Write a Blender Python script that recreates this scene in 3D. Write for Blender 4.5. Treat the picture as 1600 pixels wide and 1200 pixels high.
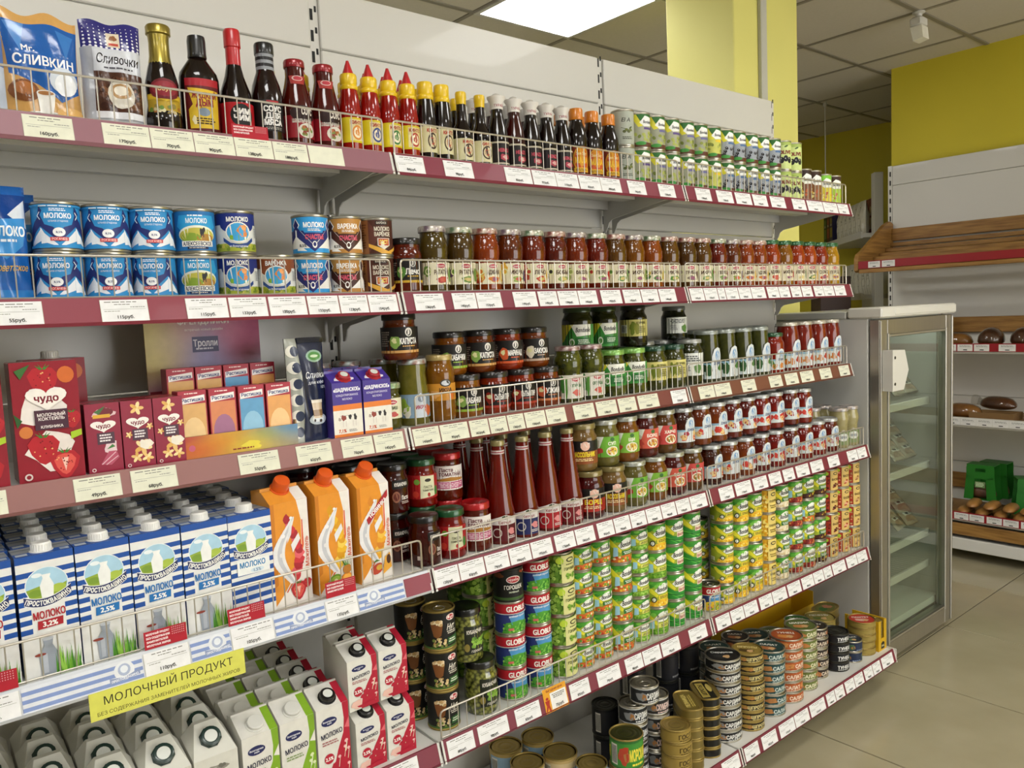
import bpy, math, random
from mathutils import Matrix, Vector
from mathutils.geometry import tessellate_polygon, delaunay_2d_cdt

random.seed(7)
for _o in list(bpy.data.objects):
    bpy.data.objects.remove(_o)
SC = bpy.context.scene
COL = SC.collection
PI = math.pi

# ------------------------------------------------------------------ camera
def camera_axes(yaw, pitch, roll):
    f = Vector((math.sin(yaw) * math.cos(pitch), math.cos(yaw) * math.cos(pitch), math.sin(pitch)))
    r = Vector((math.cos(yaw), -math.sin(yaw), 0))
    u = r.cross(f)
    return f, r * math.cos(roll) + u * math.sin(roll), u * math.cos(roll) - r * math.sin(roll)

cam_data = bpy.data.cameras.new('camera')
cam = bpy.data.objects.new('camera', cam_data)
COL.objects.link(cam)
_f, _r, _u = camera_axes(0.6957, -0.0872, -0.0431)
_m = Matrix((_r, _u, -_f)).transposed().to_4x4()
_m.translation = Vector((-0.9433, -1.8162, 1.4699))
cam.matrix_world = _m
cam_data.sensor_fit = 'HORIZONTAL'
cam_data.sensor_width = 36.0
cam_data.lens = 36.0 * 1245.15 / 1600.0
cam_data.clip_start = 0.02
SC.camera = cam

# ------------------------------------------------------------------ light and exposure
world = bpy.data.worlds.new('world')
SC.world = world
world.use_nodes = True
_bg = world.node_tree.nodes['Background']
_bg.inputs[0].default_value = (0.9, 0.92, 1.0, 1)
_bg.inputs[1].default_value = 0.05
SC.view_settings.view_transform = 'Standard'
SC.view_settings.look = 'None'
SC.view_settings.gamma = 1.0
SC.view_settings.use_curve_mapping = False
SC.view_settings.exposure = 0.22
WINDOW_STRENGTH = 5.0         # glow of the added, unseen shop-front panes that give soft front light
LAMP_STRENGTH = 15.0           # luminous ceiling panels, see ceiling_light below
LAMP_CELLS = [(-3, 1), (-5, 1), (-5, 3), (-7, 1), (-11, 1), (-3, -3), (-7, -3), (-11, -3), (-5, -5), (-9, -5), (-7, -7), (-3, -7), (-11, -7)]     # (column, row); first is visible, next two added unseen to brighten the column

# ------------------------------------------------------------------ colours and materials
def lin(c):
    c = c.lstrip('#')
    if len(c) == 3:
        c = ''.join(k + k for k in c)
    out = []
    for i in (0, 2, 4):
        v = int(c[i:i + 2], 16) / 255.0
        out.append(v / 12.92 if v <= 0.04045 else ((v + 0.055) / 1.055) ** 2.4)
    return (out[0], out[1], out[2], 1.0)

MATS = {}
def mat(name, col, rough=0.5, metal=0.0, coat=0.0, var=0.06, scale=30.0, bump=0.0, col2=None, spec=0.5, detail=3.0, stretch=None, coatr=0.04):
    """principled surface with a fine procedural variation between two tones"""
    if name in MATS:
        return MATS[name]
    m = bpy.data.materials.new(name)
    m.use_nodes = True
    nt = m.node_tree
    b = nt.nodes['Principled BSDF']
    tc = nt.nodes.new('ShaderNodeTexCoord')
    nz = nt.nodes.new('ShaderNodeTexNoise')
    nz.inputs['Scale'].default_value = scale
    nz.inputs['Detail'].default_value = detail
    if stretch:
        mp = nt.nodes.new('ShaderNodeMapping')
        mp.inputs['Scale'].default_value = stretch
        nt.links.new(tc.outputs['Object'], mp.inputs['Vector'])
        nt.links.new(mp.outputs['Vector'], nz.inputs['Vector'])
    else:
        nt.links.new(tc.outputs['Object'], nz.inputs['Vector'])
    mx = nt.nodes.new('ShaderNodeMix')
    mx.data_type = 'RGBA'
    c = lin(col)
    if col2:
        a, d = c, lin(col2)
        rp = nt.nodes.new('ShaderNodeMapRange')
        rp.inputs['From Min'].default_value = 0.35
        rp.inputs['From Max'].default_value = 0.65
        nt.links.new(nz.outputs['Fac'], rp.inputs['Value'])
        nt.links.new(rp.outputs['Result'], mx.inputs['Factor'])
    else:
        a = tuple(max(0, x * (1 - var)) for x in c[:3]) + (1,)
        d = tuple(min(1, x * (1 + var)) for x in c[:3]) + (1,)
        nt.links.new(nz.outputs['Fac'], mx.inputs['Factor'])
    mx.inputs['A'].default_value = a
    mx.inputs['B'].default_value = d
    nt.links.new(mx.outputs['Result'], b.inputs['Base Color'])
    b.inputs['Roughness'].default_value = rough
    b.inputs['Metallic'].default_value = metal
    b.inputs['Coat Weight'].default_value = coat
    b.inputs['Coat Roughness'].default_value = coatr
    b.inputs['Specular IOR Level'].default_value = spec
    if bump:
        bp = nt.nodes.new('ShaderNodeBump')
        bp.inputs['Strength'].default_value = bump
        bp.inputs['Distance'].default_value = 0.002
        nt.links.new(nz.outputs['Fac'], bp.inputs['Height'])
        nt.links.new(bp.outputs['Normal'], b.inputs['Normal'])
    MATS[name] = m
    return m

def ink_mat(name, rough, coat, metal=0.0, bump=0.0):
    """printed surface: the ink colours come from the printed shapes of the mesh"""
    m = bpy.data.materials.new(name)
    m.use_nodes = True
    nt = m.node_tree
    b = nt.nodes['Principled BSDF']
    at = nt.nodes.new('ShaderNodeAttribute')
    at.attribute_name = 'ink'
    nz = nt.nodes.new('ShaderNodeTexNoise')
    nz.inputs['Scale'].default_value = 60
    tc = nt.nodes.new('ShaderNodeTexCoord')
    nt.links.new(tc.outputs['Object'], nz.inputs['Vector'])
    mr = nt.nodes.new('ShaderNodeMapRange')
    mr.inputs['To Min'].default_value = 0.88
    mr.inputs['To Max'].default_value = 1.1
    nt.links.new(nz.outputs['Fac'], mr.inputs['Value'])
    mx = nt.nodes.new('ShaderNodeVectorMath')
    mx.operation = 'SCALE'
    nt.links.new(at.outputs['Color'], mx.inputs[0])
    nt.links.new(mr.outputs['Result'], mx.inputs['Scale'])
    nt.links.new(mx.outputs['Vector'], b.inputs['Base Color'])
    b.inputs['Roughness'].default_value = rough
    b.inputs['Coat Weight'].default_value = coat
    b.inputs['Coat Roughness'].default_value = 0.12
    b.inputs['Metallic'].default_value = metal
    b.inputs['Specular IOR Level'].default_value = 0.3
    if bump:
        n2 = nt.nodes.new('ShaderNodeTexNoise')
        n2.inputs['Scale'].default_value = 38
        n2.inputs['Detail'].default_value = 4
        nt.links.new(tc.outputs['Object'], n2.inputs['Vector'])
        bp = nt.nodes.new('ShaderNodeBump')
        bp.inputs['Strength'].default_value = bump
        bp.inputs['Distance'].default_value = 0.004
        nt.links.new(n2.outputs['Fac'], bp.inputs['Height'])
        nt.links.new(bp.outputs['Normal'], b.inputs['Normal'])
    return m

INK = ink_mat('printed_label', 0.48, 0.1)
INK_PAPER = ink_mat('printed_paper', 0.6, 0.0)
INK_FILM = ink_mat('printed_film', 0.22, 0.5, bump=0.5)

def glass_mat(name, tint, fac=0.06):
    m = bpy.data.materials.new(name)
    m.use_nodes = True
    nt = m.node_tree
    nt.nodes.remove(nt.nodes['Principled BSDF'])
    out = nt.nodes['Material Output']
    tr = nt.nodes.new('ShaderNodeBsdfTransparent')
    tr.inputs[0].default_value = lin(tint)
    gl = nt.nodes.new('ShaderNodeBsdfGlossy')
    gl.inputs['Roughness'].default_value = 0.02
    lw = nt.nodes.new('ShaderNodeLayerWeight')
    lw.inputs['Blend'].default_value = 0.5
    pw = nt.nodes.new('ShaderNodeMath')
    pw.operation = 'POWER'
    pw.inputs[1].default_value = 3.5
    nt.links.new(lw.outputs['Facing'], pw.inputs[0])
    fr = nt.nodes.new('ShaderNodeMath')
    fr.operation = 'MULTIPLY_ADD'
    fr.inputs[1].default_value = 0.6
    fr.inputs[2].default_value = 0.03
    nt.links.new(pw.outputs[0], fr.inputs[0])
    nz = nt.nodes.new('ShaderNodeTexNoise')
    nz.inputs['Scale'].default_value = 2.0
    ad = nt.nodes.new('ShaderNodeMath')
    ad.operation = 'MULTIPLY_ADD'
    ad.inputs[1].default_value = 0.03
    nt.links.new(nz.outputs['Fac'], ad.inputs[0])
    nt.links.new(fr.outputs[0], ad.inputs[2])
    mx = nt.nodes.new('ShaderNodeMixShader')
    nt.links.new(ad.outputs[0], mx.inputs[0])
    nt.links.new(tr.outputs[0], mx.inputs[1])
    nt.links.new(gl.outputs[0], mx.inputs[2])
    nt.links.new(mx.outputs[0], out.inputs['Surface'])
    return m

def lamp_mat(name='lamp_diffuser', col=(1.0, 0.99, 0.955, 1), strength=None):
    m = bpy.data.materials.new(name)
    m.use_nodes = True
    nt = m.node_tree
    nt.nodes.remove(nt.nodes['Principled BSDF'])
    e = nt.nodes.new('ShaderNodeEmission')
    e.inputs[0].default_value = col
    e.inputs[1].default_value = strength or LAMP_STRENGTH
    nt.links.new(e.outputs[0], nt.nodes['Material Output'].inputs['Surface'])
    return m

# ------------------------------------------------------------------ mesh building
class MB:
    """collects shapes, builds one mesh"""
    def __init__(s):
        s.v, s.f = [], []
    def add(s, v, f, M=None):
        o = len(s.v)
        s.v += [tuple(M @ Vector(p)) for p in v] if M else [tuple(p) for p in v]
        s.f += [tuple(i + o for i in q) for q in f]
        return s
    def box(s, x0, x1, y0, y1, z0, z1, M=None):
        v = [(x0, y0, z0), (x1, y0, z0), (x1, y1, z0), (x0, y1, z0), (x0, y0, z1), (x1, y0, z1), (x1, y1, z1), (x0, y1, z1)]
        f = [(0, 3, 2, 1), (4, 5, 6, 7), (0, 1, 5, 4), (1, 2, 6, 5), (2, 3, 7, 6), (3, 0, 4, 7)]
        return s.add(v, f, M)
    def cbox(s, x0, x1, y0, y1, z0, z1, b=0.003, M=None):
        """box with chamfered edges: three inset layers"""
        def ring(z, i):
            return [(x0 + i + b, y0 + i, z), (x1 - i - b, y0 + i, z), (x1 - i, y0 + i + b, z), (x1 - i, y1 - i - b, z),
                    (x1 - i - b, y1 - i, z), (x0 + i + b, y1 - i, z), (x0 + i, y1 - i - b, z), (x0 + i, y0 + i + b, z)]
        v = ring(z0, b) + ring(z0 + b, 0) + ring(z1 - b, 0) + ring(z1, b)
        f = [tuple(range(7, -1, -1)), tuple(range(24, 32))]
        for k in range(3):
            for i in range(8):
                j = (i + 1) % 8
                f.append((k * 8 + i, k * 8 + j, k * 8 + 8 + j, k * 8 + 8 + i))
        return s.add(v, f, M)
    def lathe(s, prof, n=24, M=None, sy=1.0):
        v, f = [], []
        k = len(prof)
        for r, z in prof:
            for i in range(n):
                a = 2 * PI * i / n
                v.append((max(r, 1e-5) * math.cos(a), max(r, 1e-5) * math.sin(a) * sy, z))
        for j in range(k - 1):
            for i in range(n):
                i2 = (i + 1) % n
                f.append((j * n + i, j * n + i2, j * n + n + i2, j * n + n + i))
        if prof[0][0] > 1e-4:
            f.append(tuple(range(n - 1, -1, -1)))
        if prof[-1][0] > 1e-4:
            f.append(tuple((k - 1) * n + i for i in range(n)))
        return s.add(v, f, M)
    def prism_x(s, yz, x0, x1, M=None):
        """polygon given in (y, z), counter-clockwise seen from +x, extruded in x"""
        n = len(yz)
        v = [(x0, y, z) for y, z in yz] + [(x1, y, z) for y, z in yz]
        f = [tuple(range(n - 1, -1, -1)), tuple(range(n, 2 * n))]
        f += [(i, (i + 1) % n, n + (i + 1) % n, n + i) for i in range(n)]
        return s.add(v, f, M)
    def prism_z(s, xy, z0, z1, M=None):
        n = len(xy)
        v = [(x, y, z0) for x, y in xy] + [(x, y, z1) for x, y in xy]
        f = [tuple(range(n - 1, -1, -1)), tuple(range(n, 2 * n))]
        f += [(i, (i + 1) % n, n + (i + 1) % n, n + i) for i in range(n)]
        return s.add(v, f, M)
    def tube(s, pts, r, n=6):
        """round wire through the points"""
        pts = [Vector(p) for p in pts]
        v, f = [], []
        for i, p in enumerate(pts):
            d = (pts[min(i + 1, len(pts) - 1)] - pts[max(i - 1, 0)]).normalized()
            a = d.orthogonal().normalized() if i == 0 else (a - d * a.dot(d)).normalized()
            b = d.cross(a)
            for k in range(n):
                t = 2 * PI * k / n
                v.append(tuple(p + a * (r * math.cos(t)) + b * (r * math.sin(t))))
        for i in range(len(pts) - 1):
            for k in range(n):
                k2 = (k + 1) % n
                f.append((i * n + k, i * n + k2, i * n + n + k2, i * n + n + k))
        f.append(tuple(range(n - 1, -1, -1)))
        f.append(tuple((len(pts) - 1) * n + k for k in range(n)))
        return s.add(v, f)
    def mesh(s, name, m, smooth=True, angle=40):
        me = bpy.data.meshes.new(name)
        me.from_pydata(s.v, [], s.f)
        me.materials.append(m)
        if smooth:
            me.polygons.foreach_set('use_smooth', [True] * len(me.polygons))
            me.set_sharp_from_angle(angle=math.radians(angle))
        me.update()
        return me

# ------------------------------------------------------------------ flat print: coloured shapes and lettering
TXT, GLYPH, ADV = {}, {}, {}
def _fill(s, fill=True):
    cu = bpy.data.curves.new('lettering', 'FONT')
    cu.body = s
    cu.size = 1.0
    cu.resolution_u = 3
    cu.fill_mode = 'NONE'
    ob = bpy.data.objects.new('lettering', cu)
    COL.objects.link(ob)
    me = bpy.data.meshes.new_from_object(ob.evaluated_get(bpy.context.evaluated_depsgraph_get()))
    co = [(v.co.x, v.co.y) for v in me.vertices]
    tr = []
    if fill:
        res = delaunay_2d_cdt([Vector(c) for c in co], [tuple(e.vertices) for e in me.edges], [], 1, 1e-5)
        for f in res[2]:
            q = [tuple(res[0][i]) for i in f]
            mx, my = sum(p[0] for p in q) / len(q), sum(p[1] for p in q) / len(q)
            odd = False                                    # even-odd rule keeps the counters of letters open
            for e in me.edges:
                (ax, ay), (bx, by) = co[e.vertices[0]], co[e.vertices[1]]
                if (ay > my) != (by > my) and mx < ax + (my - ay) / (by - ay) * (bx - ax):
                    odd = not odd
            if odd:
                tr += [[q[0], q[i], q[i + 1]] for i in range(1, len(q) - 1)]
    bpy.data.objects.remove(ob)
    bpy.data.curves.remove(cu)
    bpy.data.meshes.remove(me)
    return co, tr
def glyph(ch):
    """one letter: its triangles; letters are filled one by one and then set in a row"""
    if ch not in GLYPH:
        GLYPH[ch] = _fill(ch)[1] if ch != ' ' else []
    if ch not in ADV:
        if '|' not in ADV:
            ADV['|'] = max(c[0] for c in _fill('|', False)[0])
        if ch != '|':
            ADV[ch] = max(c[0] for c in _fill(ch + '|', False)[0]) - ADV['|']
    return GLYPH[ch], ADV[ch]
def text_shape(s, bold):
    key = (s, bold)
    if key not in TXT:
        x, tr = 0.0, []
        b = bold * 1.15
        heavy = [(0, 0)] if b < .008 else ([(-b, -b * .5), (b, b * .5)] if b < .02 else [(-b, -b * .6), (b, b * .6), (-b, b * .6), (b, -b * .6)])
        for ch in s:
            t, ad = glyph(ch)
            for n, (ox, oy) in enumerate(heavy):
                tr += [(n, [(p[0] + x + ox, p[1] + oy) for p in q]) for q in t]
            x += ad
        xs = [p[0] for n, q in tr for p in q] or [0, 1]
        x0, x1 = min(xs), max(xs)
        # measured by the height of capitals so that descenders do not shrink a word
        cx, cy = (x0 + x1) / 2, 0.365
        out = []
        for n, t in tr:
            q = [((px - cx), (py - cy)) for px, py in t]
            ar = (q[1][0] - q[0][0]) * (q[2][1] - q[0][1]) - (q[2][0] - q[0][0]) * (q[1][1] - q[0][1])
            out.append((n, q if ar > 0 else q[::-1]))
        TXT[key] = (out, x1 - x0, 0.73)
    return TXT[key]

for _c in 'АБВГДЕЁЖЗИЙКЛМНОПРСТУФХЦЧШЩЫЬЭЮЯабвгдежзийклмнопрстуфхцчшщыьэюя0123456789,.%«»ABEGLNOSUHIZMVRlndeuor y':
    glyph(_c)

class Art:
    """printed artwork in metres; x to the right, y up, seen from the front"""
    def __init__(s):
        s.p = []
        s.k = 0
    def _push(s, pts, col, letter=False):
        s.p.append((pts, lin(col), s.k, letter))
    def poly(s, pts, col):
        s.k += 1
        ar = sum(pts[i][0] * pts[(i + 1) % len(pts)][1] - pts[(i + 1) % len(pts)][0] * pts[i][1] for i in range(len(pts)))
        if ar < 0:
            pts = pts[::-1]
        n = len(pts)
        convex = all((pts[(i + 1) % n][0] - pts[i][0]) * (pts[(i + 2) % n][1] - pts[(i + 1) % n][1]) -
                     (pts[(i + 1) % n][1] - pts[i][1]) * (pts[(i + 2) % n][0] - pts[(i + 1) % n][0]) > -1e-12 for i in range(n))
        if convex:
            s._push(list(pts), col)
        else:
            for t in tessellate_polygon([[Vector((x, y, 0)) for x, y in pts]]):
                q = [pts[i] for i in t]
                a2 = (q[1][0] - q[0][0]) * (q[2][1] - q[0][1]) - (q[2][0] - q[0][0]) * (q[1][1] - q[0][1])
                s._push(q if a2 > 0 else q[::-1], col)
        return s
    def rect(s, x0, y0, x1, y1, col, sk=0.0):
        return s.poly([(x0, y0), (x1, y0 + sk), (x1, y1 + sk), (x0, y1)], col)
    def ell(s, cx, cy, rx, ry, col, n=16, rot=0.0):
        c, d = math.cos(rot), math.sin(rot)
        pts = []
        for i in range(n):
            a = 2 * PI * i / n
            x, y = rx * math.cos(a), ry * math.sin(a)
            pts.append((cx + x * c - y * d, cy + x * d + y * c))
        return s.poly(pts, col)
    def line(s, x0, y0, x1, y1, w, col):
        dx, dy = x1 - x0, y1 - y0
        L = math.hypot(dx, dy) or 1
        nx, ny = -dy / L * w / 2, dx / L * w / 2
        return s.poly([(x0 - nx, y0 - ny), (x1 - nx, y1 - ny), (x1 + nx, y1 + ny), (x0 + nx, y0 + ny)], col)
    def blob(s, cx, cy, rx, ry, col, seed=0, n=14, amp=0.25):
        rr = random.Random(seed)
        ph = [rr.uniform(0, 6.28) for _ in range(3)]
        pts = []
        for i in range(n):
            a = 2 * PI * i / n
            k = 1 + amp * (math.sin(2 * a + ph[0]) + math.sin(3 * a + ph[1]) + math.sin(5 * a + ph[2])) / 2
            pts.append((cx + rx * k * math.cos(a), cy + ry * k * math.sin(a)))
        return s.poly(pts, col)
    def dots(s, x0, y0, x1, y1, n, r, cols, seed=0, ry=None, nn=9, rot=0.0, flat=False):
        rr = random.Random(seed)
        k0 = s.k
        for _ in range(n):
            s.k = k0 if flat else s.k
            q = r * rr.uniform(0.75, 1.2)
            s.ell(rr.uniform(x0 + r, x1 - r), rr.uniform(y0 + r, y1 - r), q, (ry or r) * q / r, rr.choice(cols), nn, rot * rr.uniform(-1, 1))
        return s
    def grad(s, x0, y0, x1, y1, nx, ny, fcol):
        """smooth colour field; fcol(u, v) gives a linear rgb triple"""
        s.k += 1
        for j in range(ny):
            for i in range(nx):
                uv = [(i / nx, j / ny), ((i + 1) / nx, j / ny), ((i + 1) / nx, (j + 1) / ny), (i / nx, (j + 1) / ny)]
                pts = [(x0 + (x1 - x0) * u, y0 + (y1 - y0) * v) for u, v in uv]
                s.p.append((pts, [tuple(fcol(u, v)) + (1.0,) for u, v in uv], s.k, True))
        return s
    def crop(s, x0, y0, x1, y1):
        out = []
        for pts, col, k, letter in s.p:
            if isinstance(col, list) or (min(p[0] for p in pts) >= x0 and max(p[0] for p in pts) <= x1 and min(p[1] for p in pts) >= y0 and max(p[1] for p in pts) <= y1):
                out.append((pts, col, k, letter))
                continue
            q = clip(clip(clip(clip(pts, 0, x0, 1), 0, x1, -1), 1, y0, 1), 1, y1, -1) if min(x0, y0) > -1e9 else pts
            if len(q) > 2:
                out.append((q, col, k, letter))
        s.p = out
        return s
    def shift(s, dx):
        """move everything but the full-width bands sideways"""
        w = max(p[0] for q in s.p for p in q[0]) - 1e-6
        s.p = [q if max(p[0] for p in q[0]) > w else ([(x + dx, y) for x, y in q[0]],) + q[1:] for q in s.p]
        return s
    def text(s, t, cx, cy, h, col, wmax=None, bold=0.012, rot=0.0, shear=0.0, align=0, stretch=1.0):
        s.k += 1
        tr, w, ch = text_shape(t, bold)
        k = h / ch
        kx = k * stretch
        if wmax and w * kx > wmax:
            kx = wmax / w
        lc = lin(col)
        c, d = math.cos(rot), math.sin(rot)
        ox = 0 if align == 0 else (w * kx / 2 if align < 0 else -w * kx / 2)
        for n, q in tr:
            pts = []
            for x, y in q:
                X, Y = x * kx + ox + y * k * shear, y * k
                pts.append((cx + X * c - Y * d, cy + X * d + Y * c))
            s.p.append((pts, lc, s.k + n * .5, True))
        s.k += 2
        return s
    def small(s, x0, y0, x1, y1, rows, col, seed=0, fill=0.55):
        """lines of print too small to read"""
        rr = random.Random(seed)
        st = (y1 - y0) / rows
        for i in range(rows):
            y = y1 - (i + 0.5) * st
            a = x0 + (x1 - x0) * rr.uniform(0, 0.12)
            b = x1 - (x1 - x0) * rr.uniform(0, 0.25)
            x = a
            while x < b:
                e = min(b, x + (x1 - x0) * rr.uniform(0.08, 0.22))
                s.rect(x, y - st * fill / 2, e, y + st * fill / 2, col)
                x = e + (x1 - x0) * 0.03
        return s
    def mesh(s, name, fmap, m=None, du=None, dv=None, step=3e-5, cut_letters=False):
        V, F, C, N = [], [], [], []
        for pts, col, k, letter in s.p:
            polys = [pts]
            if not letter or cut_letters:
                for ax, d in ((0, du), (1, dv)):
                    if d:
                        nx = []
                        for q in polys:
                            lo, hi = min(p[ax] for p in q), max(p[ax] for p in q)
                            i0, i1 = math.floor(lo / d + 1e-9), math.ceil(hi / d - 1e-9)
                            if i1 - i0 <= 1:
                                nx.append(q)
                                continue
                            for i in range(i0, i1):
                                c = clip(clip(q, ax, i * d, 1), ax, (i + 1) * d, -1)
                                if len(c) > 2:
                                    nx.append(c)
                        polys = nx
            for q in polys:
                o = len(V)
                for x, y in q:
                    pos, nor = fmap(x, y)
                    e = k * step + 2e-4
                    V.append((pos[0] + nor[0] * e, pos[1] + nor[1] * e, pos[2] + nor[2] * e))
                    N.append(nor)
                if isinstance(col, list):
                    for c in col:
                        C.extend(c)
                else:
                    C.extend(col * len(q))
                F.append(tuple(range(o, o + len(q))))
        me = bpy.data.meshes.new(name)
        me.from_pydata(V, [], F)
        ca = me.color_attributes.new('ink', 'FLOAT_COLOR', 'POINT')
        ca.data.foreach_set('color', C)
        me.materials.append(m or INK)
        me.polygons.foreach_set('use_smooth', [True] * len(me.polygons))
        me.normals_split_custom_set_from_vertices(N)
        me.update()
        return me

def clip(q, ax, c, sg):
    out = []
    n = len(q)
    for i in range(n):
        a, b = q[i], q[(i + 1) % n]
        da, db = (a[ax] - c) * sg, (b[ax] - c) * sg
        if da >= 0:
            out.append(a)
        if (da > 0 and db < 0) or (da < 0 and db > 0):
            t = da / (da - db)
            out.append((a[0] + (b[0] - a[0]) * t, a[1] + (b[1] - a[1]) * t))
    return out

def on_cyl(r, z0=0.0, sy=1.0):
    def f(x, y):
        a = x / r
        return (r * math.sin(a), -r * math.cos(a) * sy, z0 + y), (math.sin(a), -math.cos(a), 0.0)
    return f
def on_front(yf, z0=0.0):
    return lambda x, y: ((x, yf, z0 + y), (0.0, -1.0, 0.0))
def on_top(z):
    return lambda x, y: ((x, y, z), (0.0, 0.0, 1.0))

# ------------------------------------------------------------------ objects
def mesh_obj(name, me, parent=None, loc=None):
    o = bpy.data.objects.new(name, me)
    COL.objects.link(o)
    if parent:
        o.parent = parent
    if loc:
        o.location = loc
    return o
def tag(o, label, cat, group=None):
    o['label'] = label
    o['category'] = cat
    if group:
        o['group'] = group
    return o
def thing(name, label, cat, loc=(0, 0, 0), rz=0.0, group=None):
    o = bpy.data.objects.new(name, None)
    o.empty_display_size = 0.05
    COL.objects.link(o)
    o.location = loc
    o.rotation_euler = (0, 0, rz)
    return tag(o, label, cat, group)
def structure(name, me=None, loc=None):
    o = mesh_obj(name, me, None, loc)
    o['kind'] = 'structure'
    return o

class Kind:
    """a product: its parts are built once and shared by every copy"""
    def __init__(s, name, cat, look, parts, half=0.035, h=0.1):
        s.name, s.cat, s.look, s.parts, s.half, s.h = name, cat, look, parts, half, h
        s.round = cat in ('can', 'jar', 'bottle')
    def put(s, x, y, z, label, group=None, rz=0.0, tilt=None):
        if s.round:
            rz = face(x, y) + 0.5 * rz
        t = thing(s.name, label, s.cat, (x, y, z), rz, group)
        if tilt:
            t.rotation_euler = (tilt[0], tilt[1], rz)
        for p in s.parts:
            o = mesh_obj(p[0], p[1], t)
            for q in p[2:]:
                mesh_obj(q[0], q[1], o)
        return t

CAMX, CAMY = -0.94, -1.82
def face(x, y):
    """the shopkeeper turned the labels towards the aisle entrance"""
    return -0.7 * math.atan2(x - CAMX, y - CAMY)

ORD = ('first second third fourth fifth sixth seventh eighth ninth tenth eleventh twelfth thirteenth fourteenth fifteenth '
       'sixteenth seventeenth eighteenth nineteenth twentieth twenty-first twenty-second twenty-third twenty-fourth twenty-fifth '
       'twenty-sixth twenty-seventh twenty-eighth twenty-ninth thirtieth').split()
SHELF = ['top', 'second', 'third', 'fourth', 'fifth', 'lowest']
Z = [1.8247, 1.5253, 1.2252, 0.9175, 0.5207, 0.1457]      # shelf surfaces
D = [0.3141, 0.3141, 0.3141, 0.3777, 0.3777, 0.4759]      # shelf depths

# ================================================================== THE ROOM
M_WHITE = mat('white_enamel', '#d0cec7', 0.4, coat=0.12, var=0.02, scale=6)
M_SHELF = mat('shelf_enamel', '#d6d5d0', 0.38, coat=0.1, var=0.03, scale=8)
M_YELLOW = mat('yellow_paint', '#d2c230', 0.62, var=0.05, scale=3, bump=0.03)
M_YELLOWCOL = mat('yellow_column_paint', '#dad47a', 0.6, var=0.05, scale=3, bump=0.04)
M_TILE = mat('floor_tile', '#a0977b', 0.2, var=0.1, scale=3.5, col2='#aaa186', coat=0.25, coatr=0.12, detail=8)
M_GROUT = mat('floor_grout', '#2a261d', 0.8)
M_CEIL = mat('ceiling_tile', '#d0cabc', 0.85, var=0.05, scale=60, bump=0.05)
M_TBAR = mat('ceiling_bar', '#8f897b', 0.5)
M_BLACK = mat('black_slot', '#0d0d0d', 0.7)
M_STEEL = mat('brushed_steel', '#a8a49b', 0.33, metal=0.85, var=0.12, scale=4, stretch=(90, 90, 1))
M_ALU = mat('aluminium', '#b9b6ad', 0.35, metal=0.8, var=0.05, scale=40)
M_WIRE = mat('plated_wire', '#c4beb2', 0.35, metal=0.7, var=0.08)
M_WOOD = mat('pine_wood', '#a3793c', 0.5, coat=0.2, col2='#7d5726', scale=5, stretch=(1, 1.2, 14), detail=5)
M_LAMP = lamp_mat()

RX0, RX1, RY0, RY1, CZ = -5.35, 5.72, -5.6, 3.1, 2.89
T = 0.62
# floor: slab and single tiles
floor = structure('floor', MB().box(RX0, RX1, RY0, RY1, -0.10, -0.004).mesh('floor_slab', M_GROUT, False))
ft = 0.6165
me_ft = MB().cbox(0.0026, ft - 0.0026, 0.0026, ft - 0.0026, -0.012, 0.0, 0.0012).mesh('floor_tile', M_TILE, False)
for i in range(-11, 7):
    for j in range(-8, 6):
        x, y = 1.49 + i * ft, -0.38 + j * ft
        if x < RX0 - .01 or x + ft > RX1 + .25 or y < RY0 - .01 or y + ft > RY1 + .2:
            continue
        mesh_obj('tile', me_ft, floor, (x, y, 0))
# ceiling: plenum, bars and single tiles
ceiling = structure('ceiling', MB().box(RX0, RX1, RY0, RY1, CZ + 0.03, CZ + 0.12).mesh('ceiling_slab', M_CEIL, False))
me_ct = MB().cbox(0.012, T - 0.012, 0.012, T - 0.012, 0.003, 0.022, 0.003).mesh('ceiling_tile', M_CEIL, False)
bars = MB()
for i in range(-14, 4):
    bars.box(3.33 + i * T - .012, 3.33 + i * T + .012, RY0, RY1, CZ, CZ + .03)
for j in range(-9, 5):
    bars.box(RX0, RX1, j * T - .012, j * T + .012, CZ - .0008, CZ + .03)
mesh_obj('grid_bar', bars.mesh('ceiling_grid', M_TBAR, False), ceiling)
for i in range(-14, 4):
    for j in range(-9, 5):
        x, y = 3.33 + i * T, j * T
        if (i, j) not in LAMP_CELLS and x > RX0 - .01 and y + T < RY1 + .7:
            mesh_obj('tile', me_ct, ceiling, (x, y, CZ))
me_diff = MB().box(.02, T - .02, .02, T - .02, -.002, .004).mesh('diffuser', M_LAMP, False)
fr = MB()
for a in (0.0, T - .022):
    fr.box(a, a + .022, 0, T, -.006, .02)
    fr.box(.022, T - .022, a, a + .022, -.006, .02)
me_frame = fr.mesh('lamp_frame', M_WHITE, False)
for n, (i, j) in enumerate(LAMP_CELLS):
    seen = (i, j) == (-3, 1)
    t = thing('ceiling_light', 'square luminous ceiling panel above the shelving, left of the yellow column' if seen
              else 'square luminous ceiling panel %s over the shop floor, out of view' % ORD[n], 'ceiling light',
              (3.33 + i * T, j * T, CZ - .001), 0, 'ceiling light panels')
    mesh_obj('frame', me_frame, t)
    mesh_obj('diffuser', me_diff, t)

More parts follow.
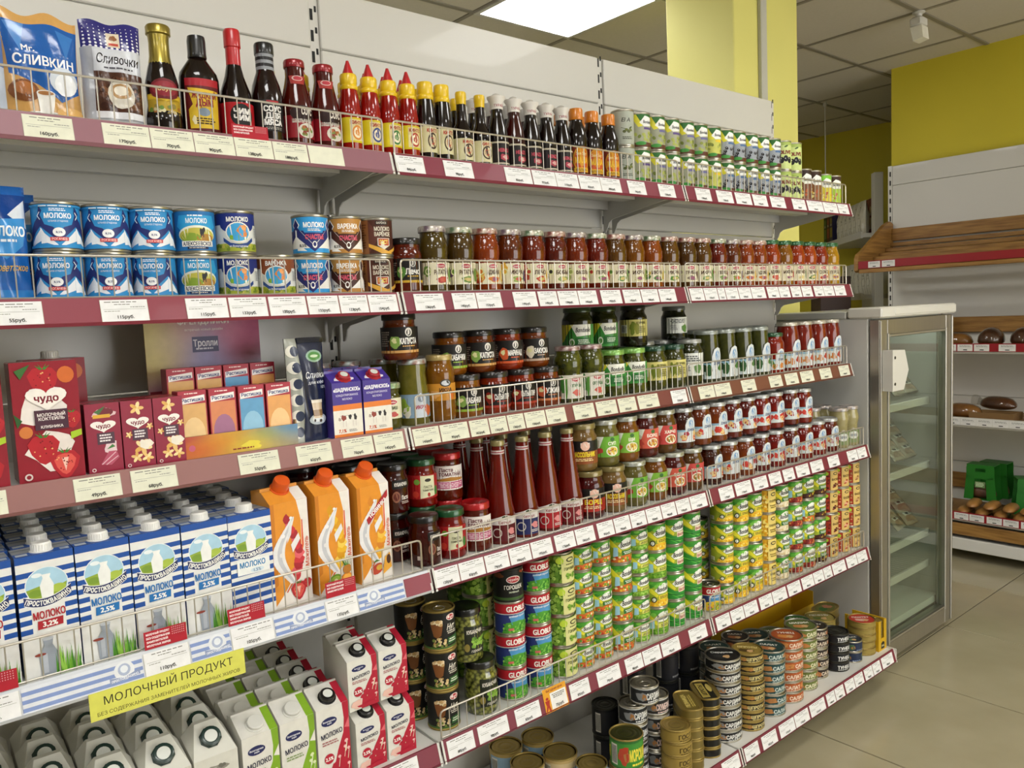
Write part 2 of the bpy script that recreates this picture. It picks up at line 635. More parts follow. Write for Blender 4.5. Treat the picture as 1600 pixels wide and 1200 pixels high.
def wall(name, x0, x1, y0, y1, m=M_YELLOW, z1=CZ + 0.02):
    return structure(name, MB().box(x0, x1, y0, y1, 0, z1).mesh(name, m, False))
wall('wall_far', RX1, RX1 + .12, RY0, RY1)
M_PLASTER = mat('white_plaster', '#a5a29a', 0.7, var=0.04, scale=4, bump=0.03)
wall('wall_back', RX0, RX1, RY1, RY1 + .12, M_PLASTER)
wall('wall_left', RX0 - .12, RX0, RY0, RY1, M_PLASTER)
wall('wall_front', RX0, RX1, RY0 - .12, RY0, M_PLASTER)
wall('wall_right', 4.225, 4.42, RY0, 0.545)
# shop-front glazing added out of view behind the camera; panes glow as front light
M_PANE_GLOW = lamp_mat('window_daylight', (1.0, 0.99, 0.97, 1), WINDOW_STRENGTH)
for n, xc in enumerate((0.95, 2.25, 3.55)):
    fm = MB()
    for a in (-.66, .60):
        fm.box(a, a + .06, -.02, .03, 0.35, 2.6)
    for a in (.35, 2.54):
        fm.box(-.60, .60, -.02, .03, a, a + .06)
    fm.box(-.015, .015, -.005, .02, .41, 2.54)
    w_ = structure('window_%d' % (n + 1), fm.mesh('window_frame', M_ALU, False), (xc, RY0 + .02, 0))
    mesh_obj('pane', MB().box(-.6, -.015, 0, .004, .41, 2.54).mesh('pane', M_PANE_GLOW, False), w_)
    mesh_obj('pane', MB().box(.015, .6, 0, .004, .41, 2.54).mesh('pane', M_PANE_GLOW, False), w_)
# column with a cable duct
colm = structure('wall_column', MB().cbox(1.865, 2.335, 0.085, 0.42, 0, CZ + .02, .004).mesh('column', M_YELLOWCOL, False))
duct = tag(mesh_obj('cable_duct', MB().cbox(2.03, 2.072, 0.066, 0.085, 0, CZ, .003).mesh('cable_duct', mat('duct_plastic', '#b9b8ad', 0.5), False)),
           'pale plastic cable duct running up the yellow column', 'cable duct')

# ceiling sensor and hanging rod
t = thing('motion_sensor', 'white plastic motion sensor on the ceiling near the yellow wall', 'sensor', (3.33, 0.0, CZ))
mesh_obj('mount', MB().lathe([(.0, -.03), (.014, -.03), (.018, -.012), (.03, -.006), (.03, .0), (0, .0)], 14).mesh('mount', M_WHITE), t)
mesh_obj('housing', MB().cbox(-.038, .038, -.03, .03, -.075, -.028, .008).mesh('housing', M_WHITE), t)
mesh_obj('lens', MB().prism_x([(-.036, -.135), (.012, -.145), (.028, -.075), (-.03, -.075)], -.034, .034).mesh('lens', mat('sensor_lens', '#e9e6d8', 0.25)), t)
t = thing('hanging_rod', 'thin white rod hanging from the ceiling behind the top shelf', 'rod', (4.62, 1.2, CZ))
mesh_obj('rod', MB().tube([(0, 0, 0), (0, 0, -.75)], .004, 8).mesh('rod', M_WHITE), t)
mesh_obj('hook', MB().lathe([(0, -.03), (.012, -.026), (.014, -.01), (.01, 0), (0, 0)], 10).mesh('hook', M_WHITE), t)

# ================================================================== THE SHELVING
RAIL = {}
def rail_mat(s, b):
    c = '#741f33'
    if s == 2:
        c = ('#8f605c', '#743832', '#70402f')[b]
    if s == 0:
        c = ('#8a5a64', '#7a2438', '#741f33')[b]
    if (s, b) == (1, 0):
        c = '#842c3c'
    if (s, b) == (3, 0):
        c = '#cfd3da'
    return mat('rail_' + c[1:], c, 0.5, coat=0.05, var=0.05, scale=12)
def panel_mesh(z0, z1):
    return MB().cbox(.013, .987, -.002, .014, z0 + .0015, z1 - .0015, .0025).mesh('back_panel', M_WHITE, False)
seams = [0.0, 0.05, 0.543, 0.94, 1.338, 1.735, 2.132, 2.277]
me_panels = [panel_mesh(a, b) for a, b in zip(seams[1:], seams[2:])]
me_post = MB().box(-.0125, .0125, .006, .05, 0, 2.275).mesh('upright', M_WHITE, False)
sl = MB()
z = 0.3
while z < 2.26:
    sl.box(-.0085, -.0015, .0045, .0062, z, z + .026)
    sl.box(.0035, .0085, .0045, .0062, z + .02, z + .034)
    z += 0.05
me_slots = sl.mesh('slot_strip', M_BLACK, False)
def shelf_mesh(d):
    m = MB()
    m.cbox(.004, .996, -d + .002, -.012, -.007, 0, .0015)
    m.box(.004, .996, -d + .003, -d + .022, -.036, -.0071)
    m.box(.004, .996, -.034, -.014, -.034, -.0071)
    m.box(.004, .012, -d + .022, -.034, -.03, -.0071)
    m.box(.988, .996, -d + .022, -.034, -.03, -.0071)
    m.box(.05, .95, -d * .55, -d * .55 + .05, -.022, -.0071)
    return m.mesh('shelf_board', M_SHELF, False)
def bracket_mesh(d, x):
    yz = [(-.012, -.0072), (-.012, -.105), (-.02, -.105), (-.03, -.09), (-.036, -.075), (-.05, -.066), (-d + .09, -.04), (-d + .024, -.03), (-d + .024, -.0072)]
    return MB().prism_x(yz, x - .0018, x + .0018).mesh('bracket', M_SHELF, False)
def rail_mesh(d, m):
    r = MB()
    yz = [(-d - .0025, .003), (-d - .0145, -.041), (-d - .0115, -.043), (-d + .0015, -.001), (-d + .0015, .003)]
    r.prism_x(yz, .003, .997)
    r.prism_x([(-d - .0165, -.0385), (-d - .0135, -.0445), (-d - .0105, -.0445), (-d - .0125, -.0385)], .003, .997)
    return r.mesh('price_rail', m, False)
me_ends = {d: MB().prism_x([(-d - .0032, .0035), (-d - .0172, -.0448), (-d - .0135, -.0452), (-d + .0005, .0035)], 0, .005).mesh('rail_end', M_WHITE, False) for d in set(D)}
BAYS = []
for b in range(3):
    t = thing('shelving_bay', ['white metal shelving bay on the left, with milk cartons and condensed milk',
                               'middle white metal shelving bay, with jars and green pea cans',
                               'white metal shelving bay at the far end, beside the glass-door fridge'][b], 'shelving', (b - 1.0, 0, 0))
    BAYS.append(t)
    for k in ((0, 1) if b == 2 else (0,)):
        o = mesh_obj('upright', me_post, t, (k, 0, 0))
        mesh_obj('slot_strip', me_slots, o)
    for me in me_panels:
        mesh_obj('back_panel', me, t)
    for s in range(6):
        so = mesh_obj('shelf', shelf_mesh(D[s]), t, (0, 0, Z[s]))
        mesh_obj('price_rail', rail_mesh(D[s], rail_mat(s, b)), so)
        for xe in (.003, .992):
            mesh_obj('rail_end', me_ends[D[s]], so, (xe, 0, 0))
        if s < 5:
            mesh_obj('bracket', bracket_mesh(D[s], .02), so)
            mesh_obj('bracket', bracket_mesh(D[s], .98), so)
    mesh_obj('plinth', MB().box(.004, .996, -.24, -.22, 0.0, .108).box(.004, .02, -.22, -.02, .0, .108).box(.98, .996, -.22, -.02, .0, .108).mesh('plinth', M_SHELF, False), t)
mesh_obj('end_cap', MB().cbox(.9968, 1.0015, -D[5] - .012, -.02, Z[5] - .045, Z[5] + .004, .0012).mesh('end_cap', M_WHITE, False), BAYS[2])

# wire fences along the shelf fronts
me_wire = MB().tube([(0, 0, 0), (0, 0, 1)], .0012, 6).mesh('wire', M_WIRE)
def fence(s, b, x0, x1):
    h = (.074, .074, .070, .070, .066, 0)[s]
    t = thing('wire_fence', 'low wire fence along the front of the %s shelf, %s bay' % (SHELF[s], ['left', 'middle', 'far'][b]),
              'wire fence', (x0, -D[s] + .007, Z[s] + .0005), 0, 'wire fences on the shelf fronts')
    L = x1 - x0
    c = .008
    pts = [(0, 0, .0), (0, 0, h - c), (.0025, 0, h - .0025), (c, 0, h), (L - c, 0, h), (L - .0025, 0, h - .0025), (L, 0, h - c), (L, 0, 0)]
    mesh_obj('top_wire', MB().tube(pts, .0022, 7).mesh('top_wire', M_WIRE), t)
    mesh_obj('bottom_wire', MB().tube([(0, 0, .004), (L, 0, .004)], .0016, 6).mesh('bottom_wire', M_WIRE), t)
    n = round(L / .0245)
    for i in range(1, n):
        o = mesh_obj('wire', me_wire, t, (L * i / n, 0, .001))
        o.scale = (1, 1, h - .001)
for s in (0, 1, 3):
    fence(s, 0, -.985, -.016)
for s in range(5):
    fence(s, 1, .012 if s != 2 else .03, .988)
    fence(s, 2, 1.012, 1.985)

# ================================================================== PRODUCTS: shapes
M_TIN = mat('tin', '#b9b4a6', 0.28, metal=0.9, var=0.05)
M_GOLDTIN = mat('gold_tin', '#a08a4c', 0.42, metal=0.7, var=0.08)
M_DARKTIN = mat('dark_tin', '#3a3a35', 0.3, metal=0.7, var=0.08)
M_BLACKPL = mat('black_plastic', '#111112', 0.3, coat=0.4)
def plastic(c, rough=0.35):
    return mat('plastic_' + c[1:], c, rough, coat=0.35, var=0.04)
def liquid(c, c2=None, scale=40, stretch=None):
    def dk(h):
        q = lin(h)
        m_ = max(q[:3]) or 1
        o = [min(1.0, (v * .62) * (v / m_) ** .18) for v in q[:3]]
        return '#' + ''.join('%02x' % round(255 * (v * 12.92 if v < .0031308 else 1.055 * v ** (1 / 2.4) - .055)) for v in o)
    c, c2 = dk(c), dk(c2) if c2 else None
    return mat('contents_' + c[1:] + (c2 or '')[1:] + str(scale), c, 0.2, coat=0.8, col2=c2, scale=scale, stretch=stretch, detail=2, coatr=0.015, spec=0.15)
def lid_mat(c, c2=None):
    return mat('lid_' + c[1:] + (c2 or '')[1:], c, 0.3, metal=0.25, coat=0.5, col2=c2, scale=70)

def can(name, look, r, h, art, tin=None, top=None, lid_h=None, ring=True, cat='can', label_z=(.0055, None), ink=None):
    tin = tin or M_TIN
    z0 = label_z[0]
    z1 = h - .0055 if label_z[1] is None else label_z[1]
    b = MB().lathe([(0, .002), (r - .005, .002), (r - .003, 0), (r - .0006, .0006), (r, .002), (r, .0038), (r - .0014, .0052), (r - .0014, h - .0052),
                    (r, h - .0038), (r, h - .0012), (r - .0012, h), (r - .0028, h - .0006), (r - .0036, h - .0042)], 28).mesh('can_body', tin)
    a = Art()
    art(a, r - .0012, z1 - z0)
    a.crop(-FULL * r, 0, FULL * r, z1 - z0)
    lab = a.mesh('label', on_cyl(r - .0012, z0), ink or INK, du=PI * r / 12)
    rr = r - .0036
    l = MB().lathe([(rr, h - .0040), (rr * .92, h - .0040), (rr * .89, h - .0032), (rr * .76, h - .0032), (rr * .72, h - .0039), (rr * .62, h - .0039), (rr * .59, h - .0032), (rr * .46, h - .0032), (rr * .43, h - .0038), (rr * .34, h - .0038), (rr * .31, h - .0032), (0, h - .0032)], 28).mesh('lid', top or tin)
    parts = [('body', b), ('label', lab)]
    if ring:
        g = MB()
        pts = [(r * .34 * math.cos(t), r * .34 * math.sin(t) - r * .25, h - .0018) for t in [2 * PI * i / 12 for i in range(13)]]
        g.tube(pts, .0011, 5)
        g.box(-.003, .003, r * .08, r * .3, h - .0028, h - .0012)
        parts.append(('lid', l, ('pull_ring', g.mesh('pull_ring', M_TIN))))
    else:
        parts.append(('lid', l))
    return Kind(name, cat, look, parts, r, h)

def jar(name, look, r, h, content, lid, art=None, lz=(.02, .07), neck=.86, lid_h=.014, shape='plain', cat='jar', lid2=None):
    hb = h - lid_h
    rn = r * neck
    if shape == 'plain':
        pr = [(0, .003), (r * .7, .001), (r - .004, 0), (r - .001, .002), (r, .006), (r, hb - .026), (r - .001, hb - .019), (r - .005, hb - .012), (rn - .001, hb - .006), (rn - .001, hb + .004), (0, hb + .004)]
    elif shape == 'waist':
        q = lz[1] + .002
        pr = [(0, .003), (r * .7, .001), (r - .004, 0), (r - .001, .003), (r, .007), (r, q), (r - .0022, q + .006), (r - .0026, q + .012), (r - .0012, q + .02),
              (r - .0012, hb - .034), (r - .003, hb - .026), (rn + .0006, hb - .016), (rn - .002, hb - .009), (rn - .001, hb + .004), (0, hb + .004)]
    elif shape == 'hour':
        pr = [(0, .003), (r * .7, .001), (r - .004, 0), (r, .006), (r, h * .30), (r - .004, h * .36), (r - .0058, h * .44), (r - .0048, h * .56), (r - .0008, h * .68),
              (r - .0004, hb - .03), (r - .003, hb - .02), (rn - .001, hb - .008), (rn - .001, hb + .004), (0, hb + .004)]
    elif shape == 'cone':
        pr = [(0, .003), (r * .7, .001), (r - .004, 0), (r, .005), (r, h * .42), (r - .002, h * .52), (r - .0065, hb - .022), (rn, hb - .010), (rn - .001, hb + .004), (0, hb + .004)]
    elif shape == 'belly':
        pr = [(0, .003), (r * .65, .001), (r - .006, 0), (r - .002, .004), (r, .014), (r, h * .42), (r - .003, h * .48), (r - .0035, h * .52), (r - .0005, h * .6), (r - .0005, hb - .022),
              (r - .006, hb - .012), (rn - .001, hb - .006), (rn - .001, hb + .004), (0, hb + .004)]
    b = MB().lathe(pr, 28).mesh('jar_body', content)
    rl = rn + .0016
    lm = MB().lathe([(rl - .001, hb - .0005), (rl, hb + .0005), (rl, hb + lid_h - .003), (rl - .0018, hb + lid_h - .0004), (rl - .004, hb + lid_h), (rl - .006, hb + lid_h - .0012), (0, hb + lid_h - .0006)], 28).mesh('lid', lid)
    parts = [('jar', b), ('lid', lm)]
    if art:
        a = Art()
        art(a, r, lz[1] - lz[0])
        a.crop(-FULL * r, 0, FULL * r, (lz[1] - lz[0]) * 1.06)
        parts.append(('label', a.mesh('label', on_cyl(r, lz[0]), None, du=PI * r / 12)))
    return Kind(name, cat, look, parts, r, h)

def bottle(name, look, prof, content, cap_prof, cap, art=None, lz=(.02, .07), lr=None, extra=(), sy=1.0, cat='bottle', capname='cap'):
    r = max(p[0] for p in prof)
    b = MB().lathe(prof, 24, None, sy).mesh('bottle_body', content)
    parts = [('bottle', b), (capname, MB().lathe(cap_prof, 20).mesh(capname, cap))]
    if art:
        a = Art()
        art(a, lr or r, lz[1] - lz[0])
        parts.append(('label', a.mesh('label', on_cyl(lr or r, lz[0], sy), None, du=PI * r / 12)))
    for n, me in extra:
        parts.append((n, me))
    return Kind(name, cat, look, parts, r, cap_prof[-1][1])

def pouch(name, look, w, h, d, art, base, top_seal=.02, cat='bag', wav=0.0, seed=1):
    """filled bag: flat at the seals, full in the middle"""
    rr = random.Random(seed)
    ph = [rr.uniform(0, 6) for _ in range(6)]
    def prof(x, y):
        u, v = 2 * x / w, y / h
        e = max(0.0, 1 - abs(u) ** 3.2) ** .6
        g = max(0.0, min(1.0, (1 - v) / .38)) ** .8 * (.82 + .18 * min(1, v / .2))
        q = d / 2 * e * g
        return q * (1 + .1 * math.sin(9 * u + ph[0] + 5 * v) * g + .07 * math.sin(17 * v + ph[1] + 3 * u))
    def front(x, y):
        xs = x * (1 - .05 * math.sin(PI * min(1, y / h)))
        e = w * .01
        p0 = Vector((xs, -prof(x, y) - .0012, y + wav * math.sin(5 * x / w * 2 + ph[2]) * (y / h) ** 6))
        nx = (prof(x + e, y) - prof(x - e, y)) / (2 * e)
        ny = (prof(x, min(h, y + e)) - prof(x, max(0, y - e))) / (2 * e)
        n = Vector((-nx * -1 * -1, -1, ny * -1 * -1))
        n = Vector((-nx, -1.0, -ny))
        n.normalize()
        return tuple(p0), tuple((n.x * 1.0, n.y, n.z))
    N, K = 20, 28
    m = MB()
    for sgn in (-1, 1):
        v, f = [], []
        for j in range(K + 1):
            for i in range(N + 1):
                x, y = -w / 2 + w * i / N, h * j / K
                p, n = front(x, y)
                v.append((p[0], p[1] if sgn < 0 else -p[1], p[2]))
        for j in range(K):
            for i in range(N):
                a = j * (N + 1) + i
                q = (a, a + 1, a + N + 2, a + N + 1)
                f.append(q if sgn < 0 else q[::-1])
        m.add(v, f)
    bm = m.mesh('bag_body', base, True, 60)
    a = Art()
    art(a, w, h)
    a.crop(-w / 2, 0, w / 2, h)
    G = [[front(-w / 2 + w * i / N, h * j / K) for i in range(N + 1)] for j in range(K + 1)]
    def ff(x, y):
        fi, fj = min(N - 1e-6, max(0, (x + w / 2) / w * N)), min(K - 1e-6, max(0, y / h * K))
        i, j = int(fi), int(fj)
        u, v = fi - i, fj - j
        q = [(G[j][i], (1 - u) * (1 - v)), (G[j][i + 1], u * (1 - v)), (G[j + 1][i + 1], u * v), (G[j + 1][i], (1 - u) * v)]
        return tuple(sum(g[0][c] * k for g, k in q) for c in range(3)), tuple(sum(g[1][c] * k for g, k in q) for c in range(3))
    return Kind(name, cat, look, [('bag', bm), ('print', a.mesh('bag_print', ff, INK_FILM, du=w / N, dv=h / K, step=1.2e-4, cut_letters=True))], w / 2, h)

def carton(name, look, w, h, d, art, base, slope=0.0, hb=None, cap=None, cap_y=0.0, cap_r=.014, cap_h=.014, side=None, cat='carton', cap_shape='round', top=None, cx=0.0, chamfer=0.0, topart=None, flat_top=None):
    """drink carton; the front face looks along -y; slope > 0 gives a sloping top panel"""
    yf, yb = -d / 2, d / 2
    if slope > 0:
        yz = [(yf, 0), (yb, 0), (yb, hb), (yf + slope, hb), (yf, h)]
        # outline seen from +x must run counter-clockwise
        m = MB().prism_x(yz, -w / 2, w / 2)
        m.box(-w / 2, w / 2, yf + slope + .004, yf + slope + .008, hb, hb + .006)
    elif chamfer > 0:
        c = chamfer
        lo = [(-w / 2, yf), (w / 2, yf), (w / 2, yb), (-w / 2, yb)]
        m = MB().prism_z(lo, 0, h - .001)
    else:
        m = MB().cbox(-w / 2, w / 2, yf, yb, 0, h, .0012)
    parts = [('box', m.mesh('carton_box', base, False))]
    a = Art()
    art(a, w, h)
    a.crop(-w / 2, 0, w / 2, h)
    parts.append(('print', a.mesh('front_print', on_front(yf), None)))
    if side:
        a = Art()
        side(a, d, h)
        f = lambda x, y: ((-w / 2, -x, y), (-1.0, 0.0, 0.0))
        parts.append(('side_print', a.mesh('side_print', f, None)))
    if topart:
        a = Art()
        topart(a, w, d)
        if slope > 0:
            L = math.hypot(slope, hb - h)
            ny, nz = -(hb - h) / L, slope / L
            f = lambda x, y: ((x, yf + slope * y / L, h + (hb - h) * y / L), (0.0, ny, nz))
        else:
            f = on_top(h)
        parts.append(('top_print', a.mesh('top_print', f, None)))
    if flat_top:
        a = Art()
        a.rect(-w / 2, yf + slope + .009, w / 2, yb, '#c9c7be').rect(w * .2, yf + slope + .009, w / 2, yb, flat_top).small(-w * .4, yf + slope + .011, w * .1, yf + slope + .016, 1, '#8a8a84', 3)
        parts.append(('top_fold_print', a.mesh('top_fold_print', on_top(hb), None)))
    if cap:
        n = 18
        pr = [(cap_r, 0), (cap_r, cap_h * .85), (cap_r - .0015, cap_h), (0, cap_h)]
        pr0 = [(cap_r + .003, -.001), (cap_r + .003, .0015), (cap_r, .002)]
        Mx = None
        if slope > 0:
            ang = math.atan2(hb - h, slope)
            zc = h + (hb - h) * (cap_y - yf) / slope
            Mx = Matrix.Translation((cx, cap_y, zc)) @ Matrix.Rotation(ang, 4, 'X')
        else:
            Mx = Matrix.Translation((cx, cap_y, h))
        g = MB().lathe(pr0, n, Mx).lathe(pr, n, Mx)
        if slope == 0 and cap_shape == 'round':
            for i in range(24):
                t = 2 * PI * i / 24
                g.box(-.0007, .0007, cap_r - .0003, cap_r + .0007, .002, cap_h * .82, Mx @ Matrix.Rotation(t, 4, 'Z'))
        q = ('cap', g.mesh('cap', cap))
        if cap_shape == 'disc':
            dk = MB().lathe([(cap_r * .62, cap_h + .0001), (cap_r * .62, cap_h + .0006), (0, cap_h + .0006)], 18, Mx).mesh('cap_disc', plastic('#d9dcd6'))
            q = q + (('disc', dk),)
        parts.append(q)
    return Kind(name, cat, look, parts, w / 2, h)

# ================================================================== PRODUCTS: printed artwork
FULL = PI * 0.999
def wrap(a, r, H, col):
    a.rect(-FULL * r, 0, FULL * r, H, col)

# ---- condensed milk cans
def art_condensed(main, dark, word, sub, badge):
    def f(a, r, H):
        wrap(a, r, H, main)
        for c in (-1.55, 0.0, 1.55, 3.1):                     # diamond pattern all round
            x = c * r
            e = .78 * r
            a.poly([(x - e, H * .5), (x, H * .14), (x, H * .36), (x - e, H * .78)], dark)
            a.poly([(x, H * .14), (x + e, H * .5), (x + e, H * .78), (x, H * .36)], dark)
            a.poly([(x - e, H * .10), (x - e * .45, H * .12), (x - e * .95, H * .46), (x - e, H * .46)], '#e9edf1')
            a.poly([(x - e * .98, H * .16), (x - .02 * r, H * .02), (x - e * .1, H * .08), (x - e * .98, H * .42)], '#e4e8ee')
            a.poly([(x + e * .98, H * .16), (x + .02 * r, H * .02), (x + e * .1, H * .08), (x + e * .98, H * .42)], '#e4e8ee')
            a.poly([(x - e, H * .96), (x - e * .72, H * .8), (x - e, H * .64), (x - e * 1.1, H * .8)], dark)
        a.poly([(-.58 * r, H * .92), (-.74 * r, H * .76), (-.56 * r, H * .54), (0, H * .44), (.56 * r, H * .54), (.74 * r, H * .76), (.58 * r, H * .92)], main)
        a.small(-.36 * r, H * .84, .36 * r, H * .92, 2, '#e9eef4', 3)
        a.text(word, 0, H * .74, H * .115, '#f4f7fa', 1.1 * r, .03)
        a.text(sub, 0, H * .615, H * .04, '#e2ebf3', .8 * r)
        a.line(-.86 * r, H * .74, -.74 * r, H * .83, .0012, '#f0f3f6').line(-.86 * r, H * .74, -.74 * r, H * .65, .0012, '#f0f3f6')
        a.line(.86 * r, H * .74, .74 * r, H * .83, .0012, '#f0f3f6').line(.86 * r, H * .74, .74 * r, H * .65, .0012, '#f0f3f6')
        a.ell(0, H * .36, .25 * r, H * .105, '#f1f2f2')
        a.text(badge, 0, H * .36, H * .05, dark, .3 * r, .02)
        a.rect(-.36 * r, H * .16, .36 * r, H * .245, '#c5484c').text('РОГАЧЕВ', 0, H * .203, H * .05, '#f4dcd8', .6 * r)
        a.rect(-FULL * r, H * .0, FULL * r, H * .06, main).rect(-FULL * r, H * .95, FULL * r, H, main)
        a.small(-.9 * r, H * .94, .9 * r, H * .985, 1, '#dce8f2', 5)
    return f
def art_meadow(a, r, H):
    wrap(a, r, H, '#1f6cab')
    a.poly([(-.9 * r, H * .9), (.9 * r, H * .9), (1.05 * r, H * .62), (.8 * r, H * .5), (-.8 * r, H * .5), (-1.05 * r, H * .62)], '#2f9bd3')
    a.text('МОЛОКО', 0, H * .76, H * .125, '#eef4f7', 1.05 * r, .02)
    a.small(-.55 * r, H * .86, .55 * r, H * .92, 1, '#e8f1f4', 2)
    a.ell(0, H * .4, .95 * r, H * .24, '#e3e6d2', 22)
    a.ell(0, H * .38, .9 * r, H * .2, '#b9b24a', 22).ell(-.35 * r, H * .33, .5 * r, H * .12, '#7f9a33').ell(.4 * r, H * .32, .45 * r, H * .1, '#a87a2f')
    a.blob(.22 * r, H * .47, .1 * r, H * .1, '#1b1b1c', 4).ell(.33 * r, H * .53, .06 * r, H * .06, '#1b1b1c')
    a.rect(.14 * r, H * .33, .18 * r, H * .45, '#1b1b1c').rect(.27 * r, H * .33, .31 * r, H * .45, '#1b1b1c')
    a.rect(-.78 * r, H * .1, .78 * r, H * .24, '#f2f1e9').text('АЛЕКСЕЕВСКОЕ', 0, H * .17, H * .1, '#17244e', 1.45 * r, .03)
    a.rect(-.5 * r, H * .03, .5 * r, H * .09, '#17244e').small(-.45 * r, H * .045, .45 * r, H * .078, 1, '#d9d9d0', 3)
def art_village(top, word):
    def f(a, r, H):
        wrap(a, r, H, '#d8dad6')
        a.rect(-FULL * r, H * .7, FULL * r, H, top)
        a.ell(0, H * .7, .95 * r, H * .24, top, 20)
        a.rect(-FULL * r, 0, FULL * r, H * .2, '#a3ad3a')
        a.dots(-1.5 * r, 0, 1.5 * r, H * .22, 40, .003, ['#8a9b2c', '#c2b951', '#6f8426'], 3)
        a.text(word, 0, H * .84, H * .12, '#f2f2ee', 1.1 * r, .03)
        a.ell(0, H * .5, .62 * r, H * .27, '#eceae2', 20).ell(0, H * .5, .56 * r, H * .24, '#3d9cd2', 20)
        a.poly([(-.52 * r, H * .42), (.52 * r, H * .42), (.4 * r, H * .3), (0, H * .26), (-.4 * r, H * .3)], '#79a733')
        a.blob(.2 * r, H * .53, .26 * r, H * .15, '#d7833a', 5).blob(.28 * r, H * .62, .12 * r, H * .08, '#e7a15a', 8)
        a.poly([(-.75 * r, H * .36), (-.4 * r, H * .22), (0, H * .18), (.4 * r, H * .22), (.75 * r, H * .36), (.75 * r, H * .26), (.4 * r, H * .12), (0, H * .08), (-.4 * r, H * .12), (-.75 * r, H * .26)], '#20407f')
        a.text('из Вологодчины', 0, H * .13, H * .055, '#e7ebf0', .9 * r)
        a.small(.9 * r, H * .35, 1.5 * r, H * .62, 6, '#8b8f92', 4)
    return f
def art_happy(main, dark, word):
    def f(a, r, H):
        wrap(a, r, H, '#eceae4')
        a.rect(-FULL * r, H * .62, FULL * r, H, main).rect(-FULL * r, 0, FULL * r, H * .12, main)
        for c in (-.0, 2.1, -2.1):
            x = c * r
            a.poly([(x - 1.0 * r, H * .75), (x, H * .18), (x + 1.0 * r, H * .75), (x + 1.0 * r, H * .45), (x, H * .02), (x - 1.0 * r, H * .45)], dark)
            a.poly([(x - .75 * r, H * .62), (x, H * .2), (x + .75 * r, H * .62)], dark)
            a.poly([(x - 1.0 * r, H * .28), (x - 1.0 * r, H * .06), (x - .4 * r, H * .04)], '#eceae4')
            a.poly([(x - 1.05 * r, H * .98), (x - .78 * r, H * .78), (x - 1.05 * r, H * .58), (x - 1.32 * r, H * .78)], '#f0eeea')
            a.poly([(x - 1.05 * r, H * .94), (x - .84 * r, H * .78), (x - 1.05 * r, H * .62), (x - 1.26 * r, H * .78)], dark)
        a.poly([(-.6 * r, H * .96), (-.78 * r, H * .78), (-.5 * r, H * .56), (.5 * r, H * .56), (.78 * r, H * .78), (.6 * r, H * .96)], main)
        a.text(word, .05 * r, H * .78, H * .14, '#f6f4ef', 1.2 * r, .035)
        a.small(-.4 * r, H * .6, .5 * r, H * .68, 2, '#e8e4da', 6)
        a.text('СЧАСТЬЕ', .05 * r, H * .44, H * .13, '#d4566d', 1.05 * r, .045)
        a.ell(.02 * r, H * .22, .13 * r, H * .1, '#f0eee8').ell(.02 * r, H * .23, .08 * r, H * .06, dark)
        a.text('8,5%', -.62 * r, H * .2, H * .08, '#26262a', .4 * r, .02)
    return f
def art_boiled(a, r, H):
    wrap(a, r, H, '#4a2418')
    a.rect(-1.9 * r, 0, -.62 * r, H, '#8a5a34').small(-1.5 * r, H * .15, -.75 * r, H * .9, 10, '#5a3318', 4)
    a.poly([(-.62 * r, H), (.0, H * .5), (-.62 * r, 0)], '#5d3226')
    a.poly([(-.62 * r, H * .2), (.1 * r, H * .0), (.9 * r, H * .0), (-.62 * r, H * .3)], '#d9a43e')
    a.poly([(.2 * r, 0), (1.5 * r, H * .28), (1.5 * r, H * .16), (.6 * r, 0)], '#d9a43e')
    a.rect(-.2 * r, H * .86, .55 * r, H * .97, '#22140f').text('ВАРЁНОЕ', .17 * r, H * .915, H * .06, '#d8cdbd', .6 * r)
    a.text('МОЛОКО', .2 * r, H * .74, H * .12, '#ece2cf', .95 * r, .02)
    a.text('ВАРЁНОЕ', .2 * r, H * .58, H * .12, '#ece2cf', .95 * r, .02)
    a.poly([(-.12 * r, H * .46), (.62 * r, H * .46), (.62 * r, H * .24), (.25 * r, H * .12), (-.12 * r, H * .24)], '#d8cfc0')
    a.rect(-.06 * r, H * .24, .56 * r, H * .44, '#b53421').text('ГОСТ', .25 * r, H * .34, H * .12, '#e8d86c', .5 * r, .04)

# ---- vegetable labels
RED_OVAL = '#b3313c'
def oval_logo(a, x, y, w, h, txt='погребок'):
    a.ell(x, y, w, h, '#efe7df', 18).ell(x, y, w * .9, h * .82, RED_OVAL, 18).text(txt, x, y, h * .55, '#f3e2dc', w * 1.5, .02)
def art_ratatouille(word, veg, seed):
    def f(a, r, H):
        a.rect(-1.75 * r, 0, 1.75 * r, H, '#e6dfc0')
        rr = random.Random(seed)
        for k in range(5):
            a.blob(rr.uniform(-1.6, -.45) * r, rr.uniform(.2, .85) * H, .24 * r, H * .2, rr.choice(veg), seed * 7 + k)
        for k in range(2):
            a.ell(-1.0 * r + .5 * r * k, H * (.3 + .3 * k), .2 * r, H * .16, '#dfe2a8').ell(-1.0 * r + .5 * r * k, H * (.3 + .3 * k), .13 * r, H * .1, veg[0])
        oval_logo(a, .35 * r, H * .84, .34 * r, H * .12)
        a.text(word, .36 * r, H * .56, H * .2, '#4a2b1c', .95 * r, .03)
        a.blob(.4 * r, H * .22, .4 * r, H * .14, rr.choice(veg), seed + 3).blob(.45 * r, H * .22, .25 * r, H * .09, rr.choice(['#c9b46a', '#c2523a', '#8c4a63']), seed + 4)
        a.blob(1.2 * r, H * .4, .3 * r, H * .3, rr.choice(veg), seed + 9)
    return f
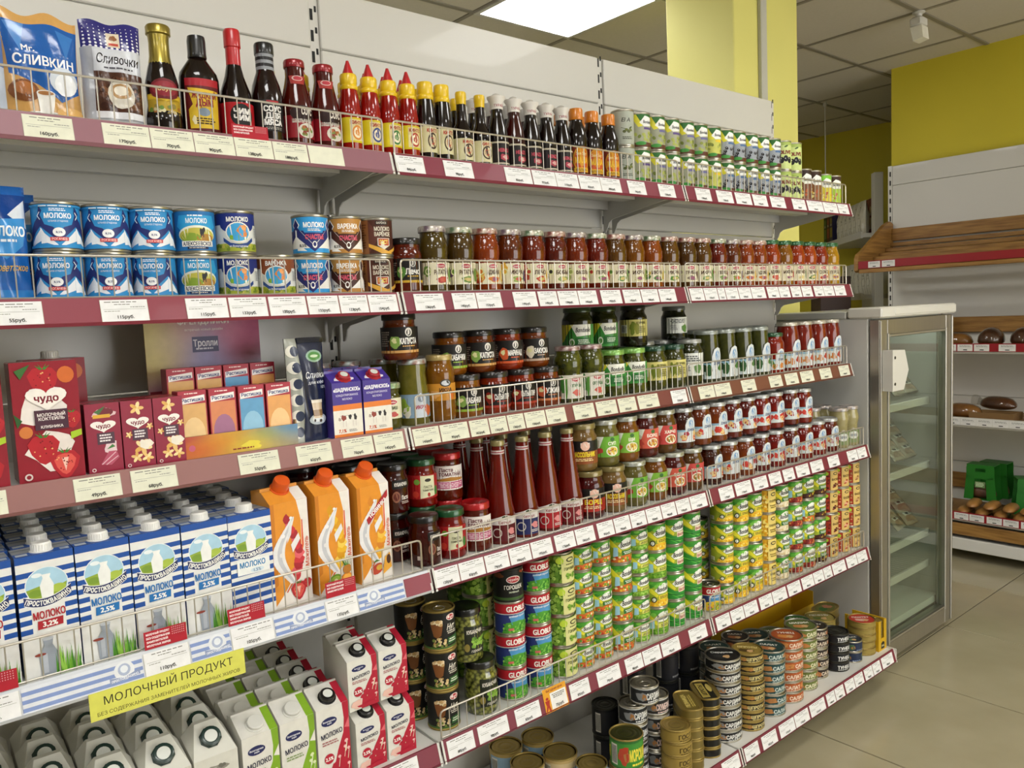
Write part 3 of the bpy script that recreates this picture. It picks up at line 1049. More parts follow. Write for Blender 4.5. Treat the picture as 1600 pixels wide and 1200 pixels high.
def art_darklabel(word, accent, seed, veg):
    def f(a, r, H):
        a.rect(-2.2 * r, 0, 1.3 * r, H, '#191615')
        a.rect(-2.2 * r, 0, 1.3 * r, H * .1, accent)
        a.small(-1.3 * r, H * .25, -.65 * r, H * .85, 7, '#8b8378', seed)
        a.blob(-.35 * r, H * .42, .28 * r, H * .26, veg, seed, amp=.15).blob(-.4 * r, H * .48, .14 * r, H * .1, '#dcd9a0', seed + 1)
        a.ell(.38 * r, H * .8, .2 * r, H * .17, '#d8d4cc').ell(.38 * r, H * .78, .13 * r, H * .12, '#2a2624').ell(.38 * r, H * .8, .06 * r, H * .1, '#d8d4cc')
        a.text(word, .38 * r, H * .46, H * .23, '#efece6', .98 * r, .035, stretch=.85)
        a.small(.0, H * .22, .75 * r, H * .3, 1, accent, seed)
    return f
def art_pickle(style, seed):
    def f(a, r, H):
        if style == 'white':
            a.rect(-1.5 * r, 0, 1.5 * r, H, '#dcd9cb')
            a.blob(-.55 * r, H * .6, .16 * r, H * .35, '#3f7a35', seed).blob(-.3 * r, H * .45, .14 * r, H * .4, '#5b943f', seed + 1)
            oval_logo(a, .42 * r, H * .82, .36 * r, H * .13)
            a.text('ОГУРЦЫ', .42 * r, H * .55, H * .13, '#2d6a35', .8 * r, .03)
            a.blob(.45 * r, H * .24, .3 * r, H * .13, '#c55a4a', seed)
        elif style == 'green':
            a.rect(-1.6 * r, 0, 1.6 * r, H, '#3f8f3c')
            a.poly([(-1.6 * r, H), (-.3 * r, H), (-1.1 * r, H * .3), (-1.6 * r, H * .2)], '#e6dc3a')
            a.poly([(-.5 * r, H), (.9 * r, H), (.9 * r, H * .55), (-.1 * r, H * .5)], '#f0f0e4')
            a.text('Bonduelle', .35 * r, H * .78, H * .2, '#1a1a1a', 1.0 * r, .02, shear=.15)
            a.rect(-.2 * r, H * .1, .9 * r, H * .44, '#2c6a34').small(-.05 * r, H * .18, .8 * r, H * .38, 3, '#d8e6d0', seed)
            a.ell(-.42 * r, H * .25, .18 * r, H * .17, '#e9eede').ell(-.42 * r, H * .25, .12 * r, H * .11, '#4d8a2c')
        elif style == 'cream':
            a.rect(-1.5 * r, 0, 1.5 * r, H, '#d9cf7c')
            a.rect(-1.1 * r, H * .2, -.55 * r, H * .7, '#f0eee0').small(-1.05 * r, H * .25, -.6 * r, H * .65, 6, '#3c3c3c', seed)
            a.blob(-.15 * r, H * .5, .2 * r, H * .4, '#6f7d24', seed).blob(.15 * r, H * .48, .18 * r, H * .38, '#8a8a30', seed + 2)
            a.text('ОГУРЧИКИ', .5 * r, H * .8, H * .13, '#4c4a12', .75 * r, .02)
            a.small(.25 * r, H * .2, .9 * r, H * .6, 4, '#6a6520', seed)
        elif style == 'pale':
            a.rect(-1.1 * r, 0, 1.1 * r, H, '#dfe2dc')
            a.small(-.8 * r, H * .62, .7 * r, H * .9, 3, '#4b4f50', seed).small(-.8 * r, H * .2, -.2 * r, H * .55, 5, '#777', seed + 1)
            a.blob(.35 * r, H * .3, .26 * r, H * .22, '#57823a', seed)
        else:                                                  # arched white label with a blue dome
            a.rect(-1.5 * r, 0, 1.5 * r, H * .5, '#cfdad9')
            a.poly([(-.1 * r, 0), (.9 * r, 0), (.9 * r, H * .75), (.7 * r, H * .95), (.4 * r, H), (.1 * r, H * .93), (-.1 * r, H * .7)], '#d3d9da')
            a.ell(.4 * r, H * .74, .22 * r, H * .16, '#6b96c4').ell(.4 * r, H * .71, .14 * r, H * .12, '#d3d9da')
            a.rect(-1.5 * r, H * .42, -.1 * r, H * .5, '#8fb6c9')
            cols = {'dome': ['#2f5a2c', '#4d7a33', '#1f3a1e'], 'domered': ['#b0402c', '#4d7a33', '#c97a2e'], 'domejam': ['#c43a2c', '#9a2630', '#e0c080']}[style]
            rr = random.Random(seed)
            for k in range(7):
                a.blob(rr.uniform(-1.4, .8) * r, H * rr.uniform(.1, .36), .22 * r, H * .12, rr.choice(cols), seed + k)
            a.text('ДЯДЯ ВАНЯ' if style != 'domejam' else 'ДЖЕМ', .4 * r, H * .5, H * .1, '#2f4f80', .7 * r, .02)
            a.shift(.25 * r)
    return f
def art_soup(word, field, seed, dish):
    def f(a, r, H):
        a.rect(-1.6 * r, 0, 1.6 * r, H, field)
        if field == '#171312':
            a.poly([(-1.2 * r, H * .55), (1.2 * r, H * .55), (1.2 * r, 0), (-1.2 * r, 0)], dish)
            a.ell(.1 * r, H * .78, .3 * r, H * .2, '#e7b9a4').rect(-.2 * r, H * .72, .4 * r, H * .92, '#e8e2d8')
            a.text(word, .05 * r, H * .42, H * .2, '#e8cf2e', 1.5 * r, .045)
            a.small(-.6 * r, H * .12, .7 * r, H * .26, 2, '#f0d8a0', seed)
        else:
            a.poly([(-1.6 * r, H), (-.2 * r, H), (-.5 * r, H * .45), (-1.6 * r, H * .4)], '#dfe3d6')
            a.blob(-.75 * r, H * .62, .3 * r, H * .2, '#c6c0ae', seed).blob(-.6 * r, H * .32, .3 * r, H * .18, '#b03c34', seed + 1)
            a.ell(.4 * r, H * .86, .16 * r, H * .1, '#3a6a2e')
            a.text(word, .38 * r, H * .66, H * .16, '#f4efe0', .95 * r, .03)
            a.ell(.4 * r, H * .28, .46 * r, H * .24, '#eae4d2', 18).ell(.4 * r, H * .28, .38 * r, H * .19, dish, 16)
            a.dots(.05 * r, H * .12, .75 * r, H * .44, 10, .0022, ['#e8c23a', '#a8421f', '#6d8a2a', '#f0e0b0'], seed)
    return f

# ---- sweetcorn, pea and bean cans
def art_bond(pic, seed, tone='#4c9a34'):
    def f(a, r, H):
        wrap(a, r, H, '#9fae36')
        a.poly([(-FULL * r, H * .45), (-1.0 * r, 0), (-FULL * r, 0)], '#7f9a2c')
        a.rect(-1.7 * r, H * .78, 1.9 * r, H, tone)
        rr = random.Random(seed)
        for k in range(9):
            a.ell(rr.uniform(-1.5, 1.7) * r, H * rr.uniform(.8, .97), .22 * r, H * .08, rr.choice(['#2f7a2a', '#5fae3c', '#3d8f33', '#7cc04a']))
        a.poly([(-1.3 * r, H * .9), (-1.0 * r, H * .92), (-.1 * r, H * .46), (-.2 * r, H * .36), (-.9 * r, H * .6)], '#e6de3a')
        a.poly([(-.4 * r, H * .64), (.0 * r, H * .86), (.35 * r, H * .93), (1.1 * r, H * .84), (1.1 * r, H * .54), (-.1 * r, H * .5)], '#eef0e6')
        a.text('Bonduelle', .38 * r, H * .70, H * .2, '#161616', 1.15 * r, .022, shear=.12, rot=.05)
        if pic == 'bean':
            a.poly([(-2.2 * r, H * .8), (-1.2 * r, H * .62), (-.2 * r, H * .34), (1.1 * r, H * .28), (1.1 * r, 0), (-2.2 * r, 0)], '#2f8a34')
            for k in range(5):
                a.line(-1.3 * r + k * .12 * r, H * (.42 - .05 * k), (.1 + .2 * k) * r, H * (.05 + .02 * k), .0032, ['#4fae3c', '#1f6a28', '#6cc04c'][k % 3])
            a.rect(.1 * r, H * .28, 1.0 * r, H * .5, '#ead9c2').text('фасоль', .55 * r, H * .39, H * .12, '#a2412c', .8 * r, .02)
            a.shift(.28 * r)
            return
        a.rect(-.1 * r, H * .27, 1.15 * r, H * .45, {'corn': '#e8d23a', 'peas': '#dfe06a'}.get(pic, '#2e6e37'))
        a.small(.0, H * .3, 1.05 * r, H * .42, 2, '#3d3d24' if pic in ('corn', 'peas') else '#e6eede', seed)
        cols = {'corn': ['#f0c22c', '#f5d64e', '#e0a31e', '#f7e47a'], 'peas': ['#6fa32e', '#8fbf45', '#4f8420', '#a6cf5c'],
                'mix': ['#d2692a', '#e8b53a', '#5f9a34', '#b3402a', '#efe0b0'], 'red': ['#8e2a22', '#b0422c', '#6a1c1a', '#d98a4a'],
                'white': ['#e9dcb8', '#d9c592', '#f2ead2'], 'dark': ['#3a1d14', '#5a2a1a', '#e9c93a']}[pic]
        a.poly([(-1.0 * r, 0), (1.3 * r, 0), (1.3 * r, H * .2), (.2 * r, H * .28), (-.8 * r, H * .18)], cols[0])
        a.dots(-.95 * r, 0, 1.3 * r, H * .26, 34, .0034, cols, seed + 5)
        a.rect(-1.75 * r, H * .08, -1.15 * r, H * .3, '#e8ead8').small(-1.7 * r, H * .1, -1.2 * r, H * .28, 6, '#4a5a2a', seed)
        if pic in ('mix', 'red', 'peas'):
            a.poly([(-.75 * r, H * .22), (-.4 * r, H * .26), (-.4 * r, H * .58), (-.7 * r, H * .6)], '#9fd0e6')
        if pic in ('corn', 'white'):
            a.ell(-.45 * r, H * .28, .2 * r, H * .12, '#2b2b26').ell(-.45 * r, H * .28, .13 * r, H * .08, '#e6e8da')
        a.shift(.28 * r)
    return f
def art_globus(pic):
    def f(a, r, H):
        wrap(a, r, H, '#27356f')
        a.rect(-FULL * r, H * .68, FULL * r, H, '#b0202c')
        a.text('GLOBUS', .3 * r, H * .84, H * .19, '#f3efe8', 1.5 * r, .035)
        a.text('GLOBUS', -2.2 * r, H * .84, H * .19, '#f3efe8', 1.5 * r, .035)
        a.poly([(-.3 * r, H * .6), (1.4 * r, H * .68), (1.5 * r, H * .3), (-.1 * r, H * .3)], '#4f93c6')
        a.text('зелёный горошек' if pic == 'peas' else 'кукуруза', .35 * r, H * .58, H * .07, '#eef2f4', 1.3 * r, .015)
        c = ['#4f9a34', '#2f7a2c', '#74b840', '#97cc5c'] if pic == 'peas' else ['#e8c030', '#f2d650', '#d8a11f', '#4f9a34']
        a.poly([(-.8 * r, 0), (1.5 * r, 0), (1.4 * r, H * .3), (.4 * r, H * .42), (-.5 * r, H * .36)], c[0])
        a.dots(-.75 * r, 0, 1.45 * r, H * .36, 46, .003, c, 11)
        for k in range(6):
            a.line((.1 + .2 * k) * r, H * .08, (.5 + .16 * k) * r, H * (.34 - .02 * k), .0024, ['#79c04a', '#3f8f33'][k % 2])
        a.rect(-.35 * r, H * .1, .0, H * .18, '#c96a62')
        a.rect(-1.9 * r, H * .12, -1.4 * r, H * .5, '#eceade').small(-1.88 * r, H * .14, -1.42 * r, H * .48, 9, '#222', 2)
        a.rect(-FULL * r, H * .665, FULL * r, H * .69, '#d9d4c8')
    return f
def art_blackpea(a, r, H):
    wrap(a, r, H, '#141413')
    a.rect(-FULL * r, 0, FULL * r, H * .09, '#3c5a2a')
    oval_logo(a, .15 * r, H * .7, .5 * r, H * .13)
    a.text('ГОРОШЕК', .15 * r, H * .44, H * .14, '#f0ede4', 1.3 * r, .02)
    a.text('зелёный', .15 * r, H * .28, H * .07, '#d8e0c8', .7 * r)
    a.blob(-.9 * r, H * .85, .35 * r, H * .1, '#6a3a1c', 3)
    a.dots(.6 * r, H * .86, 1.4 * r, H, 10, .003, ['#c98a3a', '#d9d2b8', '#8a3a20', '#5a62a8'], 4)
def art_peacan(a, r, H):
    wrap(a, r, H, '#5f8a2a')
    a.dots(-FULL * r, 0, .45 * r, H, 150, .0052, ['#7fa83a', '#9cc04c', '#6a9430', '#b4d066', '#4e7a24'], 8)
    a.rect(.05 * r, 0, 1.5 * r, H, '#d8d690')
    a.ell(-.05 * r, H * .82, .26 * r, H * .12, '#b6cf3c')
    a.ell(.72 * r, H * .82, .34 * r, H * .09, '#3b3a26').ell(.72 * r, H * .82, .24 * r, H * .05, '#d8d690')
    a.small(.35 * r, H * .62, 1.1 * r, H * .7, 1, '#5a5a2c', 3)
    a.text('ГОРОШЕК', .7 * r, H * .5, H * .1, '#3d4a1c', .95 * r, .03)
    a.dots(.3 * r, H * .12, 1.15 * r, H * .36, 14, .004, ['#7fa83a', '#4e7a24', '#a8c85a'], 5)
def art_chickpea(a, r, H):
    wrap(a, r, H, '#171513')
    a.rect(-FULL * r, 0, FULL * r, H * .05, '#4a6a2e')
    a.poly([(-.75 * r, H * .7), (.05 * r, H * .7), (-.08 * r, H * .38), (-.3 * r, H * .3), (-.55 * r, H * .36)], '#7a4a24')
    a.dots(-.75 * r, H * .62, .05 * r, H * .82, 18, .0034, ['#d6b98a', '#c4a06a', '#e6d2ac'], 3)
    a.dots(-.7 * r, H * .04, .3 * r, H * .36, 20, .0036, ['#cbb07c', '#b08a54', '#dcc596', '#6d7d38'], 7)
    oval_logo(a, .58 * r, H * .86, .32 * r, H * .09)
    a.text('Нут', .58 * r, H * .6, H * .17, '#ece7da', .55 * r, .02, shear=.25)
    a.small(.25 * r, H * .4, .95 * r, H * .5, 2, '#d4cebf', 4)
    a.poly([(.3 * r, H * .1), (1.1 * r, H * .14), (1.1 * r, H * .34), (.3 * r, H * .3)], '#2f5a2c')
    a.small(.36 * r, H * .16, 1.0 * r, H * .28, 2, '#d8e4cc', 5)
def art_beanbox(c1, c2):
    def f(a, r, H):
        wrap(a, r, H, '#d6c25e')
        a.rect(-1.6 * r, 0, .15 * r, H, '#a8321f')
        a.dots(-1.55 * r, 0, .2 * r, H * .9, 60, .004, c1, 4, ry=.0028)
        a.rect(.15 * r, 0, 1.5 * r, H, c2)
        a.ell(-.5 * r, H * .86, .5 * r, H * .12, '#a9c93a')
        a.ell(.72 * r, H * .85, .3 * r, H * .08, '#3a3320').ell(.72 * r, H * .85, .2 * r, H * .045, c2)
        a.text('ФАСОЛЬ', .75 * r, H * .55, H * .12, '#5a3d16', .95 * r, .03)
        a.dots(.3 * r, H * .1, 1.2 * r, H * .38, 10, .0035, c1, 7)
    return f
def art_corncan(a, r, H):
    wrap(a, r, H, '#e3a928')
    a.dots(-FULL * r, 0, .3 * r, H, 110, .0046, ['#eeb92e', '#f4cf52', '#dc9a1c', '#f7de7c'], 8)
    a.rect(.15 * r, 0, 1.4 * r, H, '#e6cf74')
    a.ell(.72 * r, H * .82, .32 * r, H * .09, '#3b3a26').ell(.72 * r, H * .82, .22 * r, H * .05, '#e6cf74')
    a.text('КУКУРУЗА', .75 * r, H * .5, H * .11, '#5a4a16', .95 * r, .03)
    a.small(.3 * r, H * .16, 1.2 * r, H * .34, 2, '#7a6420', 4)

# ---- olive cans
def art_olive(kind, seed):
    def f(a, r, H):
        body = {'green': '#a9aa92', 'black': '#9ca2aa', 'lemon': '#c6c760', 'stone': '#9c9e88'}[kind]
        wrap(a, r, H, body)
        a.rect(-FULL * r, H * .8, FULL * r, H, '#2c6a2a')
        a.poly([(-1.3 * r, H), (-.7 * r, H), (-.1 * r, H * .64), (-.5 * r, H * .6)], '#e0d83a')
        a.poly([(-.4 * r, H * .74), (.1 * r, H * .95), (1.1 * r, H * .9), (1.1 * r, H * .66), (0, H * .62)], '#f0f1ec')
        a.text('Bonduelle', .45 * r, H * .77, H * .1, '#161616', 1.0 * r, .02, shear=.12)
        a.rect(0, H * .53, 1.1 * r, H * .6, {'green': '#5d4a86', 'black': '#4f6f9c', 'lemon': '#e6c42c', 'stone': '#6d6aa0'}[kind])
        c = {'black': ['#17151a', '#262228', '#3c3a40']}.get(kind, ['#8a9440', '#6f7d30', '#aab25a'])
        rr = random.Random(seed)
        for k in range(12):
            x, y = rr.uniform(-.9, 1.1) * r, H * rr.uniform(.14, .46)
            a.ell(x, y, .0058, .0046, rr.choice(c), 10, rr.uniform(-1, 1))
            if kind == 'black':
                a.ell(x - .001, y + .0014, .0013, .001, '#cfd2d6', 6)
        a.rect(-FULL * r, 0, FULL * r, H * .13, '#5a321c')
        a.ell(-.3 * r, H * .1, .5 * r, H * .06, '#3f8f3a')
        a.shift(.2 * r)
    return f
def art_elalcazar(a, r, H):
    wrap(a, r, H, '#a9aea0')
    a.text('El A', .1 * r, H * .74, H * .13, '#1f1f1c', .9 * r, .015, shear=.2)
    for k in range(4):
        a.ell((-.1 + .2 * k) * r, H * (.38 + .05 * (k % 2)), .0052, .0042, ['#4d5424', '#6b7434'][k % 2], 10)
    a.line(-.4 * r, H * .5, .7 * r, H * .4, .0012, '#3a4220').ell(.5 * r, H * .5, .006, .0024, '#49552a', 8, .6)
    a.small(-.3 * r, H * .14, .7 * r, H * .24, 2, '#5a5e50', 3)
def art_oli(a, r, H):
    wrap(a, r, H, '#c9d68a')
    a.rect(-FULL * r, H * .88, FULL * r, H, '#a4b85c')
    a.ell(.2 * r, H * .84, .008, .003, '#3d5a22', 8, .4)
    a.text('OLIVE', .1 * r, H * .62, H * .14, '#7a2a22', 1.5 * r, .05)
    for k in range(3):
        a.ell((-.3 + .45 * k) * r, H * (.32 + .06 * (k % 2)), .0085, .011, '#141416', 12).ell((-.36 + .45 * k) * r, H * .38, .0015, .002, '#d8dad2', 6)
def art_short(main, top):
    def f(a, r, H):
        wrap(a, r, H, main)
        a.rect(-FULL * r, H * .74, FULL * r, H, top)
        a.poly([(-.5 * r, H * .7), (.2 * r, H * .9), (1.1 * r, H * .82), (1.1 * r, H * .56), (0, H * .55)], '#eef0ea')
        a.text('Bonduelle', .4 * r, H * .71, H * .12, '#161616', 1.0 * r, .02)
        a.dots(-1.0 * r, H * .04, 1.1 * r, H * .5, 22, .004, [main, '#d9a83a', '#b65a2c', '#e8dc8a'], 5)
    return f

# ---- fish tins
def art_tin(main, band, word, ink='#e8e6dc', acc=None, seed=0, bar=True):
    def f(a, r, H):
        wrap(a, r, H, main)
        if band:
            a.rect(-1.4 * r, H * .1, 1.4 * r, H * .9, band)
        if acc:
            a.blob(-.4 * r, H * .5, .36 * r, H * .28, acc, seed).blob(-.2 * r, H * .45, .18 * r, H * .18, '#b07a44', seed + 2)
            a.blob(1.5 * r, H * .5, .4 * r, H * .34, acc, seed + 4)
        if word:
            a.text(word, .55 * r, H * .5, H * .38, ink, 1.2 * r, .04)
            a.text(word, -2.0 * r, H * .5, H * .38, ink, 1.2 * r, .04)
        if bar:
            a.rect(-1.25 * r, H * .15, -.8 * r, H * .85, '#e6e4da')
            for k in range(7):
                a.rect((-1.22 + .06 * k) * r, H * .2, (-1.19 + .06 * k) * r, H * .8, '#1c1c1c')
        a.small(.0, H * .12, 1.1 * r, H * .24, 1, ink, seed)
    return f
def tin_top(r, h, art):
    a = Art()
    art(a, r)
    return ('top_print', a.mesh('top_print', on_top(h - .0036), None))

# ================================================================== PRODUCTS ON THE SHELVES
_count = {}
def put(s, k, x, y, row, dz=0.0, rz=None, group=None, look=None, tilt=None, z=None):
    """stand product k on shelf s; row names the row it is counted in, from the left"""
    n = _count.get((s, row), 0)
    _count[(s, row)] = n + 1
    lab = '%s, %s in %s, %s shelf' % (look or k.look, ORD[n], row, SHELF[s])
    if rz is None:
        rz = random.uniform(-.12, .12)
    return k.put(x, y, (Z[s] if z is None else z) + dz + .0004, lab, group, rz, tilt)

# ---------------------------------------------------------------- top shelf
def art_bagblue(a, w, h):
    a.rect(-w / 2, 0, w / 2, h, '#c99a58')
    a.poly([(-w * .5, h * .9), (w * .5, h * .9), (w * .46, h * .3), (w * .2, h * .2), (-w * .1, h * .34), (-w * .45, h * .42)], '#1f5aa6')
    a.poly([(-w * .46, h * .88), (-w * .2, h * .9), (-w * .3, h * .62)], '#4f86c8').poly([(w * .2, h * .86), (w * .44, h * .84), (w * .3, h * .6)], '#3a78c0')
    a.text('Mr.', -w * .2, h * .66, h * .06, '#f0f2f4', w * .3, .02)
    a.text('СЛИВКИН', 0, h * .55, h * .085, '#f3f4f6', w * .8, .02)
    a.ell(-w * .28, h * .27, w * .19, h * .1, '#7c4a28').ell(-w * .28, h * .29, w * .13, h * .06, '#a86a3c')
    a.ell(w * .24, h * .4, w * .2, h * .12, '#cdd6e2').ell(w * .26, h * .36, w * .15, h * .1, '#e9ecf0')
    a.ell(-w * .02, h * .06, w * .28, h * .04, '#e4e2dc').ell(-w * .02, h * .075, w * .16, h * .02, '#b9b4aa')
    a.poly([(-w * .14, h * .26), (w * .1, h * .26), (w * .06, h * .08), (-w * .1, h * .08)], '#eeece6').ell(-w * .02, h * .26, w * .12, h * .03, '#e6e2da').ell(-w * .02, h * .262, w * .1, h * .02, '#a8713f')
    a.ell(w * .3, h * .1, w * .2, h * .06, '#d8a860')
K_bagblue = pouch('creamer_bag', 'blue creamer bag with coffee cup picture', .118, .182, .045, art_bagblue, mat('bag_film_tan', '#c08f52', .25, coat=.5), seed=2, wav=.006)
def art_sliv(a, w, h):
    a.rect(-w / 2, 0, w / 2, h, '#b9bac0')
    a.rect(-w / 2, h * .74, w / 2, h, '#2b2870')
    k0 = a.k
    for j in range(7):
        for i in range(11):
            a.k = k0
            a.ell(-w * .45 + w * .09 * i + (w * .045 if j % 2 else 0) - (w * .04 if j % 2 else 0), h * (.75 + .033 * j), w * (.026 - .003 * j), w * (.026 - .003 * j), '#e6e6ee', 6)
    a.rect(-w * .08, h * .76, w * .14, h * .9, '#d8cbb4').blob(w * .03, h * .85, w * .06, h * .03, '#8a5a3a', 3).rect(-w * .05, h * .775, w * .11, h * .8, '#b8483a')
    a.rect(-w * .34, h * .52, w * .48, h * .74, '#c9ccd4')
    a.text('Сливочки', w * .07, h * .64, h * .09, '#1c1a22', w * .72, .015, shear=.15)
    a.small(-w * .2, h * .545, w * .4, h * .57, 1, '#44424c', 3)
    a.rect(-w * .34, h * .16, w * .48, h * .52, '#4a2c20')
    a.dots(-w * .34, h * .16, w * .48, h * .5, 44, .0058, ['#5d3826', '#3a2018', '#7a5238', '#2c1812'], 6, flat=True)
    a.ell(w * .08, h * .32, w * .24, h * .13, '#d9d3c6').ell(w * .08, h * .35, w * .18, h * .07, '#b08a5c').ell(w * .08, h * .355, w * .12, h * .045, '#ece4d4')
    a.rect(-w * .34, h * .1, w * .48, h * .16, '#e4e4e8')
    a.rect(-w * .5, 0, -w * .34, h * .74, '#a9abb2')
K_sliv = pouch('creamer_bag', 'silver and navy creamer bag with white dots', .098, .188, .045, art_sliv, mat('bag_film_silver', '#8f90a0', .25, coat=.5, metal=.2), seed=5, wav=.003)
K_bagpale = pouch('creamer_bag', 'pale blue creamer bag at the left edge', .11, .17, .04, lambda a, w, h: (a.rect(-w / 2, 0, w / 2, h, '#b9c6d8'), a.rect(-w / 2, h * .5, w / 2, h * .8, '#5a7ab8'), a.text('СЛИВКИ', 0, h * .65, h * .08, '#f0f2f6', w * .7)), mat('bag_film_pale', '#a9b4c8', .25, coat=.5), seed=8)

C_SOY = liquid('#120a08', '#1d0f0a', 20)
C_RED = liquid('#4a0f0a', '#5e170e', 20)
C_HOT = liquid('#a3150c', '#b8220f', 25)
C_KETCH = liquid('#6e1409', '#7d1d0e', 18)
CAP_Y = plastic('#e0bb16')
CAP_R = plastic('#b3141c')
def lab_gold(a, r, H):
    a.rect(-1.2 * r, 0, 1.2 * r, H * .62, '#b89a2c')
    a.ell(0, H * .72, .95 * r, H * .26, '#6d1620', 20).ell(0, H * .74, .8 * r, H * .18, '#8e2430', 18)
    a.text('Соус', .0, H * .74, H * .1, '#e8c98a', .9 * r, .02, shear=.2)
    a.poly([(-1.2 * r, H * .62), (0, H * .44), (1.2 * r, H * .62), (1.2 * r, H * .5), (-1.2 * r, H * .5)], '#d8b52c')
    a.dots(-1.1 * r, 0, 1.1 * r, H * .4, 26, .004, ['#8a7a3a', '#c8b88a', '#6a8a3a', '#e0d8b0', '#a86a2c'], 4)
K_gold = bottle('sauce_bottle', 'dark sauce bottle with gold foil neck', [(.0, .002), (.0285, 0), (.031, .005), (.031, .032), (.0272, .052), (.0282, .078), (.0288, .092), (.0225, .12), (.0175, .136), (.0175, .15), (0, .15)], C_SOY,
                [(.0205, .126), (.0182, .14), (.0176, .165), (.0185, .178), (.0216, .180), (.0216, .192), (.0195, .1955), (0, .195)], mat('gold_foil', '#9b8a3c', .3, metal=.75, coat=.3), lab_gold, (.022, .098), .0294, capname='foil_cap')
def lab_dym(a, r, H):
    a.rect(-.95 * r, 0, .95 * r, H, '#5a1014').rect(-.95 * r, H * .86, .95 * r, H, '#a8202a')
    a.poly([(-.8 * r, H * .82), (.85 * r, H * .78), (.8 * r, H * .06), (-.75 * r, H * .04), (-.8 * r, H * .4), (-.55 * r, H * .5)], '#d8b52a')
    a.text('ЖИДКИЙ', .05 * r, H * .68, H * .11, '#8a1a24', 1.3 * r, .04)
    a.text('ДЫМ', .05 * r, H * .54, H * .13, '#8a1a24', .9 * r, .04)
    a.ell(0, H * .36, .3 * r, H * .08, '#7a8a9a').small(-.5 * r, H * .12, .6 * r, H * .26, 3, '#3a2a10', 3).blob(-.5 * r, H * .2, .12 * r, H * .08, '#e8dcae', 5)
K_dym = bottle('sauce_bottle', 'flat black flask with red and yellow label', [(0, .002), (.034, 0), (.0362, .004), (.0362, .112), (.034, .122), (.018, .146), (.0142, .152), (.0142, .16), (0, .16)], C_SOY,
               [(.0168, .15), (.0175, .152), (.0168, .158), (.0168, .182), (.0155, .19), (0, .191)], M_BLACKPL, lab_dym, (.012, .108), .0363, sy=.72)
def lab_chim(a, r, H):
    a.rect(-1.5 * r, 0, 1.5 * r, H, '#b3141f')
    a.ell(.15 * r, H * .62, .7 * r, H * .34, '#121112', 20)
    a.text('ЧИМ', .15 * r, H * .74, H * .16, '#eeebe6', 1.1 * r, .05)
    a.text('ЧИМ', .15 * r, H * .55, H * .16, '#eeebe6', 1.1 * r, .05)
    a.small(-.5 * r, H * .06, .9 * r, H * .2, 2, '#f0dcd8', 4)
K_chim = bottle('sauce_bottle', 'black sauce bottle with long red cap', [(0, .002), (.0305, 0), (.032, .004), (.032, .072), (.0285, .096), (.0185, .126), (.0138, .148), (0, .148)], C_SOY,
                [(.0158, .13), (.0140, .145), (.0138, .18), (.0158, .182), (.0158, .210), (.0140, .215), (0, .216)], CAP_R, lab_chim, (.008, .072))
def lab_meat(a, r, H):
    a.rect(-1.2 * r, 0, 1.2 * r, H, '#111011')
    a.rect(-.25 * r, H * .88, .55 * r, H * .98, '#a8202a')
    for i, t in enumerate(('СОУС', 'ДЛЯ', 'МЯСА')):
        a.text(t, .15 * r, H * (.72 - .22 * i), H * .18, '#eceae6', 1.2 * r, .05)
    a.small(-.4 * r, H * .04, .7 * r, H * .14, 2, '#9a9890', 4)
_nb = Art()
for i in range(5):
    _nb.rect(-PI * .0172, .0062 * i, PI * .0172, .0062 * i + .0062, ['#8e9298', '#1a1a1c'][i % 2])
K_meat = bottle('sauce_bottle', 'dark meat sauce bottle with grey striped neck', [(0, .002), (.0295, 0), (.031, .004), (.031, .095), (.027, .118), (.0185, .142), (.0172, .148), (.0172, .18), (0, .18)], liquid('#1a0806', '#240b08', 20),
                [(.019, .178), (.0192, .18), (.0192, .196), (.0175, .1995), (0, .1995)], M_BLACKPL, lab_meat, (.025, .085), extra=[('neck_band', _nb.mesh('neck_band', on_cyl(.0172, .147), None, du=PI * .0172 / 12))])
def lab_sous(a, r, H):
    a.rect(-1.4 * r, H * .08, 1.4 * r, H * .62, '#8e1420')
    a.ell(.25 * r, H * .66, .9 * r, H * .2, '#2a0d0a', 20)
    a.text('СОУС', .45 * r, H * .72, H * .16, '#ece4d8', .8 * r, .04)
    a.text('шашлычный', .1 * r, H * .5, H * .12, '#d8cfc4', 1.3 * r, .02)
    a.ell(.4 * r, H * .26, .6 * r, H * .18, '#d9d2c4', 18).dots(.0, H * .12, .85 * r, H * .38, 16, .0035, ['#a8642c', '#6a8a3a', '#c8b07a', '#8a2a1c'], 5)
_nl = Art()
_nl.poly([(-.014, .002), (.014, .002), (.018, .018), (-.018, .018)], '#a02a24').ell(0, .013, .011, .005, '#e6dcd2').ell(0, .013, .0098, .0042, '#b3313c')
K_sous = bottle('sauce_bottle', 'red sauce bottle with red metal lid', [(0, .002), (.0305, 0), (.032, .004), (.032, .074), (.0285, .098), (.0215, .132), (.0190, .145), (.0190, .166), (0, .166)], C_RED,
                [(.0208, .162), (.0212, .163), (.0212, .174), (.0195, .1775), (0, .177)], lid_mat('#8e1420'), lab_sous, (.012, .095), .0322, extra=[('neck_label', _nl.mesh('neck_label', on_cyl(.0232, .125), None, du=.006))])
def lab_hot(ring):
    def f(a, r, H):
        a.rect(-FULL * r, 0, FULL * r, H, '#d8c522')
        a.rect(-.1 * r, H * .08, 1.3 * r, H * .92, '#e3d59a')
        a.text('КИНТО', .6 * r, H * .8, H * .14, '#a8281c', 1.2 * r, .04)
        a.ell(.6 * r, H * .4, .5 * r, H * .3, ring, 18).ell(.6 * r, H * .4, .38 * r, H * .22, '#efe4c4', 16).blob(.6 * r, H * .4, .2 * r, H * .12, ring, 4)
    return f
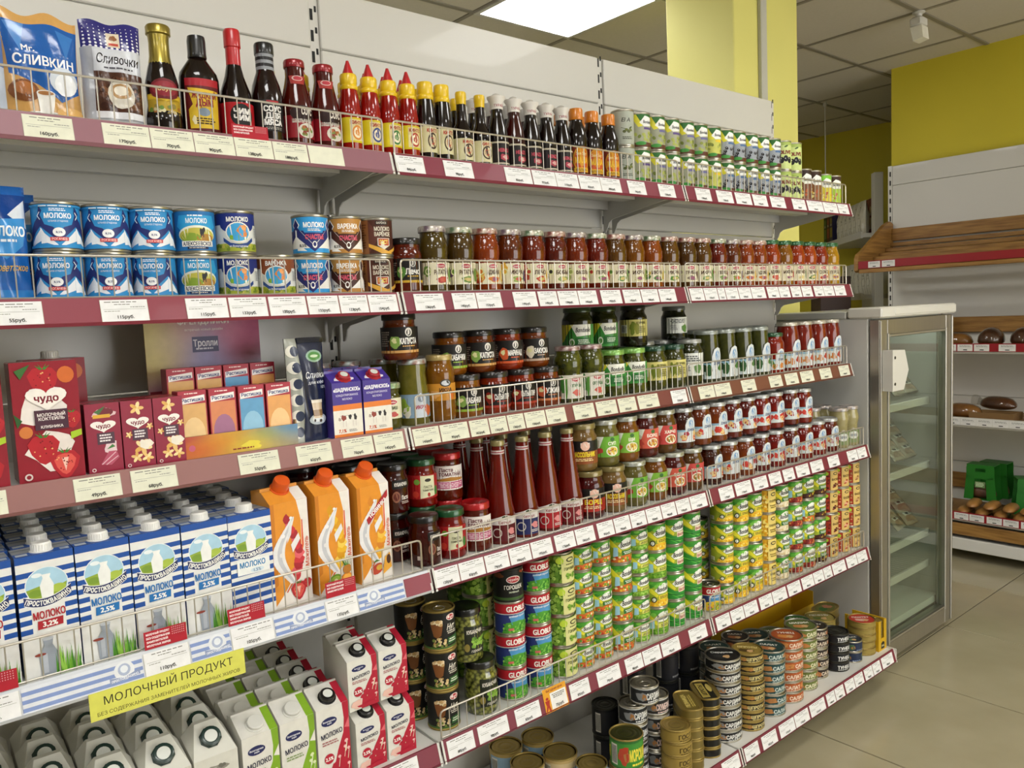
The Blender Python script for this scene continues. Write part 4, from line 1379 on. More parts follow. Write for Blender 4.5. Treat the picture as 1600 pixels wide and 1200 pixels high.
def mk_hot(ring):
    nz = MB().lathe([(.0125, .166), (.0118, .170), (.0042, .192), (.003, .196), (0, .1965)], 16).mesh('nozzle', CAP_R)
    return bottle('hot_sauce_bottle', 'red hot sauce bottle with yellow cap, red nozzle', [(0, .002), (.0225, 0), (.024, .004), (.024, .078), (.0225, .084), (.0232, .09), (.0185, .132), (.0165, .14), (0, .14)], C_HOT,
                  [(.0178, .134), (.0194, .136), (.0194, .141), (.0168, .145), (.0180, .149), (.0180, .164), (.0165, .167), (0, .167)], CAP_Y, lab_hot(ring), (.022, .074), extra=[('nozzle', nz)])
K_hots = [mk_hot(c) for c in ('#d8862a', '#3a4a8a', '#3a7a3a', '#b03a24')]
def lab_soy(a, r, H):
    a.rect(-FULL * r, 0, FULL * r, H, '#d6cfa4')
    a.text('КИНТО', .5 * r, H * .84, H * .14, '#a8281c', 1.2 * r, .04)
    a.ell(.5 * r, H * .44, .55 * r, H * .32, '#3a2418', 18).ell(.5 * r, H * .44, .44 * r, H * .25, '#d8c9a0', 16).blob(.5 * r, H * .44, .28 * r, H * .16, '#a8402a', 4)
K_yel = bottle('soy_sauce_bottle', 'black soy sauce bottle with yellow cap', [(0, .002), (.0215, 0), (.023, .004), (.023, .092), (.0222, .1), (.0180, .135), (.0165, .145), (0, .145)], C_SOY,
               [(.0178, .140), (.0190, .142), (.0190, .148), (.0170, .152), (.0180, .155), (.0180, .176), (.0165, .179), (0, .179)], CAP_Y, lab_soy, (.02, .078))
K_yels = bottle('soy_sauce_bottle', 'thin-necked black sauce bottle with yellow cap', [(0, .002), (.0245, 0), (.026, .004), (.026, .072), (.0235, .082), (.0145, .1), (.0125, .11), (.0112, .15), (0, .15)], C_SOY,
                [(.0122, .144), (.0126, .146), (.0126, .156), (.0134, .158), (.0134, .17), (.012, .173), (0, .173)], CAP_Y, lab_soy, (.012, .062))
def lab_hat(a, r, H):
    a.rect(-1.5 * r, 0, 1.5 * r, H, '#1b1011').rect(-1.5 * r, H * .92, 1.5 * r, H, '#c8bfa8').rect(-1.5 * r, 0, 1.5 * r, H * .06, '#c8bfa8')
    a.text('HEINZU', .4 * r, H * .62, H * .17, '#c9485a', 1.1 * r, .03)
    a.blob(.5 * r, H * .3, .45 * r, H * .16, '#a83a4a', 4).blob(.5 * r, H * .3, .25 * r, H * .08, '#d8a8a0', 5)
_hatl = Art()
_hatl.rect(-.05, 0, .05, .013, '#e6e2dc').text('ТУРАЙ', .004, .0065, .006, '#9a3a4a', .03, .02)
def mk_hat(c):
    return bottle('soy_sauce_bottle', 'dark sauce bottle with white chef-hat cap', [(0, .002), (.0255, 0), (.027, .004), (.027, .075), (.0255, .084), (.024, .1), (.0165, .128), (.0150, .138), (.0145, .155), (0, .155)], c,
                  [(.0155, .146), (.0162, .147), (.0164, .164), (.0228, .173), (.0235, .1765), (.0150, .178), (.0080, .184), (.0, .187)], plastic('#dedad4'), lab_hat, (.012, .066),
                  extra=[('hat_band', _hatl.mesh('hat_band', on_cyl(.0160, .148), None, du=.005))], capname='chef_hat_cap')
K_hats = [mk_hat(C_SOY), mk_hat(liquid('#3a0f0a', '#4a150d', 20))]
def lab_or(a, r, H):
    a.rect(-1.1 * r, 0, 1.1 * r, H, '#7a2a14')
    a.ell(.25 * r, H * .52, .85 * r, H * .48, '#d89a1e', 22).ell(.25 * r, H * .52, .75 * r, H * .41, '#c9531c', 20)
    a.text('Sen Soy', .25 * r, H * .74, H * .12, '#f0d890', 1.1 * r, .02)
    a.text('МАЛА', .25 * r, H * .48, H * .22, '#e8b828', 1.3 * r, .05)
    a.rect(-.5 * r, H * .04, 1.0 * r, H * .2, '#e0b428').small(-.4 * r, H * .07, .9 * r, H * .17, 2, '#6a2a12', 3)
K_or = bottle('sauce_bottle', 'black sauce bottle with orange cap, orange label', [(0, .002), (.0275, 0), (.029, .004), (.029, .105), (.0275, .118), (.0185, .145), (.0168, .15), (.0168, .16), (0, .16)], C_SOY,
              [(.0182, .154), (.0195, .156), (.0190, .162), (.0190, .18), (.0175, .184), (0, .184)], plastic('#cf7a17'), lab_or, (.012, .082))

YF = lambda s, r, g=.022: -D[s] + g + r
put(0, K_bagpale, -.75, -.245, 'front row')
put(0, K_bagblue, -.643, -.245, 'front row', rz=.05)
put(0, K_sliv, -.532, -.250, 'front row', rz=-.08)
put(0, K_gold, -.4515, -.261, 'front row', rz=.15)
put(0, K_dym, -.382, -.258, 'front row', rz=.25)
put(0, K_chim, -.3135, -.260, 'front row', rz=.1)
put(0, K_meat, -.2505, -.261, 'front row', rz=.15)
put(0, K_sous, -.1875, -.260, 'front row', rz=.2)
put(0, K_sous, -.1235, -.260, 'front row', rz=.2)
for i, x in enumerate((-.068, -.019, .030, .079)):
    put(0, K_hots[i], x, -.267, 'front row', rz=-.3, group='hot sauce bottles')
for x in (.127, .173):
    put(0, K_yel, x, -.268, 'front row', rz=-.1, group='soy sauce bottles')
for x in (.230, .286):
    put(0, K_yels, x, -.266, 'front row', rz=-.1, group='soy sauce bottles')
for i, x in enumerate((.340, .395, .450, .505, .560)):
    put(0, K_hats[1 if i == 1 else 0], x, -.265, 'front row', group='chef-hat sauce bottles')
for x in (.616, .676, .742):
    put(0, K_or, x, -.263, 'front row', rz=-.05, group='orange-capped sauce bottles')
for i, x in enumerate((-.225, -.15, -.095, -.042, .006, .054, .102)):
    put(0, K_hots[i % 4], x, -.208, 'second row', group='hot sauce bottles')
for i, x in enumerate((.15, .2, .255)):
    put(0, K_yel if i < 2 else K_yels, x, -.21, 'second row', group='soy sauce bottles')
for i, x in enumerate((.315, .372, .43, .488, .55)):
    put(0, K_hats[i % 2], x, -.206, 'second row', group='chef-hat sauce bottles')
for x in (.62, .70):
    put(0, K_or, x, -.2, 'second row', group='orange-capped sauce bottles')
RO, HO = .0333, .1015
K_ela = can('olive_can', 'plain grey-green olive can', RO, HO, art_elalcazar)
K_ol = {k: can('olive_can', {'green': 'green olive can with purple stripe', 'black': 'black olive can, green top', 'lemon': 'yellow-labelled green olive can', 'stone': 'olive can with lilac stripe'}[k], RO, HO, art_olive(k, i + 3))
        for i, k in enumerate(('green', 'black', 'lemon', 'stone'))}
K_oli = can('olive_can', 'pale green olive can with red lettering', RO, HO, art_oli)
K_sh = [can('vegetable_can', 'short brown bean can', .033, .118, art_short('#7a4a34', '#2f1c14')), can('vegetable_can', 'short dark brown bean can', .033, .118, art_short('#8a5a2c', '#3a2214')),
        can('vegetable_can', 'yellow can with green top', .0345, .11, art_short('#d9c93a', '#7cc23a')), can('vegetable_can', 'lime green can with brown top', .0345, .11, art_short('#a8c83a', '#3a2018'))]
seq = ['green', 'stone', 'green', 'stone', 'stone', 'lemon', 'black', 'black', 'black', 'black', 'black']
for tier in (0, 1):
    rn = ('lower can tier', 'upper can tier')[tier]
    put(0, K_ela, .806, -.259, rn, tier * HO, group='olive cans')
    for i, k in enumerate(seq):
        put(0, K_ol[k], .875 + .0686 * i + random.uniform(-.002, .002), -.259, rn, tier * HO, rz=random.uniform(-.25, .1), group='olive cans')
    for x in (1.63, 1.698):
        put(0, K_oli, x, -.259, rn, tier * HO, rz=.0, group='olive cans')
for i, x in enumerate((1.766, 1.834, 1.903, 1.973)):
    put(0, K_sh[i], x, -.258, 'far end row', rz=-.1, group='short vegetable cans')

# ---------------------------------------------------------------- second shelf
def art_doy(a, w, h):
    a.rect(-w / 2, 0, w / 2, h, '#1f5fae')
    a.poly([(-w * .5, h * .92), (w * .5, h * .92), (w * .5, h * .86), (0, h * .62), (-w * .5, h * .86)], '#173f86')
    a.poly([(-w * .42, h * .9), (-w * .1, h * .74), (-w * .42, h * .6)], '#d6dde6').poly([(w * .46, h * .88), (w * .14, h * .74), (w * .46, h * .62)], '#d6dde6')
    a.poly([(-w * .36, h * .68), (w * .44, h * .72), (w * .36, h * .48), (w * .05, h * .36), (-w * .3, h * .46)], '#3f8ed0')
    a.text('МОЛОКО', w * .05, h * .6, h * .08, '#eef3f7', w * .7, .03)
    a.small(-w * .2, h * .5, w * .3, h * .54, 1, '#dfe9f1', 3)
    a.text('Советское', w * .1, h * .29, h * .06, '#d8b050', w * .6, .01, shear=.3)
    a.rect(-w / 2, 0, w / 2, h * .1, '#2a79c0')
K_doy = pouch('milk_pouch', 'blue condensed milk pouch', .092, .192, .06, art_doy, mat('bag_film_blue', '#1a4d98', .25, coat=.5), seed=9)
RC, HC = .0383, .0832
CM = can('condensed_milk_can', 'blue and navy condensed milk can', RC, HC, art_condensed('#2f8bc9', '#26306f', 'МОЛОКО', 'ЦЕЛЬНОЕ СГУЩЕННОЕ', '8,5%'))
AL = can('condensed_milk_can', 'blue milk can with goat meadow oval', RC, HC, art_meadow)
IZ = can('condensed_milk_can', 'navy and white milk can with cow emblem', RC, HC, art_village('#1f2f7a', 'МОЛОКО'))
BR = can('condensed_milk_can', 'brown and white milk can with cow emblem', RC, HC, art_village('#8a4a26', 'ВАРЁНКА'))
BL = can('condensed_milk_can', 'sky blue milk can with pink lettering', RC, HC, art_happy('#2f93d2', '#232a6a', 'МОЛОКО'))
VA = can('condensed_milk_can', 'caramel brown milk can with pink lettering', RC, HC, art_happy('#b5803a', '#45241a', 'ВАРЕНКА'))
MV = can('condensed_milk_can', 'dark brown boiled milk can, gold ribbon', RC, HC, art_boiled)
put(1, K_doy, -.732, -.250, 'front row', rz=.1)
put(1, K_doy, -.705, -.165, 'second row', rz=-.05)
lower = [(CM, -.645, -.35), (CM, -.567, .0), (CM, -.489, -.45), (AL, -.411, 0), (IZ, -.332, -.15), (BR, -.253, -.2), (BL, -.173, -.3), (VA, -.0935, -.25), (MV, -.0165, -.2)]
upper = [(CM, -.643, .05), (CM, -.565, .02), (CM, -.488, .05), (AL, -.410, .05), (IZ, -.332, .1), (BL, -.1715, .1), (VA, -.0925, .1), (MV, -.015, .1)]
for k, x, rz in lower:
    put(1, k, x, -.2535, 'lower can tier', rz=rz, group='condensed milk cans')
for k, x, rz in upper:
    put(1, k, x, -.2535, 'upper can tier', dz=HC, rz=rz, group='condensed milk cans')
LIDF = lid_mat('#c3bba8', '#7d6a5a')
K_bj = jar('vegetable_jar', 'squat relish jar with black lid', .036, .126, liquid('#7a2c10', '#5c1e0c', 60), lid_mat('#1c1a19'), art_darklabel('Лечо', '#c8a02c', 4, '#5a8a3a'), (.025, .08), .9, .014)
rat = []
for i, (c, c2, word, veg) in enumerate((
        ('#4a3a10', '#5c4c18', 'РАТАТУЙ', ['#6a8a3a', '#b03a2c', '#8a9a4a']), ('#4a3612', '#5a4416', 'РАТАТУЙ', ['#6a8a3a', '#b03a2c', '#5a3a5a']), ('#8a3a0c', '#a04a12', 'АДЖИКА', ['#d07a2c', '#b8442a', '#e0c060']),
        ('#5e2a0a', '#74380f', 'ИКРА', ['#d8a83a', '#4a3a5a', '#8aa04a']), ('#6e2208', '#82300e', 'ЛЕЧО', ['#b8442a', '#4f7a34', '#d8b04a']), ('#5a1a08', '#6e240c', 'БОБЫ', ['#1f1c1a', '#3a3a34', '#8a9a5a']),
        ('#7a2e0a', '#8e3c10', 'ФАСОЛЬ', ['#9aa85a', '#c8c08a', '#5a8a3a']), ('#6a1c08', '#80280c', 'ПЕРЕЦ', ['#b03228', '#c8502c', '#7a9a4a']), ('#5c3c0c', '#704c12', 'ИКРА', ['#5a8a3a', '#8aa04a', '#c8c08a']),
        ('#7a4a0a', '#8e5a10', 'ИКРА', ['#5a3a5a', '#c8c08a', '#8a9a4a']), ('#8a460a', '#a05610', 'ИКРА', ['#4f7a34', '#8aa04a', '#c8b04a']), ('#4e300a', '#60400e', 'ГРИБЫ', ['#a89a8a', '#7a6a5a', '#5a7a3a']))):
    rat.append(jar('vegetable_jar', 'patterned-lid jar of %s vegetable spread' % ('olive-brown', 'olive-green', 'orange', 'amber', 'rust', 'dark red', 'russet', 'crimson', 'khaki', 'ochre', 'bright amber', 'brown')[i], .0372, .156,
                   liquid(c, c2, 55), lid_mat(('#c9c2b4', '#d2cbb9', '#c8b8a8')[i % 3], ('#6f5a6a', '#5f7a58', '#8a4a44')[i % 3]), art_ratatouille(word, veg, 20 + i), (.02, .071), .84, .014, 'waist'))
put(1, K_bj, .060, -.256, 'front jar row', rz=-.3, group='vegetable jars on the second shelf')
xs = [.136, .214, .292, .369, .447, .526, .604, .683, .760, .838, .917, .998, 1.083, 1.161, 1.243, 1.321, 1.397, 1.473]
order = [0, 1, 2, 3, 4, 5, 6, 7, 8, 9, 10, 8, 11, 8, 7, 3, 2, 2]
for x, k in zip(xs, order):
    put(1, rat[k], x, -.2545, 'front jar row', rz=random.uniform(-.3, .05), group='vegetable jars on the second shelf')
glj = []
for i, (c, c2) in enumerate((('#9a3c0a', '#b24a10'), ('#8a5a0c', '#9e6a12'), ('#a03c08', '#b84a0e'), ('#a84410', '#bc5416'), ('#8a2c0a', '#a03a10'), ('#b88a10', '#c89a1c'))):
    glj.append(jar('vegetable_jar', 'green-lidded jar of %s sauce' % ('orange', 'ochre', 'bright orange', 'carrot-coloured', 'rust', 'golden')[i], .0385, .16, liquid(c, c2, 60), lid_mat('#1f5a30'),
                   art_ratatouille(('АДЖИКА', 'ИКРА', 'ЛЕЧО', 'ЛЕЧО', 'СОУС', 'ПЕРЕЦ')[i], ['#b8442a', '#4f7a34', '#d8b04a', '#d8d0a8'], 50 + i), (.02, .075), .82, .014, 'waist'))
for i, x in enumerate((1.552, 1.634, 1.715, 1.796, 1.877, 1.958)):
    put(1, glj[i], x, -.2535, 'front jar row', rz=-.15, group='vegetable jars on the second shelf')

# ---------------------------------------------------------------- third shelf
def heart(cx, cy, w, h):
    pts = []
    for i in range(28):
        t = 2 * PI * i / 28
        x = 16 * math.sin(t) ** 3
        y = 13 * math.cos(t) - 5 * math.cos(2 * t) - 2 * math.cos(3 * t) - math.cos(4 * t)
        pts.append((cx + x / 32 * w, cy + (y + 2.5) / 29 * h))
    return pts
def strawberry(a, x, y, r, seed, cut=False):
    a.poly([(x + r * px, y + r * py) for px, py in ((-.9, .35), (-.55, .8), (0, .9), (.55, .8), (.9, .35), (.7, -.3), (.3, -.85), (0, -1), (-.3, -.85), (-.7, -.3))], '#b3202a')
    if cut:
        a.poly([(x + r * px * .72, y + r * py * .74) for px, py in ((-.9, .35), (-.55, .8), (0, .9), (.55, .8), (.9, .35), (.7, -.3), (.3, -.85), (0, -1), (-.3, -.85), (-.7, -.3))], '#d8554a')
        a.poly([(x - r * .2, y + r * .4), (x + r * .2, y + r * .4), (x, y - r * .5)], '#efc4b4')
    a.dots(x - r * .6, y - r * .5, x + r * .6, y + r * .6, 14, r * .05, ['#e8b070', '#7a0f18'], seed, nn=5)
    for k in range(5):
        t = PI * (.2 + .15 * k)
        a.poly([(x, y + r * .75), (x + r * .55 * math.cos(t), y + r * (.85 + .3 * math.sin(t))), (x + r * .2 * math.cos(t), y + r * .7)], '#3f7a2c')
def art_chudo(fl, small_):
    def f(a, w, h):
        a.rect(-w / 2, 0, w / 2, h, '#8e1626' if not small_ else '#8c1734')
        if fl == 'straw':
            if not small_:
                a.blob(-w * .05, h * .62, w * .3, h * .2, '#eae2dc', 3)
                strawberry(a, -w * .02, h * .84, w * .26, 1)
                a.ell(w * .32, h * .88, w * .13, h * .07, '#cf6a2c').ell(-w * .34, h * .42, w * .1, h * .05, '#cf7a3c')
                strawberry(a, w * .36, h * .5, w * .16, 4)
                a.blob(w * .05, h * .24, w * .38, h * .16, '#e6dcd6', 5)
                strawberry(a, -w * .1, h * .27, w * .27, 2)
                strawberry(a, w * .2, h * .13, w * .26, 3, True)
                a.poly([(w * .32, h * .33), (w * .49, h * .36), (w * .49, h * .41), (w * .32, h * .39)], '#a8c82c')
                a.poly([(-w * .38, h * .52), (-w * .5, h * .58), (-w * .46, h * .46)], '#2c5a2a').poly([(-w * .44, h * .93), (-w * .2, h * .98), (-w * .36, h * .86)], '#3a6a30')
            else:
                a.blob(w * .05, h * .86, w * .3, h * .07, '#d8b8ba', 3)
                a.ell(w * .08, h * .87, w * .24, h * .06, '#6e1420').poly([(-w * .25, h * .88), (w * .1, h * .96), (-w * .1, h * .84)], '#3f6a34')
                a.rect(-w * .28, h * .79, w * .22, h * .84, '#d8a52c')
                a.blob(w * .18, h * .34, w * .2, h * .1, '#dfc4c8', 6)
                a.poly([(w * x, h * y) for x, y in ((-.15, .12), (.1, .3), (.32, .3), (.4, .2), (.15, .1))], '#b04a62')
                a.line(-w * .12, h * .12, w * .3, h * .28, .0014, '#e0b8c0').line(-.0, h * .11, w * .36, h * .22, .0012, '#e0b8c0')
                a.poly([(w * .05, h * .33), (w * .3, h * .36), (w * .22, h * .4)], '#3f7a38')
        else:
            for (x, y, s) in ((0, .88, .24), (.12, .3, .3), (-.1, .16, .2), (.25, .14, .2), (-.3, .5, .12), (.38, .6, .12)):
                for k in range(5):
                    t = 2 * PI * k / 5 + x * 9
                    a.ell(w * x + w * s * .5 * math.cos(t), h * y + w * s * .5 * math.sin(t), w * s * .5, w * s * .26, ['#e6bd74', '#f0d79c', '#d9a552'][k % 3], 10, t)
            a.blob(w * .22, h * .34, w * .2, h * .08, '#ece4d4', 4)
        hy = .68 if not small_ else .66
        a.poly(heart(0, h * hy, w * (.62 if not small_ else .74), h * (.2 if not small_ else .17)), '#efe9e2')
        a.text('чудо', 0, h * (hy + .015), h * (.058 if not small_ else .06), '#7a1428', w * .46, .03)
        a.rect(-w * .2, h * (hy - .25), w * .3, h * (hy - .085), '#4a2a3a')
        if not small_:
            a.text('МОЛОЧНЫЙ', w * .05, h * .555, h * .026, '#eee6e2', w * .42, .02).text('КОКТЕЙЛЬ', w * .05, h * .522, h * .026, '#eee6e2', w * .42, .02).text('КЛУБНИКА', w * .05, h * .455, h * .022, '#eee6e2', w * .36, .02)
        else:
            a.small(-w * .14, h * (hy - .22), w * .24, h * (hy - .1), 3, '#e6dcdc', 3)
        a.ell(-w * .36, h * .05, w * .06, w * .06, '#d8c8c4').ell(-w * .36, h * .05, w * .035, w * .035, '#8e1626')
    return f
M_CHUDO = mat('carton_crimson', '#7e1524', .35, coat=.3, var=.04)
K_chB = carton('shake_carton', 'large crimson milkshake carton with strawberries', .098, .2, .062, art_chudo('straw', False), M_CHUDO, cap=None)
K_chBc = carton('shake_carton', 'crimson milkshake carton with white cap', .098, .2, .062, art_chudo('straw', False), M_CHUDO, cap=plastic('#e2e0da'), cap_r=.0145, cap_h=.014)
K_chS = carton('shake_carton', 'small crimson strawberry milkshake carton', .0555, .121, .04, art_chudo('straw', True), M_CHUDO)
K_chV = carton('shake_carton', 'small crimson vanilla milkshake carton', .052, .121, .04, art_chudo('van', True), M_CHUDO)
put(2, K_chB, -.802, -.268, 'front row', rz=.02)
put(2, K_chB, -.690, -.270, 'front row', rz=-.03)
put(2, K_chBc, -.655, -.16, 'second row', rz=.02)
put(2, K_chS, -.6085, -.282, 'front row', rz=0)
put(2, K_chV, -.5525, -.282, 'front row', rz=0)
put(2, K_chV, -.4985, -.281, 'front row', rz=.0)
for x in (-.606, -.551, -.497):
    put(2, K_chV, x, -.236, 'second row', rz=0)
def art_ras(field, hi):
    def f(a, w, h):
        a.rect(-w / 2, 0, w / 2, h, '#a8283a')
        a.rect(-w * .46, h * .02, w * .46, h * .8, field)
        a.ell(0, h * .34, w * .4, h * .26, hi, 18)
        a.poly([(-w * .44, h * .8), (w * .44, h * .84), (w * .44, h * .93), (-w * .44, h * .89)], '#eee9e6')
        a.text('Растишка', 0, h * .865, h * .055, '#24306e', w * .78, .03, rot=.03)
        a.small(-w * .36, h * .945, w * .36, h * .975, 1, '#f0d8d4', 2)
        a.ell(w * .26, h * .1, w * .12, h * .045, '#c8c4bc')
    return f
RAS = [carton('snack_box', 'small red snack box with %s panel' % n, .0515, .125, .036, art_ras(c, h), mat('carton_red', '#9a2232', .4, coat=.2)) for n, c, h in
       (('tan', '#d7a766', '#e6c48c'), ('orange', '#d58456', '#a06a8a'), ('blue', '#5f9cc6', '#8fc0dc'), ('peach', '#e0a05a', '#f0c68c'))]
t = thing('display_tray', 'cardboard display tray with rainbow poster board behind small red boxes', 'display tray', (-.365, -.21, Z[2] + .0004))
bb = Art()
def _mix(pts, u, v):
    ws = [(1.0 / (((u - a) ** 2 + (v - b) ** 2) ** 1.3 + .004), lin(c)) for a, b, c in pts]
    t_ = sum(w_[0] for w_ in ws)
    return tuple(sum(w_[0] * w_[1][k] for w_ in ws) / t_ for k in range(3))
POSTER = [(.05, .85, '#d8cf86'), (.1, .62, '#f0e67e'), (.2, .78, '#d8c8a8'), (.35, .9, '#c89aa8'), (.5, .72, '#8f9ed0'), (.5, .55, '#b8bce8'), (.72, .85, '#d88aa8'), (.85, .72, '#d0507a'), (.95, .9, '#b84a78'), (.92, .5, '#94c8e0'), (.25, .42, '#b884c0'), (.1, .38, '#b05a90'), (.7, .42, '#a8c4f0'), (.05, .1, '#a83048'), (.6, .1, '#c87098')]
bb.grad(-.118, 0, .118, .275, 18, 22, lambda u, v: _mix(POSTER, u, v))
bb.rect(-.115, 0, -.085, .12, '#8e2a3a')
bb.text('ФРЕНДЛИКИ', 0, .258, .012, '#efece8', .12, .03).text('встречай новый дизайн', 0, .241, .005, '#e8e4e0', .1)
bb.rect(-.026, .194, .028, .226, '#6a6a86').text('Тролли', .001, .213, .014, '#eceaf0', .05, .02).small(-.02, .198, .022, .204, 1, '#e0e0ea', 3)
back = mesh_obj('back_board', MB().box(-.118, .118, .078, .082, 0, .275).mesh('back_board', mat('cardboard', '#a48a66', .8)), t)
mesh_obj('poster_print', bb.mesh('poster_print', on_front(.078), INK_PAPER), back)
mesh_obj('tray_base', MB().box(-.116, .116, -.085, .078, 0, .002).box(-.114, .114, -.04, .076, .002, .042).mesh('tray_base', MATS['cardboard'], False), t)
tf = Art()
TRAY = [(0, .5, '#a8283e'), (.12, .8, '#b8304a'), (.15, .2, '#c45a2c'), (.32, .3, '#d68a2a'), (.45, .5, '#d9a82c'), (.55, .2, '#d8c034'), (.62, .8, '#b8543a'), (.7, .4, '#9aa85a'), (.8, .8, '#5a7ab4'), (.9, .5, '#5a93b8'), (1, .5, '#4f86b8')]
tf.grad(-.116, 0, .116, .042, 20, 5, lambda u, v: _mix(TRAY, u, v * .5))
tf.ell(-.095, .02, .006, .006, '#c4617a').blob(.02, .012, .02, .008, '#e0d04a', 5).small(-.02, .005, .03, .01, 1, '#8a3a2a', 3)
fr_ = mesh_obj('tray_front', MB().box(-.116, .116, -.088, -.085, 0, .042).box(-.116, -.113, -.085, .078, .002, .05).box(.113, .116, -.085, .078, .002, .05).mesh('tray_front', MATS['cardboard'], False), t)
mesh_obj('front_print', tf.mesh('front_print', on_front(-.088), INK_PAPER), fr_)
for i, x in enumerate((-.4505, -.394, -.337, -.281)):
    put(2, RAS[i], x, -.272, 'tray front row', dz=.0025, rz=0, group='small red snack boxes')
for i, x in enumerate((-.448, -.393, -.338, -.283)):
    put(2, RAS[(0, 0, 2, 3)[i]], x, -.205, 'tray back row', dz=.0425, rz=0, group='small red snack boxes')
def art_coffee(a, w, h):
    a.rect(-w / 2, 0, w / 2, h, '#1a2038')
    a.rect(-w * .5, 0, -w * .2, h, '#a9aca2')
    for k in range(6):
        a.ell(-w * .36, h * (.1 + .155 * k), w * .13, h * .06, '#e6e4d8').ell(-w * .3, h * (.1 + .155 * k), w * .1, h * .05, '#3a4258')
    a.rect(-w * .2, 0, w * .5, h, '#1c2440')
    a.ell(w * .2, h * .82, w * .22, h * .06, '#8fae9c').ell(w * .2, h * .82, w * .17, h * .042, '#4f8a4a').ell(w * .2, h * .82, w * .11, h * .014, '#cfe0c4')
    a.text('Сливки', w * .17, h * .64, h * .06, '#e4e6ec', w * .56, .0, shear=.3)
    a.text('для кофе', w * .17, h * .57, h * .03, '#d8dce6', w * .46, .015)
    a.text('10%', w * .36, h * .52, h * .03, '#c9cfdc', w * .2)
    a.ell(w * .14, h * .21, w * .25, h * .05, '#b9c2cc').ell(w * .14, h * .215, w * .17, h * .03, '#dfe3e6')
    a.poly([(0, h * .4), (w * .28, h * .4), (w * .24, h * .22), (w * .04, h * .22)], '#c9b394').rect(w * .0, h * .37, w * .28, h * .4, '#e8e0d0').rect(w * .02, h * .24, w * .26, h * .3, '#8a6a44')
    a.ell(w * .06, h * .2, w * .03, h * .014, '#2a1a14').ell(w * .2, h * .195, w * .03, h * .014, '#2a1a14')
    a.rect(-w * .2, h * .95, w * .5, h, '#12172a')
K_coffee = pouch('creamer_bag', 'tall navy coffee creamer bag', .088, .214, .035, art_coffee, mat('bag_film_navy', '#20263c', .25, coat=.5), seed=12)
put(2, K_coffee, -.214, -.272, 'front row', rz=.1)
def art_shad(a, w, h):
    a.rect(-w / 2, 0, w / 2, h, '#e6e2d6')
    a.rect(-w / 2, h * .6, w / 2, h, '#3f2a8a')
    a.rect(-w / 2, h * .5, w / 2, h * .6, '#e07a22').rect(-w / 2, 0, w / 2, h * .07, '#e07a22')
    a.text('«ШАДРИНСКОЕ»', 0, h * .87, h * .065, '#f0eef4', w * .92, .035)
    a.text('КОНЦЕНТРИРОВАННОЕ', 0, h * .77, h * .038, '#d8d2ec', w * .76, .012).text('МОЛОКО', 0, h * .7, h * .038, '#d8d2ec', w * .34, .012)
    a.blob(-w * .02, h * .34, w * .26, h * .075, '#e9e6dc', 4, amp=.1)
    a.line(-w * .28, h * .4, w * .28, h * .4, .0005, '#5a4a44')
    a.blob(-w * .16, h * .36, w * .08, h * .055, '#8e3a2c', 7).blob(w * .06, h * .37, w * .05, h * .05, '#2c2422', 8).blob(w * .24, h * .36, w * .05, h * .06, '#2c2422', 9).blob(-w * .3, h * .34, w * .05, h * .03, '#a89a90', 10)
    for x in (-.2, -.1, .14, .24):
        a.rect(w * x, h * .2, w * (x + .03), h * .3, '#d8d0c6')
    a.text('7,1%', -w * .22, h * .13, h * .06, '#c8562a', w * .3, .03).small(0, h * .1, w * .3, h * .15, 2, '#8a8a86', 3)
def top_shad(a, w, d):
    a.rect(-w / 2, 0, w / 2, .034, '#43308e').blob(0, .014, w * .3, .011, '#e6e2ea', 3).rect(-w * .16, .001, w * .2, .005, '#b8323a')
K_shad = carton('milk_carton', 'purple, orange and white concentrated milk carton', .068, .117, .05, art_shad, mat('carton_purple', '#4a3a90', .4, coat=.2), slope=.028, hb=.135, cap=plastic('#a8202c'), cap_y=-.012, cap_r=.0135, cap_h=.010, cap_shape='disc', topart=top_shad)
put(2, K_shad, -.139, -.284, 'front row', rz=0)
put(2, K_shad, -.0665, -.284, 'front row', rz=0)
for i, x in enumerate((-.18, -.14, -.10, -.06)):
    put(2, K_shad, -.139 + .0725 * (i % 2), -.232 + .052 * (i // 2), 'second carton row', rz=0)
LID_ORN = lid_mat('#a9b6b4', '#8a5a4a')
K_rel = jar('relish_jar', 'small olive-green relish jar with cream label', .0285, .103, liquid('#4a4a12', '#5a5618', 50), lid_mat('#c9c4a8', '#6f8a58'),
            lambda a, r, H: (a.rect(-1.5 * r, 0, 1.5 * r, H, '#dcd8b8'), oval_logo(a, .1 * r, H * .8, .55 * r, H * .14), a.text('РЕЛИШ', .15 * r, H * .52, H * .15, '#3a4a1c', .9 * r, .03), a.blob(.2 * r, H * .2, .4 * r, H * .14, '#c2524a', 3), a.blob(-.9 * r, H * .5, .25 * r, H * .3, '#5f8a3a', 5)), (.024, .07), .92, .012)
def lab_tall(col, acc, word):
    def f(a, r, H):
        a.rect(-1.6 * r, 0, 1.6 * r, H, col)
        a.blob(-.8 * r, H * .5, .4 * r, H * .35, acc, 3).blob(-.5 * r, H * .25, .3 * r, H * .22, '#d8d4c4', 6).blob(1.0 * r, H * .3, .3 * r, H * .25, '#c8602c', 7)
        a.poly([(0, 0), (.8 * r, 0), (.8 * r, H * .85), (.4 * r, H * 1.05), (0, H * .85)], '#c9d2dc')
        a.ell(.4 * r, H * .8, .2 * r, H * .14, '#8a94a4').text(word, .4 * r, H * .45, H * .16, '#a83048', .7 * r, .03)
    return f
